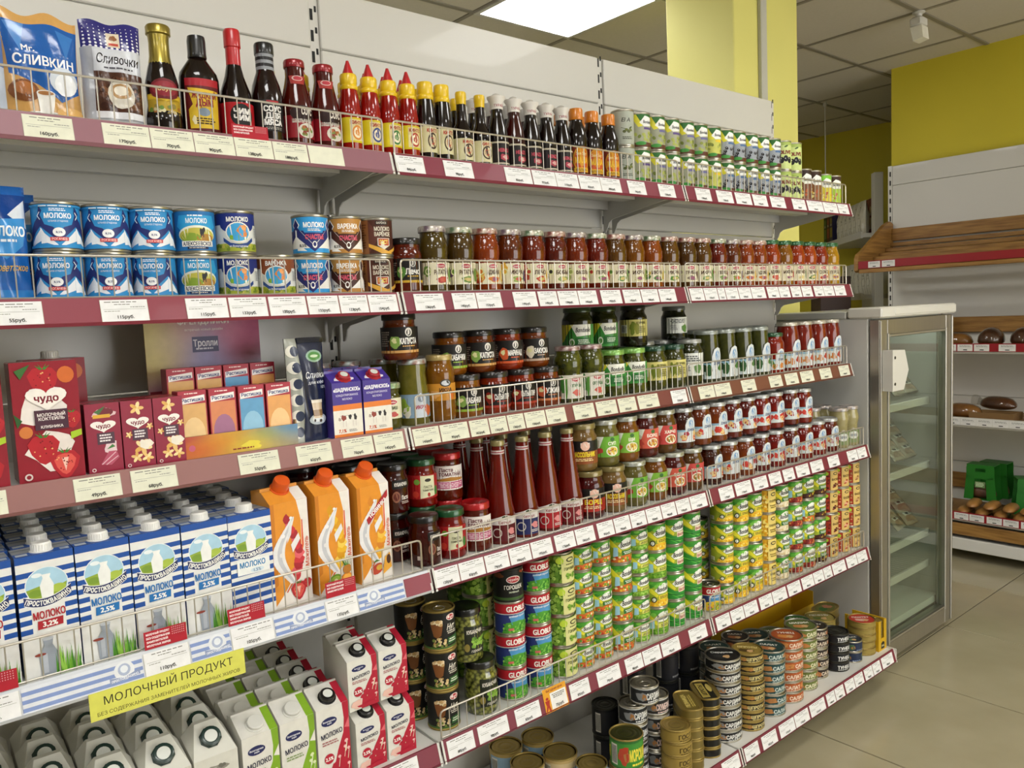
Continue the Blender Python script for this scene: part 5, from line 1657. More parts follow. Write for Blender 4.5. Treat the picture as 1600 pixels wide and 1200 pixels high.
K_tall1 = jar('vegetable_jar', 'tall pale green squash spread jar', .0375, .152, liquid('#6f6a26', '#7d7630', 60), LID_ORN, lab_tall('#7f9ab0', '#8aa83a', 'ИКРА'), (.018, .072), .86, .012, 'cone')
K_tall2 = jar('vegetable_jar', 'tall mustard-coloured jar with gold lid', .036, .157, liquid('#8a5a12', '#98681a', 60), lid_mat('#a8935a'),
              lambda a, r, H: (a.rect(-1.5 * r, 0, 1.5 * r, H * .8, '#c98a2c'), a.ell(.25 * r, H * .82, .4 * r, H * .18, '#3a3630'), a.ell(.25 * r, H * .82, .3 * r, H * .12, '#c8ccd0'), a.text('ИКРА', .25 * r, H * .5, H * .18, '#4a2a10', .9 * r, .04), a.blob(-.5 * r, H * .3, .3 * r, H * .2, '#d8a060', 4), a.blob(.7 * r, H * .25, .2 * r, H * .18, '#d8732c', 6)), (.05, .1), .84, .013, 'belly')
put(2, K_rel, -.012, -.264, 'front row', rz=-.1)
put(2, K_tall1, .060, -.255, 'front row', rz=-.2)
put(2, K_tall2, .1365, -.256, 'front row', rz=-.1)
for i, (x, y) in enumerate(((-.112, -.12), (-.034, -.12), (.044, -.155), (.122, -.155))):
    put(2, K_tall1, x, y, 'row behind cartons', rz=.2)
DK = [jar('vegetable_jar', 'black-lidded jar of %s with dark label' % n, .0425, .104, liquid(c, c2, 70), lid_mat('#1d1b1a'), art_darklabel(w, acc, 3 + i, veg), (.016, .074), .88, .014, 'belly')
      for i, (n, w, c, c2, acc, veg) in enumerate((('ochre squash', 'КАБАЧКИ', '#8a5210', '#9c621a', '#8fae3a', '#7fa04a'), ('brown cabbage', 'КАПУСТА', '#6a3008', '#7e4010', '#c89a5a', '#7fa04a'),
                                                     ('orange marinade', 'МАРИНАД', '#8e2c08', '#a23a10', '#c8562a', '#c8562a'), ('rust-coloured salad', 'ЗАКУСКА', '#7a3a0c', '#8e4a14', '#b8a08a', '#d8d0b8'),
                                                     ('hot peppers', 'СЫТЫЙ ПИР', '#8a2a08', '#a03a0e', '#a8382a', '#8e2a1c'), ('rich vegetables', 'УЖИН', '#7a3208', '#904210', '#c87a4a', '#b8502c')))]
put(2, DK[1], .034, -.251, 'jar-top row', dz=.1525, rz=-.1)
for i, x in enumerate((.214, .303, .391, .478)):
    put(2, DK[(0, 4, 4, 5)[i]], x, -.2495, 'lower dark jar tier', rz=-.1)
for i, x in enumerate((.190, .281, .372, .463)):
    put(2, DK[(0, 1, 2, 3)[i]], x, -.225, 'upper dark jar tier', dz=.1045, rz=-.05)
for i, x in enumerate((.25, .34, .43)):
    put(2, DK[(1, 0, 3)[i]], x, -.155, 'back dark jar row', dz=.0, rz=0)
G1, G2 = '#2c310b', '#686b26'
PKw = jar('pickle_jar', 'white-labelled jar of pickled cucumbers', .0405, .152, liquid(G1, G2, 45), lid_mat('#b9aaa4', '#7a4a4a'), art_pickle('white', 5), (.012, .075), .84, .012, 'belly')
PKg = jar('pickle_jar', 'pickle jar with leafy green lid and label', .0435, .131, liquid(G1, G2, 40), lid_mat('#4f8a34', '#8ab85a'), art_pickle('green', 6), (.03, .092), .88, .014, 'belly')
PKc = jar('pickle_jar', 'pickle jar with dark green lid, cream label', .0425, .131, liquid('#3a3c10', '#4e501a', 40), lid_mat('#14402a'), art_pickle('cream', 7), (.03, .085), .86, .014, 'belly')
PKp = jar('pickle_jar', 'dark pickle jar with pale square label', .0425, .142, liquid('#2a2c0e', '#3c3e16', 40), lid_mat('#9a9c98'), art_pickle('pale', 8), (.03, .1), .86, .012)
PKd = jar('pickle_jar', 'tall olive-green pickle jar with arched white label', .0445, .165, liquid('#333610', '#4a4c18', 40), lid_mat('#8f958f'), art_pickle('dome', 9), (.012, .112), .84, .012, 'cone')
PKr = jar('tomato_jar', 'tall red tomato jar with arched white label', .0455, .172, liquid('#7a1f0a', '#942c10', 40), lid_mat('#b9b3a4'), art_pickle('domered', 10), (.012, .112), .8, .012, 'cone')
PKs = jar('tomato_jar', 'red sauce jar with dark green lid', .041, .14, liquid('#8a200a', '#a02c10', 40), lid_mat('#1a4a2a'), art_pickle('domered', 14), (.012, .085), .86, .013)
for x in (.5635, .649):
    put(2, PKw, x, -.2515, 'front pickle row', rz=-.2, group='pickle jars')
for x in (.738, .828):
    put(2, PKg, x, -.248, 'front pickle row', rz=-.15, group='pickle jars')
for x in (.922, 1.012):
    put(2, PKc, x, -.249, 'front pickle row', rz=-.1, group='pickle jars')
put(2, PKp, 1.099, -.249, 'front pickle row', rz=0)
for x in (1.189, 1.283, 1.379, 1.477):
    put(2, PKd, x, -.247, 'front pickle row', rz=-.05, group='pickle jars')
put(2, PKs, 1.567, -.25, 'front pickle row', rz=-.2)
for x in (1.672, 1.770, 1.868, 1.966):
    put(2, PKr, x, -.246, 'front pickle row', rz=-.05, group='tomato jars')
for x in (1.26, 1.352, 1.444, 1.536, 1.628):
    put(2, PKd, x, -.15, 'second pickle row', rz=0)
for i, (x, k) in enumerate(((.69, PKc), (.79, PKc), (.89, PKc), (.985, PKp), (1.075, PKp), (1.165, PKp))):
    put(2, k, x, -.155, 'second pickle row', rz=.1)
TB = .1325
put(2, jar('pickle_jar', 'dark pickle jar with green and white label', .045, .122, liquid('#23240a', '#34360f', 40), lid_mat('#2a3a1a'), art_pickle('green', 21), (.008, .075), .86, .013), .672, -.185, 'standing on other jars', dz=TB, rz=-.4)
put(2, jar('pickle_jar', 'dark olive jar with green label', .041, .122, liquid('#23240a', '#34360f', 40), lid_mat('#2a3a1a'), art_pickle('green', 22), (.008, .075), .86, .013), .772, -.192, 'standing on other jars', dz=TB, rz=-.1)
put(2, jar('pickle_jar', 'dark jar with cream label and black lid', .042, .122, liquid('#1f1c0a', '#2e2a10', 40), lid_mat('#20201c'), art_pickle('cream', 23), (.03, .08), .86, .013), .905, -.19, 'standing on other jars', dz=TB, rz=-.3)
put(2, jar('pickle_jar', 'very dark green jar with small pale label', .041, .105, liquid('#15180a', '#22260e', 40), lid_mat('#5f635f'), art_pickle('pale', 24), (.02, .07), .86, .013), 1.100, -.19, 'standing on other jars', dz=.1425, rz=.5)

# ---------------------------------------------------------------- fourth shelf
def art_milk(word_col, pct, low=False):
    def f(a, w, h):
        a.rect(-w / 2, 0, w / 2, h, '#e4e5e3')
        n = 7
        b0 = h * (.36 if not low else .08)
        n = n if not low else 10
        for i in range(n):
            y0 = b0 + (h * .9 - b0) * i / n
            a.rect(-w / 2, y0, w / 2, y0 + (h * .9 - b0) / n * .56, '#1f4f9e', h * .012)
        a.rect(-w / 2, h * .94, w / 2, h, '#1f4f9e')
        if not low:
            a.rect(-w * .3, h * .33, w * .28, h * .64, '#e4e5e3')
        a.ell(0, h * .74, w * .375, h * .15, '#e8eef0', 26).ell(0, h * .74, w * .36, h * .144, '#a9cfe4', 26)
        a.poly([(-w * .355, h * .72), (-w * .12, h * .74), (w * .1, h * .7), (w * .35, h * .74), (w * .31, h * .66), (w * .1, h * .6), (-w * .1, h * .6), (-w * .31, h * .66)], '#8fa83a')
        a.ell(w * .2, h * .7, w * .13, h * .035, '#a9bf4a').ell(-w * .2, h * .685, w * .12, h * .03, '#7a9a34')
        a.poly([(-w * .1, h * .64), (w * .1, h * .64), (w * .12, h * .74), (w * .06, h * .8), (w * .08, h * .83), (-w * .08, h * .83), (-w * .06, h * .8), (-w * .12, h * .74)], '#eef0ee').ell(-w * .16, h * .83, w * .09, h * .018, '#e8f0f4')
        # ribbon on a smile-shaped arc
        lo, hi = [], []
        for k in range(13):
            t = -1 + k / 6
            x = w * .41 * t
            y = h * (.6 + .055 * t * t + .02 * t)
            lo.append((x, y - h * .03))
            hi.append((x, y + h * .034))
        for pad, c in ((h * .006, '#e8eaec'), (0, '#2a3360')):
            for k in range(12):
                a.poly([(lo[k][0], lo[k][1] - pad), (lo[k + 1][0], lo[k + 1][1] - pad), (hi[k + 1][0], hi[k + 1][1] + pad), (hi[k][0], hi[k][1] + pad)], c)
                a.k -= 1
            a.k += 1
        word = 'ПРОСТОКВАШИНО'
        for k, ch in enumerate(word):
            t = -.88 + 1.76 * k / (len(word) - 1)
            a.text(ch, w * .41 * t, h * (.602 + .055 * t * t + .02 * t), h * .04, '#f2f2ee', w * .056, .04, rot=math.atan(h * (.11 * t + .02) / (w * .41)))
        if not low:
            a.text('МОЛОКО', 0, h * .505, h * .06, word_col, w * .56, .03, rot=.03)
            a.poly([(-w * .22, h * .385), (w * .22, h * .395), (w * .23, h * .462), (-w * .21, h * .455)], word_col)
            a.text(pct, 0, h * .424, h * .042, '#f2f2ee', w * .36, .03)
            a.poly([(-w * .22, 0), (w * .08, 0), (w * .08, h * .18), (w * .0, h * .25), (w * .02, h * .3), (-w * .16, h * .3), (-w * .14, h * .25), (-w * .24, h * .18)], '#9aa2ae')
            a.ell(-w * .07, h * .3, w * .1, h * .014, '#c2c8d0').rect(-w * .18, h * .02, -w * .1, h * .18, '#b8bec8')
            a.ell(-w * .22, h * .18, w * .1, h * .012, '#8a3a2c')
            rr = random.Random(3)
            for k in range(26):
                x = w * rr.uniform(.04, .46)
                a.poly([(x - w * .02, 0), (x + w * .02, 0), (x + w * rr.uniform(-.05, .05), h * rr.uniform(.12, .24))], rr.choice(['#5a9a2c', '#7ab53a', '#3f7d22', '#96c84e']))
        else:
            a.rect(-w * .36, h * .42, w * .4, h * .56, '#e9eceb').text('МОЛОКО', 0, h * .515, h * .052, '#2a7ab0', w * .6, .03)
            a.ell(.1 * w, h * .45, w * .16, h * .022, '#cfe0ea').text(pct, .1 * w, h * .45, h * .03, '#2a5a8a', w * .24)
    return f
def top_milk(a, w, d):
    a.rect(-w / 2, -d / 2, w / 2, d / 2, '#8f9296').rect(-w / 2, -d / 2, w / 2, -d * .12, '#1f4f9e').rect(-w * .46, -d * .42, -w * .26, -d * .2, '#b9c0c8').rect(w * .3, -d * .42, w * .46, -d * .2, '#a8b4c4')
    a.rect(-w / 2, d * .2, w / 2, d * .3, '#6a6e74')
M_MILK = mat('carton_blue', '#1d4890', .4, coat=.2)
CAPW = plastic('#e6e5e0')
MILK = {'3,2%': carton('milk_carton', 'blue-striped milk carton marked 3,2%', .083, .2, .062, art_milk('#a8202c', '3,2%'), M_MILK, cap=CAPW, cap_y=-.008, cap_r=.0148, cap_h=.015, topart=top_milk),
        '2,5%': carton('milk_carton', 'blue-striped milk carton marked 2,5%', .083, .2, .062, art_milk('#1f6fb4', '2,5%'), M_MILK, cap=CAPW, cap_y=-.008, cap_r=.0148, cap_h=.015, topart=top_milk),
        '1,5%': carton('milk_carton', 'blue-striped milk carton marked 1,5%', .083, .2, .062, art_milk('#1f6fb4', '1,5%', True), M_MILK, cap=CAPW, cap_y=-.008, cap_r=.0148, cap_h=.015, topart=top_milk)}
for j in range(5):
    for i, (x, k) in enumerate(((-.812, '3,2%'), (-.7235, '3,2%'), (-.6385, '2,5%'), (-.5535, '2,5%'), (-.4685, '2,5%'), (-.3845, '1,5%'))):
        put(3, MILK[k], x + .005 * j, -.324 + .0665 * j, ORD[j] + ' carton row', rz=random.uniform(-.015, .015), group='striped milk cartons')
def art_maj(fruit, new):
    def f(a, w, h):
        a.rect(-w / 2, 0, w / 2, h, '#e8e3dc')
        a.poly([(-w * .5, h * .02), (-w * .3, h * .1), (w * .1, h * .3), (w * .28, h * .55), (w * .3, h * .8), (w * .2, h), (-w * .5, h)], '#e0912a')
        a.poly([(-w * .5, h * .2), (-w * .4, h * .22), (-w * .4, h), (-w * .5, h)], '#c97a1e')
        pts = [(w * (.31 - .0), h * .8), (w * .29, h * .55), (w * .11, h * .3), (-w * .2, h * .13), (-w * .18, h * .12), (w * .16, h * .29), (w * .34, h * .55), (w * .34, h * .8)]
        a.poly(pts, '#d9591f')
        c = {'red': ['#c8323a', '#e0626a', '#a82430'], 'yel': ['#e8b52a', '#f0cc54', '#d89a1a'], 'mango': ['#e8a82a', '#eec04a', '#d9862a']}[fruit]
        for k in range(12):
            t = k / 11
            a.blob(w * (.03 + .17 * math.sin(3.6 * t + .3)), h * (.27 + .56 * t), w * (.15 - .06 * t), h * .05, c[k % 3], k, 12, .2)
        sp = []
        for k in range(19):
            t = k / 18
            sp.append((w * (-.12 + .24 * math.sin(4.6 * t + 2.6)), h * (.2 + .64 * t), w * (.15 * math.sin(PI * (.15 + .8 * t)) + .015)))
        for k in range(18):
            a.poly([(sp[k][0] - sp[k][2], sp[k][1]), (sp[k][0] + sp[k][2], sp[k][1]), (sp[k + 1][0] + sp[k + 1][2], sp[k + 1][1] + .001), (sp[k + 1][0] - sp[k + 1][2], sp[k + 1][1] + .001)], '#e6e5e6')
            a.poly([(sp[k][0] - sp[k][2] * .2, sp[k][1]), (sp[k][0] + sp[k][2] * .5, sp[k][1]), (sp[k + 1][0] + sp[k + 1][2] * .5, sp[k + 1][1] + .001), (sp[k + 1][0] - sp[k + 1][2] * .2, sp[k + 1][1] + .001)], '#c4c6cc')
        a.poly([(w * .02, h * .5), (w * .24, h * .62), (w * .2, h * .68), (-w * .02, h * .58)], '#e6e5e6').poly([(-w * .12, h * .6), (-w * .04, h * .78), (w * .06, h * .82), (-w * .0, h * .68)], '#e0e0e2')
        a.ell(-w * .22, h * .68, w * .06, h * .02, '#eeecec').ell(w * .02, h * .84, w * .04, h * .014, '#eeecec').ell(-w * .3, h * .5, w * .04, h * .02, '#e4e2e2')
        a.text('Мажитель', w * .4, h * .48, w * .11, '#c9471c', h * .42, .01, rot=PI / 2, shear=.2)
        if fruit == 'red':
            strawberry(a, w * .12, h * .12, w * .24, 6, True)
            strawberry(a, w * .36, h * .17, w * .13, 7)
        elif fruit == 'yel':
            a.ell(-w * .05, h * .12, w * .2, h * .06, '#6f9a2c', 16).ell(-w * .05, h * .12, w * .15, h * .042, '#9cbf4a', 14).ell(-w * .05, h * .12, w * .05, h * .014, '#e6e8b8')
            a.ell(w * .28, h * .11, w * .17, h * .055, '#e88f22', 14).ell(w * .28, h * .11, w * .13, h * .04, '#f0b04a', 12)
            a.ell(w * .3, h * .2, w * .13, h * .05, '#b5762a', 12)
            for k in range(5):
                a.poly([(w * (.22 + .04 * k), h * .24), (w * (.27 + .03 * k), h * .24), (w * (.12 + .09 * k), h * .34)], ['#3f7a2c', '#5a9a3a'][k % 2])
        else:
            a.ell(-w * .0, h * .12, w * .2, h * .055, '#b8422c', 14, .3).ell(w * .06, h * .13, w * .1, h * .03, '#c9a03a', 12).poly([(-w * .15, h * .19), (w * .1, h * .2), (-w * .02, h * .22)], '#4f7a2c')
            a.poly([(w * .15, h * .04), (w * .46, h * .1), (w * .42, h * .26), (w * .26, h * .22)], '#e8a83a').ell(w * .37, h * .19, w * .07, h * .05, '#4a2a1c', 12)
        if new:
            a.poly([(-w * .2, h * .6), (w * .44, h * .86), (w * .44, h * .93), (-w * .26, h * .66)], '#a8202c')
            a.text('НОВИНКА', w * .12, h * .76, h * .042, '#f2ecea', w * .66, .04, rot=.64)
    return f
MAJ = []
for fr_, nw, nm in (('red', False, 'strawberry'), ('yel', False, 'pineapple'), ('mango', True, 'mango')):
    w_, h_, d_ = .082, .222, .07
    k = carton('juice_carton', 'tall orange and white %s drink carton' % nm, w_, .205, d_, art_maj(fr_, nw), mat('carton_orange', '#cf8a2a', .4, coat=.25), slope=.03, hb=.226, cap=plastic('#d8581a'), cap_y=-.004, cap_r=.0165, cap_h=.024,
                topart=lambda a, w, d: (a.rect(-w / 2, 0, w * .2, .0365, '#dd9030'), a.rect(w * .2, 0, w / 2, .0365, '#e2ddd6')))
    MAJ.append(k)
for k, x, rz in ((MAJ[0], -.305, .12), (MAJ[1], -.211, .12), (MAJ[2], -.117, .12)):
    put(3, k, x, -.312, 'front row', rz=rz)
LP = (.016, .082)
def lab_dk(a, r, H):
    a.rect(-.2 * r, H * .62, 1.0 * r, H * .92, '#171414').text('КУБАНОЧКА', .4 * r, H * .77, H * .12, '#e8e4dc', .9 * r, .03)
    a.ell(.05 * r, H * .34, .26 * r, H * .2, '#8a5a44').ell(.05 * r, H * .34, .18 * r, H * .13, '#5a1a14').text('Паста', .65 * r, H * .3, H * .14, '#ece6de', .5 * r, .03).small(.35 * r, H * .08, 1.0 * r, H * .18, 2, '#c8b8b0', 3)
    a.rect(-.9 * r, 0, -.6 * r, H * .14, '#b8aaa4')
def lab_gr(a, r, H):
    a.rect(-1.3 * r, 0, 1.3 * r, H, '#a81c20')
    a.poly([(-.3 * r, H * .02), (.75 * r, H * .1), (.75 * r, H * .95), (-.25 * r, H * .98)], '#d9d8b4')
    a.ell(-.5 * r, H * .72, .2 * r, H * .12, '#6f9a3a').ell(.25 * r, H * .78, .22 * r, H * .07, '#2c2a24')
    a.text('ПАСТА', .25 * r, H * .5, H * .1, '#3a3a24', .6 * r, .02).text('ТОМАТНАЯ', .25 * r, H * .36, H * .08, '#3a3a24', .75 * r, .02)
    a.ell(.28 * r, H * .17, .1 * r, H * .09, '#a8281c').ell(-.6 * r, H * .2, .22 * r, H * .14, '#c23a2a').ell(.9 * r, H * .3, .18 * r, H * .2, '#3f7a34')
def lab_rd(a, r, H):
    a.rect(-1.0 * r, 0, 1.2 * r, H, '#e6e0da')
    a.text('Паста', -.2 * r, H * .84, H * .15, '#5a1420', .9 * r, .03).text('ТОМАТНАЯ', .1 * r, H * .65, H * .14, '#5a1420', 1.6 * r, .03)
    a.poly([(-.9 * r, H * .44), (.1 * r, H * .54), (1.1 * r, H * .46), (1.1 * r, H * .38), (-.9 * r, H * .36)], '#a8742c')
    a.rect(-.9 * r, H * .06, .0, H * .34, '#c46a8a').rect(.05 * r, H * .06, 1.1 * r, H * .34, '#b8587a').small(-.8 * r, H * .1, 1.0 * r, H * .3, 3, '#ecd4dc', 4)
P_DK = jar('tomato_paste_jar', 'dark red paste jar with black lid', .037, .112, liquid('#3c0a08', '#4a0f0a', 30), lid_mat('#141313'), lab_dk, LP, .9, .014)
P_GR = jar('tomato_paste_jar', 'tomato paste jar with green lid', .036, .112, liquid('#7a0e0c', '#8a1610', 30), lid_mat('#124a26'), lab_gr, (.02, .076), .9, .015, 'plain')
P_RD = jar('tomato_paste_jar', 'tomato paste jar with bright red lid', .037, .114, liquid('#5a1a0a', '#6e2610', 30), lid_mat('#a8141a'), lab_rd, (.026, .084), .9, .016)
put(3, P_DK, .026, -.322, 'front paste row', rz=.5)
put(3, P_GR, .100, -.320, 'front paste row', rz=-.1)
put(3, P_RD, .175, -.319, 'front paste row', rz=0)
put(3, P_DK, -.005, -.243, 'second paste row', rz=-.1)
put(3, P_GR, .075, -.243, 'second paste row', rz=0)
put(3, P_RD, .151, -.243, 'second paste row', rz=0)
put(3, P_DK, -.002, -.245, 'upper paste tier', dz=.1125, rz=-.05)
put(3, P_GR, .077, -.245, 'upper paste tier', dz=.1125, rz=0)
put(3, P_RD, .152, -.243, 'upper paste tier', dz=.1145, rz=-.05)
for j in (1, 2):
    for k, x, hh in ((P_DK, .0, .1125), (P_GR, .079, .1125), (P_RD, .154, .1145)):
        put(3, k, x + .004 * j, -.245 + .0775 * j, ('third', 'fourth')[j - 1] + ' paste row', rz=0)
        put(3, k, x + .004 * j, -.245 + .0775 * j, ('third', 'fourth')[j - 1] + ' upper paste row', dz=hh, rz=0)
for i, (x, y) in enumerate(((-.075, -.09), (-.075, -.17), (-.155, -.09))):
    put(3, P_DK, x, y, 'row behind cartons', rz=0)
    put(3, P_DK, x, y, 'upper row behind cartons', dz=.1125, rz=0)
def lab_ket(col):
    def f(a, r, H):
        a.rect(-1.5 * r, 0, 1.5 * r, H * .62, col)
        a.poly([(-1.1 * r, H * .62), (1.2 * r, H * .62), (1.1 * r, H * .85), (.2 * r, H), (-.9 * r, H * .82)], '#dcd6d2')
        a.ell(.15 * r, H * .9, .22 * r, H * .07, '#3a4a2c').text('Кетчуп', .15 * r, H * .72, H * .11, '#8a1a24', 1.1 * r, .02)
        a.ell(-.4 * r, H * .32, .32 * r, H * .18, '#cfc8be').ell(-.4 * r, H * .32, .26 * r, H * .14, col).blob(.6 * r, H * .36, .3 * r, H * .12, '#d88a8a', 5)
        a.small(.3 * r, H * .08, 1.0 * r, H * .2, 2, '#e0d8d4', 3)
    return f
_nk = Art()
_nk.rect(-PI * .0152, 0, PI * .0152, .009, '#cfc4c0')
_nk.rect(-PI * .0152, .003, PI * .0152, .006, '#9a4a54')
KET = [bottle('ketchup_bottle', 'slim glass ketchup bottle with %s label' % n, [(0, .002), (.034, 0), (.0365, .005), (.0365, .072), (.0345, .084), (.0325, .092), (.0275, .13), (.0205, .175), (.0165, .215), (.0152, .225), (.0152, .238), (0, .238)], C_KETCH,
              [(.0168, .2365), (.0175, .237), (.0175, .246), (.0160, .2495), (0, .249)], lid_mat('#8d8254'), lab_ket(c), (.008, .072), extra=[('neck_band', _nk.mesh('neck_band', on_cyl(.0162, .217), None, du=.006))])
       for n, c in (('maroon', '#5a1018'), ('navy', '#232a5c'), ('red', '#a81c24'), ('dark red', '#74141c'))]
for i, x in enumerate((.2525, .330, .4085, .486)):
    put(3, KET[i], x, -.318, 'ketchup front row', rz=-.1, group='ketchup bottles')
for i, x in enumerate((.248, .328, .406, .484)):
    put(3, KET[(i + 1) % 4], x, -.24, 'ketchup second row', rz=0, group='ketchup bottles')
for i, x in enumerate((.252, .332)):
    put(3, KET[i], x, -.162, 'ketchup third row', rz=0, group='ketchup bottles')
HS = .126
S_RAS = jar('soup_jar', 'pale brown pickle-soup jar with gold lid', .0425, HS, liquid('#7d6236', '#8f7446', 60), lid_mat('#7d7042'), art_soup('РАССОЛЬНИК', '#171312', 3, '#8a4a22'), (.02, .082), .86, .014, 'belly')
S_BOR = jar('soup_jar', 'dark red borscht jar with gold lid', .0425, HS, liquid('#4a0c0e', '#5a1412', 60), lid_mat('#7d7042'), art_soup('БОРЩ', '#171312', 5, '#a8281c'), (.02, .082), .86, .014, 'belly')
S_GRN = jar('soup_jar', 'green-labelled soup jar with pale lid', .0415, HS, liquid('#6a6230', '#7c7440', 60), lid_mat('#b3b7b4', '#8a8a6a'), art_soup('СУП', '#6fae3a', 6, '#d8b83a'), (.026, .082), .86, .013, 'belly')
S_MIX = jar('soup_jar', 'orange-brown soup jar with pale lid', .0415, HS, liquid('#7a4a14', '#8e5c20', 60), lid_mat('#b3b7b4', '#8a8a6a'), art_soup('ЩИ', '#7fb23f', 8, '#c8a83a'), (.026, .082), .86, .013, 'belly')
S_RED = jar('soup_jar', 'maroon borscht jar with salmon label', .0415, HS, liquid('#4e0d0c', '#601510', 60), lid_mat('#b3b7b4', '#8a8a6a'), art_soup('БОРЩ', '#cf5a48', 9, '#b8702a'), (.026, .082), .86, .013, 'belly')
S_HAR = jar('soup_jar', 'brown kharcho jar with red label', .0415, HS, liquid('#5a3a12', '#6c4a1c', 60), lid_mat('#b3b7b4', '#8a8a6a'), art_soup('ХАРЧО', '#c24a44', 10, '#b8702a'), (.026, .082), .86, .013, 'belly')
JM = [jar('jam_jar', '%s jam jar with arched white label' % n, .041, .122, liquid(c, c2, 60), lid_mat('#b9bcb8', '#86888a'), art_pickle('domejam', 30 + i), (.02, .095), .86, .012, 'plain') for i, (n, c, c2) in enumerate(
    (('dark brown', '#3a1408', '#4a1e0c'), ('amber', '#6e300a', '#824010'), ('orange', '#7a380a', '#8e4812'), ('red', '#5e1408', '#721c0c'), ('bright red', '#7a1408', '#8e1e0e')))]
low = [S_BOR, S_RAS, S_GRN, S_MIX, S_RED, S_HAR, JM[0], JM[1], JM[2], JM[3], JM[4], JM[3], JM[4], JM[4], JM[3]]
xl = [.566, .655, .7435, .832, .918, 1.005, 1.102, 1.192, 1.281, 1.371, 1.461, 1.552, 1.643, 1.733, 1.822]
for k, x in zip(low, xl):
    put(3, k, x, -.3135, 'lower jar tier', rz=random.uniform(-.2, .1), group='soup and jam jars')
up = [S_RAS, S_GRN, S_MIX, S_RED, S_HAR, JM[0], JM[1], JM[2], JM[3], JM[3], JM[4], JM[4], JM[3]]
xu = [.563, .651, .735, .819, .903, .99, 1.074, 1.158, 1.240, 1.322, 1.404, 1.488, 1.585]
for k, x in zip(up, xu):
    put(3, k, x, -.295, 'upper jar tier', dz=HS + .0005 if k.h > .124 else .1265, rz=random.uniform(-.25, .05), group='soup and jam jars')
put(3, JM[4], 1.672, -.295, 'upper jar tier', dz=.1225, rz=0, group='soup and jam jars')
for i, x in enumerate((.68, .77, .86, .95, 1.04, 1.13, 1.22, 1.31, 1.4, 1.49, 1.58, 1.67)):
    put(3, (S_GRN, S_MIX, S_RED, S_HAR, JM[0], JM[1], JM[2], JM[3], JM[4], JM[4], JM[3], JM[4])[i], x, -.222, 'second jar row', rz=0, group='soup and jam jars')
def lab_hr(a, r, H):
    a.rect(-1.4 * r, 0, 1.4 * r, H, '#7a8a5a')
    a.ell(.2 * r, H * .6, .6 * r, H * .3, '#d8dcd4').text('ХРЕН', .2 * r, H * .6, H * .18, '#3a4a6a', .9 * r, .03).blob(-.6 * r, H * .3, .4 * r, H * .2, '#4f7a3a', 4)
K_HR = jar('horseradish_jar', 'cream-coloured horseradish jar with pale lid', .0375, .15, liquid('#b3a878', '#c2b88a', 50), lid_mat('#b9aaa0', '#8a8a8a'), lab_hr, (.012, .06), .88, .012, 'hour')
for x, y in ((1.905, -.315), (1.982, -.315), (1.86, -.23), (1.94, -.23)):
    put(3, K_HR, x, y, 'far end row', rz=0, group='horseradish jars')

# ---------------------------------------------------------------- fifth shelf
def art_farm(a, w, h):
    a.rect(-w / 2, 0, w / 2, h, '#d3d2c8')
    a.text('Фермерское', 0, h * .72, h * .07, '#24241f', w * .74, .012, shear=.15).text('подворье', w * .05, h * .61, h * .055, '#24241f', w * .5, .012, shear=.15)
    a.blob(w * .02, h * .84, w * .22, h * .05, '#8e8c80', 4).blob(-w * .1, h * .83, w * .12, h * .03, '#b0aea2', 6).blob(w * .12, h * .86, w * .08, h * .03, '#6e6c62', 7)
    a.blob(w * .15, h * .36, w * .3, h * .13, '#9a978c', 5).blob(w * .2, h * .38, w * .2, h * .08, '#c4c1b4', 8)
    for k in range(6):
        a.line(-w * .35, h * (.3 + .02 * k), -w * .2 + w * .04 * k, h * (.42 + .015 * k), .0008, '#8a887c')
def farm_carton():
    w, h, d, hb, sl = .08, .158, .075, .205, .05
    yf, yb = -d / 2, d / 2
    c = .26 * w
    v = [(-w / 2, yf, 0), (w / 2, yf, 0), (w / 2, yb, 0), (-w / 2, yb, 0), (-w / 2, yf, h), (w / 2, yf, h), (w / 2, yb, h + .02), (-w / 2, yb, h + .02),
         (-c, yf + sl, hb), (c, yf + sl, hb), (c, yf + sl + .012, hb), (-c, yf + sl + .012, hb)]
    f = [(0, 3, 2, 1), (0, 1, 5, 4), (1, 2, 6, 5), (2, 3, 7, 6), (3, 0, 4, 7), (4, 5, 9, 8), (5, 6, 10, 9), (6, 7, 11, 10), (7, 4, 8, 11), (8, 9, 10, 11)]
    m = mat('carton_ivory', '#cfcec4', .45, coat=.15)
    body = MB().add(v, f).mesh('carton_box', m, False)
    a = Art()
    art_farm(a, w, h)
    a.crop(-w / 2, 0, w / 2, h)
    ang = math.atan2(hb - h, sl)
    Mx = Matrix.Translation((0, yf + sl * .52, h + (hb - h) * .52)) @ Matrix.Rotation(ang, 4, 'X')
    hexa = [(.0205 * math.cos(PI / 8 + PI / 4 * k), .0205 * math.sin(PI / 8 + PI / 4 * k)) for k in range(8)]
    cap = MB().prism_z(hexa, 0, .003, Mx).lathe([(.0185, .003), (.0185, .0085), (.017, .0095), (.0125, .0095), (.012, .0085), (0, .0085)], 18, Mx).mesh('cap', plastic('#16302a'))
    disc = MB().lathe([(.0118, .0088), (.0118, .0094), (0, .0094)], 18, Mx).mesh('cap_disc', plastic('#d9dcd6'))
    return Kind('milk_carton', 'carton', 'white milk carton with dark green cap', [('box', body), ('print', a.mesh('front_print', on_front(yf), None)), ('cap', cap, ('disc', disc))], w / 2, hb)
K_farm = farm_carton()
for j in range(4):
    for i, x in enumerate((-.818, -.733, -.649, -.565, -.480)):
        put(4, K_farm, x + .003 * j, -.322 + .078 * j, ORD[j] + ' white carton row', rz=random.uniform(-.03, .03), group='white milk cartons')
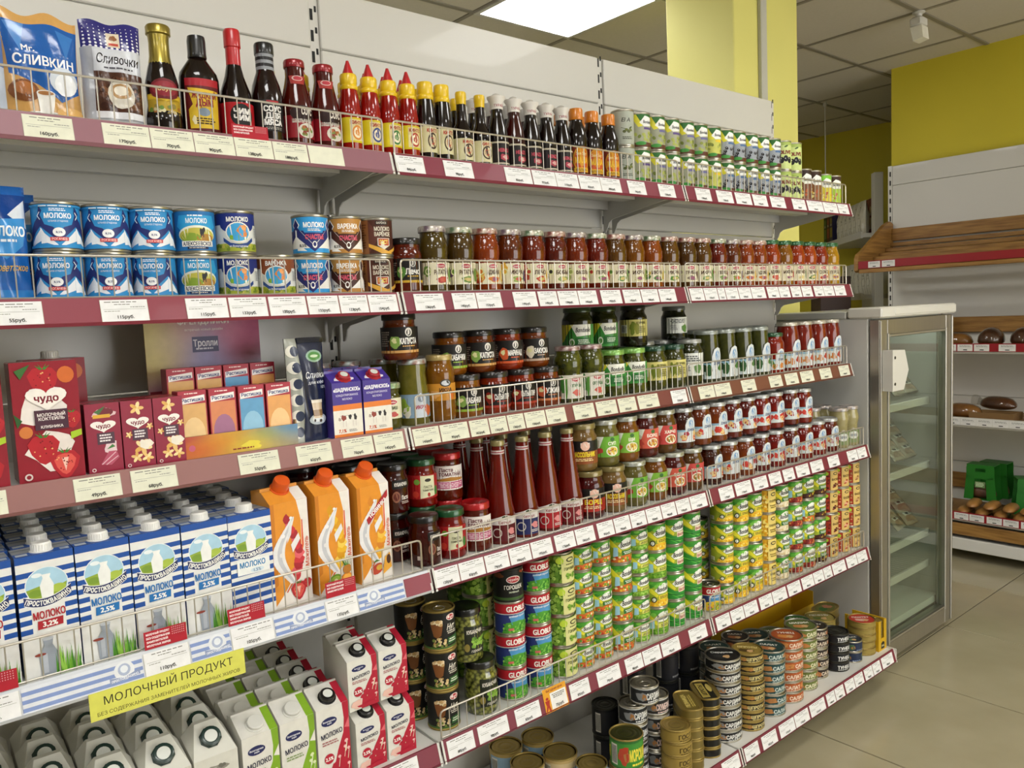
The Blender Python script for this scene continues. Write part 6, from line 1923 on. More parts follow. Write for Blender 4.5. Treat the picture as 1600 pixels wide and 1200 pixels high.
def art_vk(main, pct, s=1.0, small=False):
    def f(a, w, h):
        a.rect(-w / 2, 0, w / 2, h, '#dcdad2')
        a.poly([(w * .5, h), (w * .3, h), (w * .34, h * .8), (w * .3, h * .62), (w * .1, h * .42), (-w * .05, h * .2), (-w * .1, 0), (w * .5, 0)], main)
        a.poly([(w * .5, h * .66), (w * .34, h * .68), (w * .5, h * .8)], '#e6e3da' if main != '#b01c34' else '#d8646e')
        rr = random.Random(5)
        for k in range(6):
            x, y = w * rr.uniform(.1, .42), h * rr.uniform(.04, .4)
            a.line(x, y, x + w * .05, y + h * .12, .0011, '#e0e6c8').ell(x + w * .03, y + h * .13, w * .05, h * .02, '#d8e2b0' if main != '#b01c34' else '#e8b4b4', 8)
        for k in range(3):
            a.blob(w * (.0 + .16 * k), h * (.24 - .07 * k), w * .12, h * .05, main, k)
        a.ell(-w * .12, h * .82, w * .24, h * .055, '#232858', 18).text('Вологодские', -w * .12, h * .828, h * .022, '#e8e8ee', w * .38, .02).text('зори', -w * .12, h * .8, h * .02, '#e8e8ee', w * .2, .02)
        a.text('МОЛОКО', -w * .06, h * .66, h * .062, '#1c1f3a', w * .66, .02, rot=.08)
        a.small(-w * .38, h * .53, w * .16, h * .59, 2, '#a86a6a' if main == '#b01c34' else '#8aa06a', 3)
        a.ell(-w * .18, h * .36, w * .15, w * .15 , main, 18).text(pct, -w * .18, h * .36, w * .1, '#f2f0ea', w * .24, .03)
        if small:
            a.blob(-w * .25, h * .12, w * .2, h * .08, '#e2b8aa', 6).blob(w * .1, h * .06, w * .3, h * .04, main, 8).blob(w * .1, h * .3, w * .12, h * .07, main, 9)
    return f
def top_vk(main):
    def f(a, w, d):
        a.rect(-w / 2, 0, w / 2, .06, '#d6d4cc')
        a.rect(w * .28, 0, w / 2, .06, main)
    return f
GRN, RED = '#7fa827', '#b01c34'
M_VG, M_VR = mat('carton_green', '#86a83a', .45, coat=.15), mat('carton_berry', '#a81e34', .45, coat=.15)
M_VW = mat('carton_white', '#d2d0c8', .45, coat=.15)
K_vg = carton('milk_carton', 'green and white milk carton with white cap', .072, .168, .07, art_vk(GRN, '3,2%'), M_VW, slope=.045, hb=.192, cap=plastic('#d2d1ca'), cap_y=-.014, cap_r=.0165, cap_h=.009, topart=top_vk(GRN), flat_top=GRN)
K_vr = carton('milk_carton', 'red and white milk carton with black cap', .072, .168, .07, art_vk(RED, '2,5%'), M_VW, slope=.045, hb=.192, cap=M_BLACKPL, cap_y=-.014, cap_r=.0160, cap_h=.012, cap_shape='disc', topart=top_vk(RED), flat_top=RED)
K_vs = carton('milk_carton', 'small red and white milk carton, black cap', .07, .108, .062, art_vk(RED, '2,5%', small=True), M_VW, slope=.04, hb=.128, cap=M_BLACKPL, cap_y=-.012, cap_r=.0150, cap_h=.011, cap_shape='disc', topart=top_vk(RED), flat_top=RED)
for j in range(5):
    for i, x in enumerate((-.396, -.320)):
        put(4, K_vg, x + .002 * j, -.325 + .0735 * j if j < 4 else -.04, ORD[j] + ' green carton row', rz=0, group='green milk cartons')
    put(4, K_vr, -.2435 + .002 * j, -.325 + .0735 * j if j < 4 else -.04, 'red carton file', rz=0, group='red milk cartons')
for dz, nm in ((0, 'lower small carton tier'), (.1345, 'upper small carton tier')):
    for x in (-.158, -.083):
        put(4, K_vs, x - (.008 if dz else 0), -.328 if not dz else -.322, nm, dz=dz, rz=0, group='small red milk cartons')
    put(4, K_vs, -.158, -.26, 'rear ' + nm.replace(' carton', ''), dz=dz, rz=0, group='small red milk cartons')
RN, HN = .0385, .0945
K_nut = can('chickpea_can', 'black chickpea can with gold lid', RN, HN, art_chickpea, M_GOLDTIN)
for i in range(3):
    K_nut.put(.060, -.313, Z[4] + .0004 + i * HN, 'black chickpea can, %s of the front stack, fifth shelf' % ('lowest', 'middle', 'topmost')[i], 'chickpea cans', -.05 + .03 * i)
    K_nut.put(.036, -.226, Z[4] + .0004 + i * HN, 'black chickpea can, %s of the rear stack, fifth shelf' % ('lowest', 'middle', 'topmost')[i], 'chickpea cans', .5)
def lab_pj(a, r, H):
    a.poly([(-.2 * r, 0), (1.3 * r, 0), (1.3 * r, H * .9), (-.2 * r, H)], '#20241a')
    a.text('КУБАНОЧКА', .5 * r, H * .78, H * .13, '#ded8cc', 1.1 * r, .03)
    a.dots(.2 * r, H * .2, 1.25 * r, H * .6, 26, .004, ['#6f9a34', '#8fb84a', '#4f7a24'], 5)
    a.text('горошек', .6 * r, H * .12, H * .1, '#ded8cc', .8 * r, .01, shear=.2).ell(-.05 * r, H * .25, .16 * r, H * .14, '#8a7a3a')
def mat_peas():
    m = bpy.data.materials.new('contents_peas')
    m.use_nodes = True
    nt = m.node_tree
    b = nt.nodes['Principled BSDF']
    tc = nt.nodes.new('ShaderNodeTexCoord')
    vo = nt.nodes.new('ShaderNodeTexVoronoi')
    vo.inputs['Scale'].default_value = 110
    rp = nt.nodes.new('ShaderNodeValToRGB')
    rp.color_ramp.elements[0].color = lin('#8a8c40')
    rp.color_ramp.elements[1].color = lin('#2c3010')
    rp.color_ramp.elements[0].position = .2
    rp.color_ramp.elements[1].position = .75
    nt.links.new(tc.outputs['Object'], vo.inputs['Vector'])
    nt.links.new(vo.outputs['Distance'], rp.inputs[0])
    nt.links.new(rp.outputs[0], b.inputs['Base Color'])
    b.inputs['Roughness'].default_value = .15
    b.inputs['Coat Weight'].default_value = 1.0
    return m
K_pj = jar('pea_jar', 'glass jar of green peas with black lid', .0405, .128, mat_peas(), lid_mat('#151514'), lab_pj, (.02, .09), .9, .016)
put(4, K_pj, .168, -.318, 'front pea jar', rz=-.1)
put(4, K_pj, .148, -.295, 'upper pea jar', dz=.1285, rz=-.2)
HG = .0832
K_gor = can('pea_can', 'black pea can with red oval logo', .0385, HG, art_blackpea, M_DARKTIN, top=M_DARKTIN)
K_glo = can('pea_can', 'red and blue pea can with white lettering', .0385, HG, art_globus('peas'), top=M_DARKTIN)
K_gloc = can('corn_can', 'red and blue corn can standing alone', .036, .083, art_globus('corn'), top=M_DARKTIN)
K_pea = can('pea_can', 'pea-pattern can with cream label', .0385, HG, art_peacan, top=M_DARKTIN)
RB, HB = .0363, .0665
BND = {}
for pic in ('mix', 'peas', 'corn', 'bean', 'red', 'white', 'dark'):
    nm = {'mix': 'yellow-green can of mixed vegetables', 'peas': 'yellow-green can of peas', 'corn': 'yellow-green can of sweetcorn', 'bean': 'bright green can of green beans', 'red': 'green and yellow can of red beans', 'white': 'green and yellow can of white beans', 'dark': 'green and yellow can of dark beans'}[pic]
    for hh in (HB, HG):
        BND[(pic, hh)] = can('vegetable_can', nm, RB if hh == HB else .0385, hh, art_bond(pic, len(BND) + 3), top=M_DARKTIN)
K_cor = can('corn_can', 'sweetcorn can covered with yellow kernels', .0375, HG, art_corncan, top=M_DARKTIN)
K_be = [can('bean_can', '%s bean can with cream label' % n, .0385, HG, art_beanbox(c, '#d6b66a'), top=M_DARKTIN) for n, c in (('dark red', ['#6a1c16', '#8a2a1e', '#4a120e']), ('red', ['#a83a24', '#c2583a', '#e0a88a']), ('brown', ['#8a5a34', '#a8764a', '#c89a6a']))]
stacks = [(.2665, [K_glo, K_glo, K_glo, K_gor]), (.3545, [K_glo] * 4), (.437, [K_pea] * 4)]
stacks += [(.5115, [('mix', HB)] * 5), (.586, [('mix', HB)] * 5), (.6655, [('mix', HG)] * 4), (.741, [('peas', HB)] * 5), (.8175, [('peas', HG), ('corn', HG), ('peas', HG), ('corn', HG)]), (.8985, [('bean', HG)] * 4), (.984, [('bean', HG)] * 4)]
stacks += [(1.152, [('corn', HB)] * 5), (1.232, [('corn', HG)] * 4), (1.312, [('corn', HG)] * 4), (1.391, [K_cor] * 4), (1.476, [('white', HG)] * 4), (1.5635, [('red', HG)] * 4), (1.645, [('red', HG), ('red', HG), ('mix', HG), ('dark', HG)]), (1.7255, [('dark', HG)] * 4),
           (1.808, [K_be[0]] * 4), (1.892, [K_be[1]] * 4), (1.975, [K_be[2]] * 4)]
for n, (x, ks) in enumerate(stacks):
    z = 0
    rz = random.uniform(-.25, .05)
    for i, k in enumerate(ks):
        if isinstance(k, tuple):
            k = BND[k]
        lv = 'bottom' if i == 0 else ('topmost' if i == len(ks) - 1 else ORD[i] + ' from bottom')
        k.put(x + random.uniform(-.0008, .0008), -.318 if n < 3 else -.317 + random.uniform(-.002, .002), Z[4] + .0004 + z, '%s, %s, %s stack, fifth shelf' % (k.look, lv, ORD[n]), 'stacked vegetable cans', rz + random.uniform(-.12, .12))
        z += k.h
K_gloc.put(1.074, -.323, Z[4] + .0004, 'red and blue corn can standing alone in the gap between can stacks', None, -.1)
# rear stacks seen in the gaps
for n, (x, k, y) in enumerate(((1.06, BND[('corn', HB)], -.23), (1.135, BND[('corn', HB)], -.235), (.965, BND[('bean', HG)], -.235), (.235, K_pea, -.23), (.325, K_glo, -.23), (.255, K_pea, -.14))):
    for i in range(4):
        k.put(x, y, Z[4] + .0004 + i * k.h, '%s, %s tier, %s rear stack, fifth shelf' % (k.look, ORD[i], ORD[n]), 'stacked vegetable cans', .8)

# ---------------------------------------------------------------- lowest shelf: fish tins
z5 = Z[5] + .0004
def fish(name, look, r, h, art, tin, top=None, ring=True, topart=None):
    k = can(name, look, r, h, art, tin, top or tin, ring=ring and topart is None, label_z=(.0024, h - .0032))
    if topart:
        a = Art()
        topart(a, r * .88)
        k.parts.append(('top_print', a.mesh('top_print', on_top(h - .0028), None)))
    return k
def stack(k, x, y, n, where, rz=0.0, jit=.002, turn=.5):
    for i in range(n):
        lv = 'single' if n == 1 else ('bottom' if i == 0 else ('topmost' if i == n - 1 else ORD[i] + ' from bottom'))
        k.put(x + (random.uniform(-jit, jit) if i else 0), y + (random.uniform(-jit, jit) if i else 0), z5 + i * k.h, '%s, %s, %s' % (k.look, lv, where), 'fish tins', rz + random.uniform(-turn, turn))
def oval_tin(name, look, w, d, h, col_side, top_draw, tin):
    pr = []
    n = 28
    def ring(k, z):
        out = []
        for i in range(n):
            t = 2 * PI * i / n
            cx, sx = math.cos(t), math.sin(t)
            out.append((math.copysign(abs(cx) ** .62, cx) * w / 2 * k, math.copysign(abs(sx) ** .8, sx) * d / 2 * k, z))
        return out
    def ringmesh(levels):
        v, f = [], []
        for k, z in levels:
            v += ring(k, z)
        for j in range(len(levels) - 1):
            for i in range(n):
                i2 = (i + 1) % n
                f.append((j * n + i, j * n + i2, j * n + n + i2, j * n + n + i))
        f.append(tuple(range(n - 1, -1, -1)))
        f.append(tuple((len(levels) - 1) * n + i for i in range(n)))
        return MB().add(v, f)
    body = ringmesh([(.9, 0), (.97, .001), (.98, .003), (.965, .005), (.965, h - .005), (1.0, h - .004), (1.0, h - .001), (.975, h), (.95, h - .003)]).mesh('tin_body', tin)
    side = ringmesh([(.972, .0055), (.972, h - .0055)])
    side.f = side.f[:-2]
    side = side.mesh('side_print', mat('tin_side_' + col_side[1:], col_side, .35, metal=.3, coat=.3))
    a = Art()
    top_draw(a, w, d)
    return Kind(name, 'tin', look, [('body', body), ('side_print', side), ('top_print', a.mesh('top_print', on_top(h - .0028), None))], w / 2, h)
def top_round(c1, c2, word, ink='#e8e4d8'):
    def f(a, r):
        a.ell(0, 0, r, r, c1, 26)
        a.blob(-r * .1, -r * .25, r * .5, r * .3, c2, 4).blob(r * .2, -r * .3, r * .25, r * .2, '#c8a070', 6)
        a.text(word, 0, r * .35, r * .26, ink, r * 1.4, .03)
    return f
F_g1 = fish('fish_can', 'gold-lidded can with pale blue label', .048, .105, art_tin('#b59a5a', '#8fb0c8', 'САРДИНА', '#2a3a5a', None, 3), M_GOLDTIN, ring=False)
F_g2 = fish('fish_can', 'gold-lidded can with beige and blue label', .049, .1, art_tin('#c2a56a', '#d2bc8e', 'ТРЕСКА', '#3f6a9a', None, 4), M_GOLDTIN, ring=False)
F_sa = fish('fish_can', 'gold-lidded can with white saury label', .044, .095, art_tin('#a8c0cc', '#dfe4e4', 'Сайра', '#1f2a4a', None, 5), M_GOLDTIN, ring=False)
F_mk = fish('seaweed_can', 'green seaweed can', .047, .088, art_tin('#2f6a2c', '#3f8a34', 'МОРСКАЯ', '#e8dc4a', '#b8442a', 6), M_GOLDTIN, top=mat('olive_lid', '#4a4c24', .35, metal=.7), ring=False)
F_bk = fish('fish_can', 'plain black fish can', .04, .088, art_tin('#17171a', '#222226', '', '#888', None, 6), M_DARKTIN, ring=False)
F_tw = fish('tuna_can', 'black and white fish can with ring-pull lid', .042, .053, art_tin('#c8c9c6', '#26282a', 'САРДИНЫ', '#e6e6e2', '#8a8c8c', 8, False), M_TIN, top=M_TIN)
F_tb = fish('fish_can', 'white fish can with black band', .042, .053, art_tin('#d0d0cc', '#2b2a2a', 'СКУМБРИЯ', '#e0c8c0', '#7a7c7c', 9, False), M_TIN)
F_gs = fish('fish_can', 'plain gold fish can', .0435, .0385, art_tin('#8c7434', '#9c8440', 'ГОСТ', '#4a3a14', None, 10, False), M_GOLDTIN, ring=False)
F_bw = fish('fish_can', 'black and white sardine can, black top', .0545, .037, art_tin('#c4c5c0', '#1c1c1c', 'САРДИНА', '#e8e8e2', '#8e9090', 12, False), M_TIN, topart=top_round('#161616', '#2a2a2a', 'Сардина', '#c8c8c4'))
F_sh = fish('sprats_can', 'gold and black sprats can', .0485, .031, art_tin('#7d6a30', '#2a2212', 'ШПРОТЫ', '#d8c88a', '#a8843a', 13, False), M_GOLDTIN, topart=top_round('#8a7434', '#4a3818', 'ШПРОТЫ', '#e0d090'))
F_te = fish('fish_salad_can', 'dark teal fish salad can', .0515, .036, art_tin('#1f3a3c', '#24484a', 'САЛАТ', '#c8d4ce', '#b8804a', 14), M_TIN, topart=top_round('#1f3a38', '#a86a3a', 'САЛАТ'))
F_or = fish('fish_salad_can', 'orange-brown fish salad can', .0545, .036, art_tin('#9c4a22', '#b05a2c', 'САЛАТ', '#ecd8c0', '#d08a4a', 15), M_TIN, topart=top_round('#9c4a22', '#c8823e', 'ТУНЕЦ'))
F_ol = fish('fish_salad_can', 'olive green fish salad can', .0545, .036, art_tin('#5a6630', '#6a7638', 'САЛАТ', '#e4e0c0', '#b8743a', 16), M_TIN, topart=top_round('#56622e', '#b87a44', 'МИДИИ'))
F_da = fish('fish_salad_can', 'dark brown fish salad can', .046, .036, art_tin('#2a211c', '#342a24', 'САЛАТ', '#d8c8b4', '#a8643a', 17), M_TIN, topart=top_round('#2a2420', '#a8643a', 'САЛАТ'))
F_tu = fish('tuna_can', 'black tuna can with white lettering', .046, .0345, art_tin('#131316', '#1a1a1e', 'ТУНЕЦ', '#e4e4e0', None, 18), M_DARKTIN, ring=False)
F_bl = fish('fish_can', 'dark blue fish can', .040, .04, art_tin('#1c2438', '#222e48', '', '#8fa0c0', '#4a6a4a', 19), M_TIN, topart=top_round('#242c3c', '#5a7a5a', 'КИЛЬКА'))
F_rd = fish('caviar_can', 'gold tin with red printed lid', .050, .0255, art_tin('#8d7a3c', '#9a8644', '', '#6a5a2c', None, 20, False), M_GOLDTIN, topart=top_round('#b0301f', '#d8b0a0', 'ПАШТЕТ'))
F_gr = fish('fish_salad_can', 'green round fish salad can', .047, .05, art_tin('#2c4a24', '#3a5a2c', '', '#cfe0b0', '#b84a3a', 21), M_TIN, topart=top_round('#3a6a2c', '#d8d8d0', 'САЛАТ'))
F_go = fish('pate_can', 'wide gold pate can', .056, .045, art_tin('#7d6c34', '#8a7a3e', '', '#d8c88a', '#5a7a34', 22, False), M_GOLDTIN, topart=top_round('#8a7c3e', '#5a6a2c', 'ПЕЧЕНЬ'))
O_gold = oval_tin('sprats_tin', 'flat gold oval fish tin', .125, .075, .0305, '#7d6c34', lambda a, w, d: (a.poly([(-w * .38, -d * .28), (w * .38, -d * .28), (w * .42, 0), (w * .38, d * .28), (-w * .38, d * .28), (-w * .42, 0)], '#6d5c28'), a.text('ПЕЛАМИДА', 0, d * .1, d * .16, '#d8c470', w * .6, .03), a.small(-w * .3, -d * .2, w * .3, -d * .04, 2, '#c0ac58', 3)), M_GOLDTIN)
O_blk = oval_tin('sprats_tin', 'flat black oval fish tin with gold top print', .125, .075, .0305, '#141412', lambda a, w, d: (a.poly([(-w * .4, -d * .3), (w * .4, -d * .3), (w * .42, d * .3), (-w * .42, d * .3)], '#1a1812'), a.rect(-w * .36, -d * .05, w * .36, d * .26, '#a89448'), a.text('ШПРОТЫ', 0, d * .1, d * .17, '#1c1a12', w * .5, .04), a.ell(w * .1, -d * .2, w * .2, d * .1, '#b8a458')), M_GOLDTIN)
O_pate = oval_tin('pate_tin', 'oval gold pate tin with green print', .13, .085, .033, '#80703a', lambda a, w, d: (a.ell(0, 0, w * .42, d * .38, '#6f6f34'), a.blob(-w * .15, 0, w * .14, d * .2, '#3f6a34', 3), a.blob(w * .12, 0, w * .14, d * .2, '#b8785a', 5)), M_GOLDTIN)

stack(F_g1, .500, -.134, 1, 'middle bay, bottom left behind the beige can', -.3)
stack(F_g2, .495, -.234, 1, 'middle bay, bottom left in front', -.2)
stack(F_g1, .390, -.215, 1, 'middle bay, at the very bottom edge', -.3)
stack(F_g1, .40, -.11, 1, 'middle bay, rear left', -.3)
stack(F_sa, .525, -.328, 1, 'middle bay, beside the green seaweed can', -.1)
stack(F_mk, .598, -.388, 2, 'middle bay, beside the black and white stack', -.1, turn=.1)
stack(F_bk, .680, -.238, 2, 'middle bay, behind the green seaweed cans', 0)
stack(F_tw, .690, -.335, 4, 'left two-tone stack, middle bay', -.2, turn=.15)
stack(F_tb, .776, -.345, 4, 'right two-tone stack, middle bay', -.2, turn=.15)
F_tw.put(.722, -.352, z5 + 4 * .053, 'black and white fish can resting across the tops of two stacks', 'fish tins', -.1)
stack(F_bk, .778, -.262, 3, 'rear of the middle bay', 0)
stack(F_gs, .762, -.43, 4, 'middle bay, at the shelf front', -.1, turn=.1)
for i in range(6):
    lv = 'bottom' if i == 0 else ('topmost' if i == 5 else ORD[i] + ' from bottom')
    O_gold.put(.850, -.405, z5 + i * O_gold.h, 'flat gold oval fish tin, %s of the gold stack, lowest shelf' % lv, 'fish tins', .95)
    O_blk.put(.938, -.400, z5 + i * O_blk.h, 'flat black oval fish tin, %s of the black stack, lowest shelf' % lv, 'fish tins', .95)
stack(F_bw, 1.041, -.392, 7, 'tall black and white stack', -.3, turn=.2)
stack(F_sh, 1.147, -.410, 8, 'gold and black stack in the middle', -.2, turn=.5)
stack(F_te, 1.272, -.405, 6, 'dark teal stack', -.1, turn=.7)
stack(F_or, 1.392, -.395, 6, 'orange-brown stack', -.1, turn=.7)
stack(F_ol, 1.502, -.385, 6, 'olive green stack', -.1, turn=.7)
stack(F_da, 1.612, -.375, 5, 'dark brown stack', -.1, turn=.7)
stack(F_tu, 1.712, -.400, 4, 'black stack near the far end', -.35, turn=.05)
stack(F_bl, 1.812, -.405, 2, 'dark blue pair near the far end', -.2)
stack(F_rd, 1.905, -.400, 5, 'gold stack beside the yellow box', -.1)
stack(F_bk, 1.02, -.27, 3, 'behind the black and white stack', 0)
stack(F_bk, .93, -.26, 3, 'behind the oval tins', 0)
stack(F_te, 1.15, -.28, 6, 'rear dark teal stack', 0)
stack(F_da, 1.27, -.28, 6, 'rear dark brown stack', 0)
stack(F_te, 1.40, -.27, 5, 'second rear teal stack', 0)
stack(F_ol, 1.53, -.26, 4, 'rear olive stack', 0)
stack(F_go, 1.80, -.290, 3, 'gold stack behind the black tuna', 0)
stack(F_gr, 1.68, -.265, 3, 'green stack behind the black tuna', 0)
for i in range(4):
    O_pate.put(1.905, -.255, z5 + i * O_pate.h, 'oval gold pate tin, %s from bottom, near the fridge' % ORD[i], 'fish tins', .1)
# yellow display boxes with tins
M_YBOX = mat('yellow_card', '#c9a012', .55, var=.05, scale=6)
t = thing('display_box', 'open yellow cardboard box of tins at the shelf end', 'box', (1.965, -.39, z5))
bx = MB()
bx.box(-.032, .03, -.062, -.058, 0, .045).box(-.032, -.014, -.062, -.058, .045, .115).box(.012, .03, -.062, -.058, .045, .115)
bx.box(-.032, -.028, -.058, .07, 0, .115).box(.026, .03, -.058, .07, 0, .115).box(-.028, .026, -.058, .07, 0, .002)
b_ = mesh_obj('box', bx.mesh('yellow_box', M_YBOX, False), t)
la = Art()
la.poly([(-.012, .006), (.014, .006), (.014, .028), (0, .034), (-.012, .028)], '#1c1a14').text('ТУНЕЦ', .001, .017, .007, '#e8d8a0', .02, .03)
mesh_obj('print', la.mesh('box_print', on_front(-.062), None), b_)
for i in range(4):
    k = Kind('pate_tin', 'tin', '', [('body', MB().lathe([(0, 0), (.024, 0), (.025, .002), (.025, .024), (.026, .025), (.0245, .027), (.023, .025), (0, .025)], 20).mesh('tin_body', M_GOLDTIN))] if i == 0 else _kp.parts, .025, .027)
    _kp = k
    for y in (-.43, -.37):
        k.put(1.964, y + .006, z5 + .0022 + i * .0272, 'small gold tin in the yellow box, %s layer, %s file' % (ORD[i], 'front' if y < -.4 else 'rear'), 'tins in the yellow box')
t = thing('display_box', 'long yellow cardboard tray standing behind the fish tins', 'box', (1.72, -.10, z5))
by = MB().box(-.28, .27, .04, .043, 0, .15).box(-.28, .27, -.06, -.057, 0, .10).box(-.28, -.277, -.057, .04, 0, .15).box(.267, .27, -.057, .04, 0, .15).box(-.277, .267, -.057, .04, 0, .002)
o = mesh_obj('box', by.mesh('yellow_tray', M_YBOX, False), t)
la = Art()
for x in (-.14, .0, .14):
    la.ell(x, .05, .022, .022, '#7a6410', 18)
mesh_obj('print', la.mesh('tray_print', on_front(-.06), None), o)

# ================================================================== PRICE TAGS, CARDS AND SIGNS
TILT = -math.atan2(.012, .044)
TAGS = {
 0: [(-.692, -.618, '160'), (-.575, -.498, '170'), (-.498, -.423, '70'), (-.423, -.348, '90'), (-.348, -.273, '138'), (-.273, -.200, '188'), (-.199, -.121, ''), (.004, .078, '84'), (.13, .213, '98'), (.309, .395, '85'),
     (.397, .477, '97'), (.477, .557, '110'), (.559, .64, '85'), (.64, .72, '105'), (.748, .823, '96'), (.879, .953, '120'), (1.05, 1.126, '130'), (1.155, 1.24, '130'), (1.253, 1.341, '145'), (1.350, 1.433, '145'), (1.452, 1.542, '139'), (1.586, 1.673, '99'), (1.683, 1.790, '125'), (1.793, 1.893, '95'), (1.897, 1.975, '89')],
 1: [(-.762, -.687, '55'), (-.602, -.524, '115'), (-.46, -.383, '115'), (-.381, -.306, '133'), (-.303, -.224, '120'), (-.222, -.152, '133'), (-.151, -.084, '123'), (-.083, -.011, '104'), (.032, .113, '136'), (.136, .205, '140'), (.206, .282, '153'),
     (.319, .396, '149'), (.401, .467, '149'), (.469, .541, '139'), (.542, .613, '145'), (.627, .708, '140'), (.716, .789, '145'), (.791, .866, '138'), (.869, .945, '149'), (1.012, 1.08, '149'), (1.082, 1.15, '135'), (1.152, 1.19, '135'), (1.192, 1.26, '135'), (1.262, 1.331, '129'), (1.333, 1.414, '129'),
     (1.425, 1.495, '139'), (1.497, 1.563, '142'), (1.571, 1.637, '135'), (1.641, 1.71, '142'), (1.723, 1.789, '129'), (1.790, 1.862, '139'), (1.867, 1.948, '139')],
 2: [(-.835, -.762, '95'), (-.667, -.592, '49'), (-.577, -.498, '68'), (-.385, -.303, '55'), (-.267, -.188, '65'), (-.167, -.091, '75'), (-.089, -.014, '145'), (.01, .082, '145'), (.084, .164, '95'), (.168, .225, '165'), (.227, .282, '136'), (.284, .338, '136'), (.340, .41, '136'), (.412, .481, '135'), (.509, .588, '145'), (.595, .676, '129'), (.682, .756, '185'), (.764, .854, '165'), (.912, .985, '155'), (1.044, 1.123, '149'), (1.125, 1.21, '149'), (1.269, 1.349, '159'), (1.429, 1.507, '165'), (1.527, 1.61, '165'), (1.627, 1.713, '159'), (1.757, 1.839, '169'), (1.896, 1.973, '169')],
 3: [(-.86, -.779, '110'), (-.597, -.52, '110'), (-.446, -.364, '105'), (-.256, -.185, '135'), (.006, .071, '120'), (.072, .144, '83'), (.146, .217, '79'), (.219, .286, '106'), (.288, .357, '195'), (.366, .436, '175'), (.438, .507, '186'), (.518, .58, '95'), (.582, .645, '99'), (.647, .71, '88'), (.712, .775, '95'), (.777, .84, '99'), (.842, .905, '110'), (.907, .985, '115'), (1.048, 1.121, '119'), (1.131, 1.218, '119'), (1.228, 1.308, '119'), (1.319, 1.391, '125'), (1.402, 1.47, '125'), (1.482, 1.564, '119'), (1.576, 1.658, '119'), (1.693, 1.77, '119'), (1.831, 1.905, '89'), (1.907, 1.975, '89')],
 4: [(-.18, -.062, '79'), (.015, .091, '80'), (.102, .193, '90'), (.215, .296, '83'), (.398, .469, '83'), (.498, .587, '79'), (.608, .679, '98'), (.681, .756, '83'), (.761, .842, '79'), (.887, .971, '99'), (1.019, 1.092, '79'), (1.096, 1.165, '83'), (1.167, 1.242, '83'), (1.253, 1.327, '85'), (1.329, 1.413, '85'), (1.421, 1.502, '89'), (1.51, 1.586, '89'), (1.588, 1.655, '85'), (1.657, 1.712, '85'), (1.718, 1.811, '85'), (1.821, 1.897, '95'), (1.899, 1.975, '95')],
 5: [(.5, .58, '110'), (.62, .70, '120'), (.73, .81, '120'), (.899, .985, '118'), (1.012, 1.086, '96'), (1.103, 1.185, '185'), (1.2, 1.288, '155'), (1.290, 1.375, '155'), (1.383, 1.478, '155'), (1.49, 1.545, '148'), (1.547, 1.607, '148'), (1.616, 1.68, '139'), (1.682, 1.745, '139'), (1.754, 1.815, '95'), (1.817, 1.877, '95'), (1.886, 1.975, '89')]}
TAGMESH = {}
def tag_mesh(w, price, cream, h=.0385):
    key = (round(w, 3), price, cream)
    if key not in TAGMESH:
        a = Art()
        a.rect(-w / 2, 0, w / 2, h, '#dcdcc8' if cream else '#e6e6e6')
        a.rect(-w / 2, 0, -w / 2 + .0006, h, '#b8b6a0').rect(w / 2 - .0006, 0, w / 2, h, '#b8b6a0')
        if price:
            g = '#77776f'
            sd = int(w * 10000) + len(price)
            a.small(-w * .42, h * .86, w * .44, h * .93, 1, g, sd).small(-w * .22, h * .75, w * .2, h * .81, 1, g, sd + 1)
            a.rect(-w * .44, h * .55, w * .44, h * .565, '#9a9a92').small(-w * .44, h * .44, -w * .1, h * .5, 1, '#9a9a92', sd + 2).small(w * .1, h * .62, w * .44, h * .68, 1, '#8a8a84', sd + 3)
            a.text(price + 'руб.', .0, h * .2, h * .155, '#3a3a38', w * .5, .02)
        TAGMESH[key] = a.mesh('price_tag', on_front(0), INK_PAPER)
        v = len(TAGMESH[key].vertices)
    return TAGMESH[key]
cnt = {}
for s, lst in TAGS.items():
    for x0, x1, pr in lst:
        b = 0 if x0 < -.003 else (1 if x0 < 1 else 2)
        n = cnt.get((s, b), 0)
        cnt[(s, b)] = n + 1
        cream = s == 2 and not (.8 < x0 < 1) or (s == 0 and b == 0)
        o = mesh_obj('price_tag', tag_mesh(x1 - x0 - .001, pr, cream))
        o.location = ((x0 + x1) / 2, -D[s] - .0148, Z[s] - .0385)
        o.rotation_euler = (TILT, 0, 0)
        tag(o, '%s price tag%s, %s from left, %s shelf rail, %s bay' % ('cream' if cream else 'white', ' reading %s' % pr if pr and b < 2 else (' without a price' if not pr else ''), ORD[n], SHELF[s], ['left', 'middle', 'far'][b]), 'price tag', 'price tags')

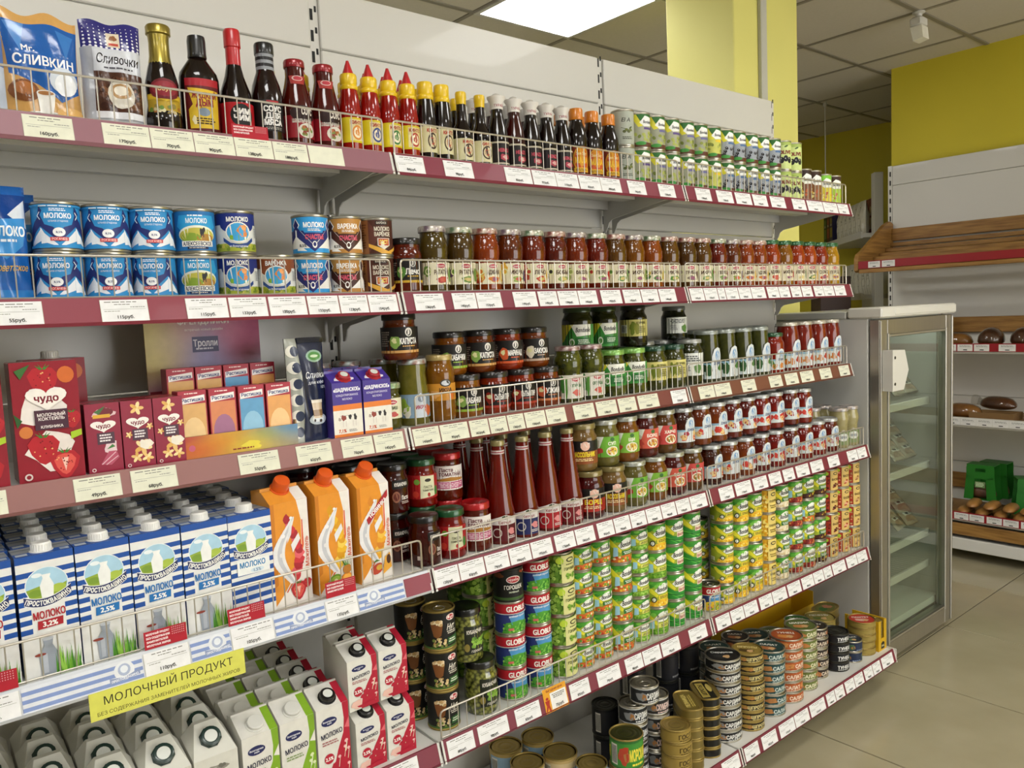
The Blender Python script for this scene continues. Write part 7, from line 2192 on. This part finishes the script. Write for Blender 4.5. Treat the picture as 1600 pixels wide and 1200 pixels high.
def strip_art(w, emblem):
    a = Art()
    h = .0385
    a.rect(-w / 2, 0, w / 2, h, '#d9dce2')
    for i in range(3):
        a.rect(-w / 2, h * (.06 + .32 * i), w / 2, h * (.22 + .32 * i), '#7f93c4')
    for ex in emblem:
        a.ell(ex, h * .58, h * .42, h * .4, '#dfe2e6', 18).ell(ex, h * .62, h * .26, h * .26, '#a9b4cc', 14).ell(ex, h * .64, h * .16, h * .16, '#dfe4ea', 12)
        a.poly([(ex - h * .62, h * .14), (ex + h * .62, h * .26), (ex + h * .62, h * .5), (ex, h * .3), (ex - h * .62, h * .38)], '#8a97b8')
        a.text('ПРОСТОКВАШИНО', ex, h * .27, h * .1, '#eef0f2', h * 1.1, .02, rot=.08)
    return a.mesh('shelf_strip', on_front(0), INK_PAPER)
for n, (x0, x1, em) in enumerate(((-.99, -.862, []), (-.777, -.599, [.06]), (-.518, -.448, [.012]), (-.362, -.258, [.0]), (-.183, -.075, [-.018]))):
    o = mesh_obj('shelf_strip', strip_art(x1 - x0, em))
    o.location = ((x0 + x1) / 2, -D[3] - .0149, Z[3] - .0388)
    o.rotation_euler = (TILT, 0, 0)
    tag(o, 'blue and white striped paper strip, %s from left, fourth shelf rail' % ORD[n], 'paper strip', 'striped paper strips')
o = mesh_obj('rail_insert', MB().box(-.0335, .0335, -.0002, .0006, 0, .0385).mesh('rail_insert', rail_mat(1, 0), False))
o.location = (-.038, -D[3] - .0150, Z[3] - .0388)
o.rotation_euler = (TILT, 0, 0)
tag(o, 'dark pink rail insert at the right end of the striped rail', 'rail insert')
def card(x0, x1, z0, s, label, lines=4, h=.031):
    w = x1 - x0
    a = Art()
    a.rect(-w / 2, 0, w / 2, h, '#ab1c2c')
    for i, t_ in enumerate(('МОЛОЧНЫЙ ПРОДУКТ', 'БЕЗ СОДЕРЖАНИЯ', 'ЗАМЕНИТЕЛЕЙ', 'МОЛОЧНЫХ ЖИРОВ')[:lines]):
        a.text(t_, -w * .45, h * (.82 - .21 * i), h * .11, '#f0dcdc', w * .55, .05, align=-1)
    for i in range(7):
        for j in range(4):
            a.ell(w * (.16 + .045 * i), h * (.9 - .12 * j), h * .03, h * .03, '#e0a4aa', 6)
    o = mesh_obj('promo_card', a.mesh('promo_card', on_front(0), INK_PAPER))
    o.location = ((x0 + x1) / 2, -D[s] - .0045, z0)
    o.rotation_euler = (-.08, 0, 0)
    tag(o, label, 'card', 'red promo cards')
card(-.86, -.779, Z[3] + .004, 3, 'red promo card at the left edge of the fourth shelf')
card(-.592, -.521, Z[3] + .004, 3, 'red promo card below the blue-striped 2,5% milk cartons')
card(-.447, -.377, Z[3] + .004, 3, 'red promo card below the blue-striped 1,5% milk carton')
card(-.251, -.184, Z[3] + .004, 3, 'red promo card in front of the orange pineapple drink carton', 3)
card(-.349, -.278, Z[0] - .002, 0, 'red promo card under the red-capped bottle on the top shelf', 3, .026)
# yellow sign
a = Art()
w, h = .259, .0465
a.rect(-w / 2, 0, w / 2, h, '#d5d45e')
a.text('МОЛОЧНЫЙ ПРОДУКТ', 0, h * .64, h * .3, '#17160f', w * .95, .006)
a.text('БЕЗ СОДЕРЖАНИЯ ЗАМЕНИТЕЛЕЙ МОЛОЧНЫХ ЖИРОВ', 0, h * .2, h * .135, '#17160f', w * .95, .006)
o = mesh_obj('paper_sign', a.mesh('paper_sign', on_front(0), INK_PAPER))
o.location = (-.557, -.3975, .8335)
o.rotation_euler = (-.05, 0, 0)
tag(o, 'yellow paper sign about dairy products hanging below the fourth shelf', 'sign')
mesh_obj('backing', MB().box(-w / 2, w / 2, .0001, .0008, 0, h).mesh('sign_backing', mat('yellow_paper', '#d5d45e', .6), False), o)
# orange special tag
a = Art()
w, h = .079, .058
a.rect(-w / 2, 0, w / 2, h, '#d99a26').rect(-w * .22, h * .08, w * .46, h * .76, '#e6e4e0')
a.text('ВЫГОДНАЯ ЦЕНА', 0, h * .88, h * .08, '#8a2a1c', w * .8, .03)
a.ell(-w * .36, h * .58, w * .06, h * .06, '#a8301f').poly([(-w * .46, h * .5), (-w * .26, h * .52), (-w * .3, h * .3), (-w * .26, h * .06), (-w * .34, h * .06), (-w * .36, h * .22), (-w * .44, h * .06), (-w * .48, h * .08), (-w * .42, h * .3)], '#a8301f')
a.small(-w * .16, h * .5, w * .4, h * .7, 3, '#77776f', 4).text('75руб.', w * .12, h * .2, h * .12, '#3a3a38', w * .4, .02)
o = mesh_obj('price_tag', a.mesh('special_tag', on_front(0), INK_PAPER))
o.location = (.350, -D[4] - .0155, Z[4] - .042)
o.rotation_euler = (TILT, 0, 0)
tag(o, 'orange special-price tag with a little red figure below the pea cans', 'price tag', 'price tags')

# ================================================================== FRIDGE
def added_fridge_lamp():
    m = bpy.data.materials.new('fridge_lamp')
    m.use_nodes = True
    nt = m.node_tree
    nt.nodes.remove(nt.nodes['Principled BSDF'])
    e = nt.nodes.new('ShaderNodeEmission')
    e.inputs[0].default_value = (.93, 1, .94, 1)
    e.inputs[1].default_value = 9.0
    nt.links.new(e.outputs[0], nt.nodes['Material Output'].inputs['Surface'])
    return m
FX0, FX1, FY0, FY1, FZ = 2.058, 2.725, -.40, .058, 1.425
M_FR = mat('fridge_enamel', '#c3c3bf', .35, coat=.15, var=.03, scale=3)
M_FRI = mat('fridge_liner', '#c9cbc4', .5, var=.03)
t = thing('glass_door_fridge', 'tall grey fridge with a glass door at the end of the shelving', 'fridge', ((FX0 + FX1) / 2, (FY0 + FY1) / 2, 0))
def fr(name, mb, m, parent=None, smooth=False):
    mb.v = [(x - (FX0 + FX1) / 2, y - (FY0 + FY1) / 2, z) for x, y, z in mb.v]
    return mesh_obj(name, mb.mesh(name, m, smooth), parent or t)
fr('side_panel', MB().cbox(FX0, FX0 + .03, FY0 + .045, FY1, .03, FZ - .03, .004), M_FR)
fr('side_panel', MB().cbox(FX1 - .03, FX1, FY0 + .045, FY1, .03, FZ - .03, .004), M_FR)
fr('back_panel', MB().box(FX0 + .03, FX1 - .03, FY1 - .03, FY1, .03, FZ - .03), M_FRI)
fr('top_panel', MB().box(FX0 + .03, FX1 - .03, FY0 + .045, FY1 - .03, FZ - .055, FZ - .03), M_FRI)
fr('floor_panel', MB().box(FX0 + .03, FX1 - .03, FY0 + .045, FY1 - .03, .03, .15), M_FRI)
fr('lid', MB().cbox(FX0 - .004, FX1 + .004, FY0 + .13, FY1, FZ - .03, FZ, .004), M_FR)
fr('front_cap', MB().cbox(FX0 - .006, FX1 + .012, FY0 - .012, FY0 + .125, FZ - .03, FZ + .012, .006).cbox(FX0 + .1, FX1 - .06, FY0 - .014, FY0 - .002, FZ - .02, FZ + .004, .002), M_WHITE)
fr('foot_panel', MB().box(FX0 + .005, FX1 - .005, FY0 + .05, FY0 + .08, 0, .03).box(FX0 + .02, FX1 - .02, FY1 - .1, FY1 - .02, 0, .03), M_BLACKPL)
d_ = fr('door', MB().cbox(FX0, FX0 + .065, FY0, FY0 + .04, .035, FZ - .035, .003).cbox(FX1 - .065, FX1, FY0, FY0 + .04, .035, FZ - .035, .003)
        .cbox(FX0 + .065, FX1 - .065, FY0, FY0 + .04, FZ - .1, FZ - .035, .003).cbox(FX0 + .065, FX1 - .065, FY0, FY0 + .04, .035, .115, .003), M_STEEL)
fr('gasket', MB().box(FX0 + .01, FX1 - .01, FY0 + .0402, FY0 + .0448, .04, .12).box(FX0 + .01, FX0 + .05, FY0 + .0402, FY0 + .0448, .12, FZ - .06).box(FX1 - .05, FX1 - .01, FY0 + .0402, FY0 + .0448, .12, FZ - .06), mat('rubber', '#2a2a28', .6), d_)
fr('trim', MB().cbox(FX0 + .0005, FX0 + .012, FY0 - .005, FY0, .04, FZ - .04, .002).cbox(FX0 + .062, FX0 + .074, FY0 - .005, FY0, .1, FZ - .09, .002).cbox(FX1 - .074, FX1 - .062, FY0 - .005, FY0, .1, FZ - .09, .002).cbox(FX1 - .012, FX1, FY0 - .005, FY0, .04, FZ - .04, .002)
   .cbox(FX0 + .074, FX1 - .074, FY0 - .005, FY0, FZ - .104, FZ - .094, .002).cbox(FX0 + .074, FX1 - .074, FY0 - .005, FY0, .108, .118, .002), M_ALU, d_)
fr('glass_pane', MB().box(FX0 + .065, FX1 - .065, FY0 + .012, FY0 + .018, .115, FZ - .1), glass_mat('door_glass', '#eef3ec'), d_)
hd = MB()
hx = [(2.066, 1.118), (2.160, 1.118), (2.2, 1.192), (2.168, 1.270), (2.066, 1.274)]
Mh = Matrix(((1, 0, 0, 0), (0, 0, -1, 0), (0, 1, 0, 0), (0, 0, 0, 1)))
hd.prism_z(hx, .406, .445, Mh)
hdl = fr('handle', hd, M_WHITE, d_)
sc = MB()
for x, z in ((2.085, 1.245), (2.085, 1.145)):
    sc.lathe([(.006, .4452), (.006, .4465), (0, .447)], 12, Mh @ Matrix.Translation((x, z, 0)))
sc.v = [(x - (FX0 + FX1) / 2, y - (FY0 + FY1) / 2, z) for x, y, z in sc.v]
for i, v in enumerate(sc.v):
    pass
tt_ = mesh_obj('screw', sc.mesh('screw', M_DARKTIN), d_)
SHZ = (1.03, .745, .44, .30)
for z in SHZ:
    m = MB().cbox(FX0 + .04, FX1 - .04, -.325, -.312, z - .028, z + .004, .002)
    for i in range(22):
        m.tube([(FX0 + .05 + i * .0268, -.312, z), (FX0 + .05 + i * .0268, .02, z)], .0016, 5)
    m.tube([(FX0 + .04, -.1, z - .003), (FX1 - .04, -.1, z - .003)], .003, 6)
    fr('shelf', m, M_WHITE)
fr('light_strip', MB().cbox(FX0 + .08, FX1 - .08, -.345, -.325, 1.345, 1.362, .002), added_fridge_lamp())  # strip hidden behind the top frame, added to brighten the interior
fr('fan_box', MB().cbox(FX0 + .06, FX0 + .32, -.08, .02, 1.17, 1.3, .006), M_FRI)
def art_pack(a, w, h):
    a.rect(-w / 2, 0, w / 2, h, '#9a917f')
    a.blob(0, h * .35, w * .36, h * .25, '#8a7560', 3).blob(w * .1, h * .3, w * .2, h * .14, '#a08c74', 5)
    a.rect(-w * .3, h * .55, w * .3, h * .92, '#d2d2c8')
    a.small(-w * .25, h * .78, w * .25, h * .88, 2, '#5a5a56', 3)
    a.rect(-w * .2, h * .6, w * .05, h * .73, '#3a3a38').rect(w * .1, h * .6, w * .22, h * .73, '#8a8a84')
K_pack = pouch('food_pack', 'vacuum food pack with white sticker', .1, .075, .022, art_pack, mat('clear_film_brown', '#a8a090', .2, coat=.7), seed=4, cat='food pack')
n = 0
for z in SHZ[:3]:
    for lay in range(4):
        for c in range(2):
            K_pack.put(2.525 + .11 * c + random.uniform(-.01, .01), -.27 + .034 * lay, z + .022 + .045 * lay, 'vacuum food pack, %s layer, %s file on the %s fridge shelf' % (ORD[lay], ('left', 'right')[c], ('upper', 'middle', 'lower')[SHZ.index(z)]),
                       'food packs in the fridge', random.uniform(-.15, .15), (-.75, 0))
            n += 1
K_pack.put(2.5, -.2, 1.235, 'pale food pack hanging at the top of the fridge', 'food packs in the fridge', .3, (-.2, .3))

# ================================================================== BREAD RACK
BX, BXF = 4.175, 3.73
t = thing('bread_rack', 'white wall rack for bread with wooden trays on the right', 'bread rack', (BX, .54, 0))
def br(name, mb, m, parent=None, smooth=False):
    mb.v = [(x - BX, y - .54, z) for x, y, z in mb.v]
    return mesh_obj(name, mb.mesh(name, m, smooth), parent or t)
YB0 = -1.5
for y in (.53, -.5):
    o = br('upright', MB().box(BX - .004, BX + .04, y - .012, y + .012, 0, 2.29), M_WHITE)
    m = MB()
    z = .3
    while z < 2.26:
        m.box(BX - .0052, BX - .004, y - .006, y + .002, z, z + .03)
        z += .055
    br('slot_strip', m, M_BLACK, o)
for a0, a1 in ((.1, .47), (.47, .87), (.87, 1.27), (1.27, 1.67), (1.67, 2.17), (2.17, 2.29)):
    br('back_panel', MB().cbox(BX, BX + .02, -.487, .517, a0 + .001, a1 - .001, .002), M_WHITE)
    br('back_panel', MB().cbox(BX, BX + .02, YB0, -.513, a0 + .001, a1 - .001, .002), M_WHITE)
br('plinth', MB().cbox(BXF - .02, BXF, YB0, .5, .06, .125, .003).box(BXF, BX, YB0, .5, .11, .12), M_WHITE)
M_RAILR = mat('bread_rail', '#8e1420', .4, coat=.2)
# top sloping wooden tray
def tray_side(y):
    pts = [(BX - .01, 1.70), (BX - .01, 1.93), (BX - .05, 1.945), (BX - .12, 1.92), (BXF + .05, 1.76), (BXF - .005, 1.735), (BXF - .02, 1.71), (BXF - .02, 1.64), (BXF, 1.628), (BXF + .06, 1.63)]
    m = MB()
    n_ = len(pts)
    v = [(x, y - .012, z) for x, z in pts] + [(x, y + .012, z) for x, z in pts]
    f = [tuple(range(n_)), tuple(range(2 * n_ - 1, n_ - 1, -1))] + [((i + 1) % n_, i, n_ + i, n_ + (i + 1) % n_) for i in range(n_)]
    return m.add(v, f)
to = br('wooden_tray', tray_side(.52), M_WOOD)
br('side_board', tray_side(-1.2), M_WOOD, to)
for k, (x, z) in enumerate(((BX - .02, 1.80), (BX - .09, 1.765), (BX - .17, 1.735), (BX - .25, 1.71), (BX - .33, 1.68), (BXF + .03, 1.655))):
    br('slat', MB().cbox(x - .03, x + .03, -1.19, .508, z - .012, z + .012, .003), M_WOOD, to)
br('back_board', MB().cbox(BX - .03, BX - .008, -1.19, .508, 1.825, 1.90, .003), M_WOOD, to)
br('price_rail', MB().box(BXF - .022, BXF - .012, -1.19, .505, 1.648, 1.692), M_RAILR, to)
br('bottom_board', MB().cbox(BXF - .018, BXF + .002, -1.19, .505, 1.622, 1.647, .003), M_WOOD, to)
for z, col, nm in ((1.17, M_RAILR, 'second'), (.765, M_WHITE, 'third'), (.235, M_RAILR, 'lower')):
    so = br('shelf', MB().cbox(BXF + .005, BX - .005, YB0, .5, z - .02, z, .003), M_SHELF)
    br('price_rail', MB().box(BXF - .008, BXF + .002, YB0, .5, z - .008, z + .036), col, so)
    if nm != 'third':
        br('wood_board', MB().cbox(BX - .03, BX - .01, YB0, .49, z + .08, z + .17, .003).cbox(BXF + .01, BX - .04, YB0, .49, z + .001, z + .012, .002), M_WOOD, so)
    else:
        br('wood_board', MB().cbox(BXF + .01, BX - .01, YB0, .49, z + .001, z + .022, .002), M_WOOD, so)
br('lower_wood_board', MB().cbox(BXF - .004, BXF + .012, YB0, .49, .14, .205, .003), M_WOOD)
# tags on the bread rack (facing -x)
def btag(y0, y1, z, xo, label, w=None):
    w = y0 - y1
    me = tag_mesh(round(w, 3), '', False, .034)
    o = mesh_obj('price_tag', bread_tag_mesh(w))
    o.location = (BXF - xo, (y0 + y1) / 2, z)
    o.rotation_euler = (0, 0, -PI / 2)
    tag(o, label, 'price tag', 'price tags on the bread rack')
_bt = {}
def bread_tag_mesh(w, h=.036):
    w = round(w, 3)
    if w not in _bt:
        a = Art()
        a.rect(-w / 2, 0, w / 2, h, '#dcdad6').small(-w * .4, h * .6, w * .42, h * .88, 2, '#8a8a84', 3).rect(-w * .44, h * .46, w * .44, h * .48, '#9a9a94').rect(-w * .12, h * .12, w * .14, h * .26, '#3a3a38')
        _bt[w] = a.mesh('price_tag', on_front(0), INK_PAPER)
    return _bt[w]
for n, (y0, y1) in enumerate(((.445, .375), (.365, .29))):
    btag(y0, y1, 1.651, .0225, 'white price tag, %s from left on the wooden bread tray' % ORD[n])
for n, (y0, y1) in enumerate(((.04, -.035), (-.042, -.118), (-.125, -.2), (-.245, -.325), (-.40, -.48))):
    btag(y0, y1, 1.165, .0085, 'white price tag, %s from left on the second bread shelf' % ORD[n])
for n in range(7):
    y0 = .1 - .08 * n
    btag(y0, y0 - .077, .76, .0085, 'white price tag, %s from left on the third bread shelf' % ORD[n])
for n, y0 in enumerate((.16, -.03, -.108, -.195, -.275, -.36)):
    btag(y0, y0 - .074, .23, .0085, 'white price tag, %s from left on the lower bread shelf' % ORD[n])
# loaves
M_BRD = [mat('crust_' + c[1:], c, .5, coat=.35, col2=c2, scale=14, bump=.3, coatr=.12) for c, c2 in (('#5e361a', '#3a1e0e'), ('#a06c30', '#7d4d1e'), ('#6a3d1c', '#4a2810'), ('#a07035', '#7d5226'))]
M_FILM = glass_mat('clear_film', '#e6e6e2')
def loaf(name, look, L, W, H, m, ends=.75, bag=True):
    n, k = 18, 12
    v, f = [], []
    for j in range(k + 1):
        t_ = -1 + 2 * j / k
        s_ = max(0.02, (1 - abs(t_) ** 3.0)) ** .5
        for i in range(n):
            a_ = 2 * PI * i / n
            y, z = math.cos(a_), math.sin(a_)
            zz = z * (1 if z > 0 else .45)
            v.append((t_ * L / 2, y * W / 2 * s_, H * .31 * 1.0 + zz * H * .69 * s_ if z > 0 else H * .31 + zz * H * .69 * s_))
    zmin = min(p[2] for p in v)
    v = [(x, y, z - zmin) for x, y, z in v]
    for j in range(k):
        for i in range(n):
            i2 = (i + 1) % n
            f.append((j * n + i, j * n + i2, j * n + n + i2, j * n + n + i))
    f.append(tuple(range(n - 1, -1, -1)))
    f.append(tuple(k * n + i for i in range(n)))
    parts = [('crust', MB().add(v, f).mesh('crust', m))]
    if bag:
        bv = [(x * 1.03, y * 1.05, z * 1.04 + .001 if z > .003 else .0008) for x, y, z in v]
        bg = MB().add(bv, f)
        tail = []
        rr = random.Random(3)
        for i in range(10):
            a_ = 2 * PI * i / 10
            tail.append((L * .5 + .05 + rr.uniform(-.01, .01), .035 * math.cos(a_) + rr.uniform(-.008, .008), H * .6 + .03 * math.sin(a_)))
        base = [(L * .48, .012 * math.cos(2 * PI * i / 10), H * .4 + .012 * math.sin(2 * PI * i / 10)) for i in range(10)]
        bg.add(base + tail, [(i, (i + 1) % 10, 10 + (i + 1) % 10, 10 + i) for i in range(10)])
        parts.append(('film_bag', bg.mesh('film_bag', M_FILM)))
    return Kind(name, 'bread', look, parts, L / 2, H)
L_big = loaf('bread_loaf', 'dark bread loaf in clear film', .21, .125, .1, M_BRD[0])
L_tan = loaf('bread_loaf', 'golden bread loaf in clear film', .2, .1, .075, M_BRD[1])
L_mid = loaf('bread_loaf', 'brown bread loaf in clear film', .2, .11, .07, M_BRD[2])
L_bun = loaf('bread_bun', 'golden bun', .17, .068, .04, M_BRD[3], bag=False)
bz = 1.17 + .0125
for k, x, y, z, rz, lab in ((L_tan, 3.86, .03, bz, 1.5, 'golden loaf in film, leftmost on the second bread shelf'), (L_big, 3.88, -.155, bz, .25, 'dark loaf in clear film with white sticker, second bread shelf'),
                            (L_big, 3.9, -.31, bz, .2, 'dark loaf at the right edge of the second bread shelf'), (L_mid, 3.86, .31, bz, 1.5, 'brown loaf behind the fridge on the second bread shelf'),
                            (L_big, 3.98, .235, bz + .14, 1.2, 'round dark loaf in film peeking over the fridge top'),
                            (L_tan, 3.84, -.03, .765 + .0225, 1.4, 'golden loaf in film, leftmost on the third bread shelf'), (L_mid, 3.95, -.17, .765 + .0225 + .04, 1.2, 'brown loaf lying on the cardboard tray, third bread shelf'),
                            (L_mid, 3.86, -.44, .765 + .0225, .9, 'brown loaf at the right edge of the third bread shelf'), (L_big, 3.86, .13, .235 + .0125, 1.3, 'dark loaf next to the fridge on the lower bread shelf')):
    k.put(x, y, z, lab, 'loaves on the bread rack', rz)
k_ = Kind('bread_stand', 'box', '', [('box', MB().cbox(-.06, .06, -.06, .06, 0, .138, .003).mesh('carton_stand', mat('brown_card', '#7a5c34', .8), False))])
k_.put(3.98, .235, bz, 'brown cardboard box under the round loaf, behind the fridge')
tb = Kind('cardboard_tray', 'tray', '', [('tray', MB().box(-.07, .07, -.11, .11, 0, .003).box(-.07, -.067, -.11, .11, .003, .038).box(.067, .07, -.11, .11, .003, .038).box(-.067, .067, -.11, -.107, .003, .038).box(-.067, .067, .107, .11, .003, .038).mesh('tray', mat('brown_card', '#7a5c34', .8), False))])
tb.put(3.85, -.19, .765 + .0225, 'brown cardboard tray on the third bread shelf')
rb = random.Random(5)
for i in range(14):
    x, y = 3.835 - (.01 if i >= 8 else 0), (-.05 if i < 8 else -.095) - .092 * (i % 8)
    L_bun.put(x, y, .235 + .014 + (.0 if i < 8 else .042), 'golden bun, %s in the heap on the lower bread shelf' % ORD[i], 'buns on the lower bread shelf', rb.uniform(-.12, .12))
# green carrier packs
M_GC = mat('green_card', '#186a16', .5, coat=.1)
def carrier(w, h, d):
    m = MB()
    out = [(-w / 2, 0), (-w / 2 + .012, 0), (-w * .36, h * .55), (w * .36, h * .55), (w / 2 - .012, 0), (w / 2, 0), (w * .42, h * .62), (w * .42, h), (-w * .42, h), (-w * .42, h * .62)]
    # two front halves around the hand hole
    for y in (-d / 2, d / 2 - .003):
        for q in ([(-w / 2, 0), (-w / 2 + .05, 0), (-w * .17, h * .6), (-w * .42, h * .7)], [(w / 2 - .05, 0), (w / 2, 0), (w * .42, h * .7), (w * .17, h * .6)],
                  [(-w * .42, h * .6), (w * .42, h * .6), (w * .42, h * .8), (-w * .42, h * .8)], [(-w * .42, h * .8), (-w * .16, h * .8), (-w * .16, h * .9), (-w * .42, h * .9)],
                  [(w * .16, h * .8), (w * .42, h * .8), (w * .42, h * .9), (w * .16, h * .9)], [(-w * .42, h * .9), (w * .42, h * .9), (w * .4, h), (-w * .4, h)]):
            v = [(x, y, z) for x, z in q] + [(x, y + .003, z) for x, z in q]
            m.add(v, [(0, 1, 2, 3), (7, 6, 5, 4), (1, 0, 4, 5), (2, 1, 5, 6), (3, 2, 6, 7), (0, 3, 7, 4)])
    m.box(-w * .42, w * .42, -d / 2 + .003, d / 2 - .003, h - .004, h)
    m.box(-w / 2, w / 2, -d / 2 + .003, d / 2 - .003, 0, .003)
    return m.mesh('carrier', M_GC, False)
la = Art()
la.rect(-.026, 0, .026, .035, '#6f8a5a').small(-.022, .006, .022, .03, 3, '#cfe0b8', 3)
K_car = Kind('bread_carrier', 'carrier', '', [('carrier', carrier(.17, .2, .1)), ('loaf', loaf('x', '', .14, .085, .085, M_BRD[0]).parts[0][1]), ('label', la.mesh('label', on_front(-.05, .07), None))])
K_car.put(3.965, -.09, .235 + .0125 + .06, 'green card bread carrier with hand hole, front one', None, -PI / 2 + .03)
K_car.put(4.075, -.12, .235 + .0125 + .06, 'green card bread carrier leaning behind the front one', None, -PI / 2 - .03)
K_car.put(4.02, -.31, .235 + .0125 + .0, 'green card bread carrier on the right, lying lower', None, -PI / 2 + .5)

# ================================================================== BEHIND THE SHELVING, AT THE FAR WALL
ang = math.atan2(.916 - 1.489, 4.578 - 5.215)       # the far gondola stands at an angle
P0, P1 = Vector((5.215, 1.489, 0)), Vector((4.578, .916, 0))
L = (P1 - P0).length
t = thing('far_shelving', 'white shelving unit far behind, with paper bags on it', 'shelving', (5.215, 1.489, 0), ang)
# local x runs from the far end to the near end, the front looks along local -y
def fs(name, mb, m, parent=None):
    return mesh_obj(name, mb.mesh(name, m, False), parent or t)
fs('back_panel', MB().box(-.35, L + .05, .34, .36, 0, 1.99), M_WHITE)
fs('upright', MB().cbox(L + .02, L + .09, .06, .12, 0, 2.33, .003), M_WHITE)
for z in (.2, 1.05, 1.5, 1.93):
    so = fs('shelf', MB().box(-.35, L, .01, .34, z - .03, z), M_SHELF)
    fs('price_rail', MB().box(-.35, L, -.004, .01, z - .035, z + .012), M_SHELF, so)
def art_paperbag(a, w, h):
    a.rect(-w / 2, 0, w / 2, h, '#cfcbb8').ell(0, h * .38, w * .26, h * .13, '#b9b49e').ell(0, h * .38, w * .2, h * .1, '#d2cebc').small(-w * .2, h * .55, w * .2, h * .62, 2, '#8a8674', 3).ell(0, h * .8, w * .08, h * .02, '#5a5648')
K_pb = pouch('paper_bag', 'white paper flour bag', .1, .24, .06, art_paperbag, mat('white_paper', '#c9c5b2', .7), seed=3)
loc = lambda x, y, z: (5.215 + x * math.cos(ang) - y * math.sin(ang), 1.489 + x * math.sin(ang) + y * math.cos(ang), z)
def fput(k, x, y, z, label, group=None, rz=0.0):
    p = loc(x, y, z + .0005)
    k.put(p[0], p[1], p[2], label, group, ang + rz)
for i in range(6):
    fput(K_pb, .12 + .115 * i, .06, 1.93, 'white paper flour bag, %s from left on the far shelf' % ORD[i], 'paper flour bags', .1)
def tallbox(name, look, w, h, d, c, c2):
    return carton(name, look, w, h, d, lambda a, ww, hh: (a.rect(-ww / 2, 0, ww / 2, hh, c), a.rect(-ww * .4, hh * .2, ww * .4, hh * .5, c2), a.ell(0, hh * .7, ww * .3, hh * .1, c2), a.small(-ww * .3, hh * .55, ww * .3, hh * .62, 2, '#c8c4b0', 3)), mat('box_' + c[1:], c, .45, coat=.2), cat='box')
for i, (c, c2, nm) in enumerate((('#1c3a1c', '#5a7a3a', 'dark green'), ('#4a1412', '#8a3a2a', 'dark red'), ('#23204a', '#8a7a3a', 'navy'))):
    fput(tallbox('coffee_pack', nm, .085, .26, .06, c, c2), -.28 + .095 * i, .06, 1.93, '%s coffee pack beside the white paper bags, far shelf' % nm, None)
fput(tallbox('grey_box', 'g', .12, .2, .06, '#8a8c8c', '#a8aaaa'), -.29, .2, 1.93, 'pale grey box behind the dark green coffee pack', None)
for i in range(3):
    fput(tallbox('snack_pack', 's', .075, .28, .05, '#7a3a34', '#b09a6a') if i == 0 else _sp, .3 + .08 * i, .2, 1.93, 'red-brown snack pack, %s in the row behind the paper bags' % ORD[i], 'snack packs behind the paper bags')
    if i == 0:
        _sp = tallbox('snack_pack', 's', .075, .28, .05, '#7a3a34', '#b09a6a')
for i in range(7):
    fput(K_pb, .02 + .11 * i, .12, 1.5, 'pale crumpled bag, %s from left on the lower far shelf' % ORD[i], 'bags on the lower far shelf', random.uniform(-.4, .4))
t = thing('side_cabinet', 'tall dark brown cabinet standing far behind the fridge', 'cabinet', (4.35, 1.02, 0), ang)
mesh_obj('body', MB().cbox(-.16, .12, -.1, .1, 0, 1.63, .004).mesh('body', mat('brown_laminate', '#3a241c', .5, coat=.1), False), t)
mesh_obj('door', MB().cbox(-.15, -.02, .1, .112, .05, 1.6, .003).mesh('door', mat('brown_laminate2', '#452c22', .5, coat=.1), False), t)
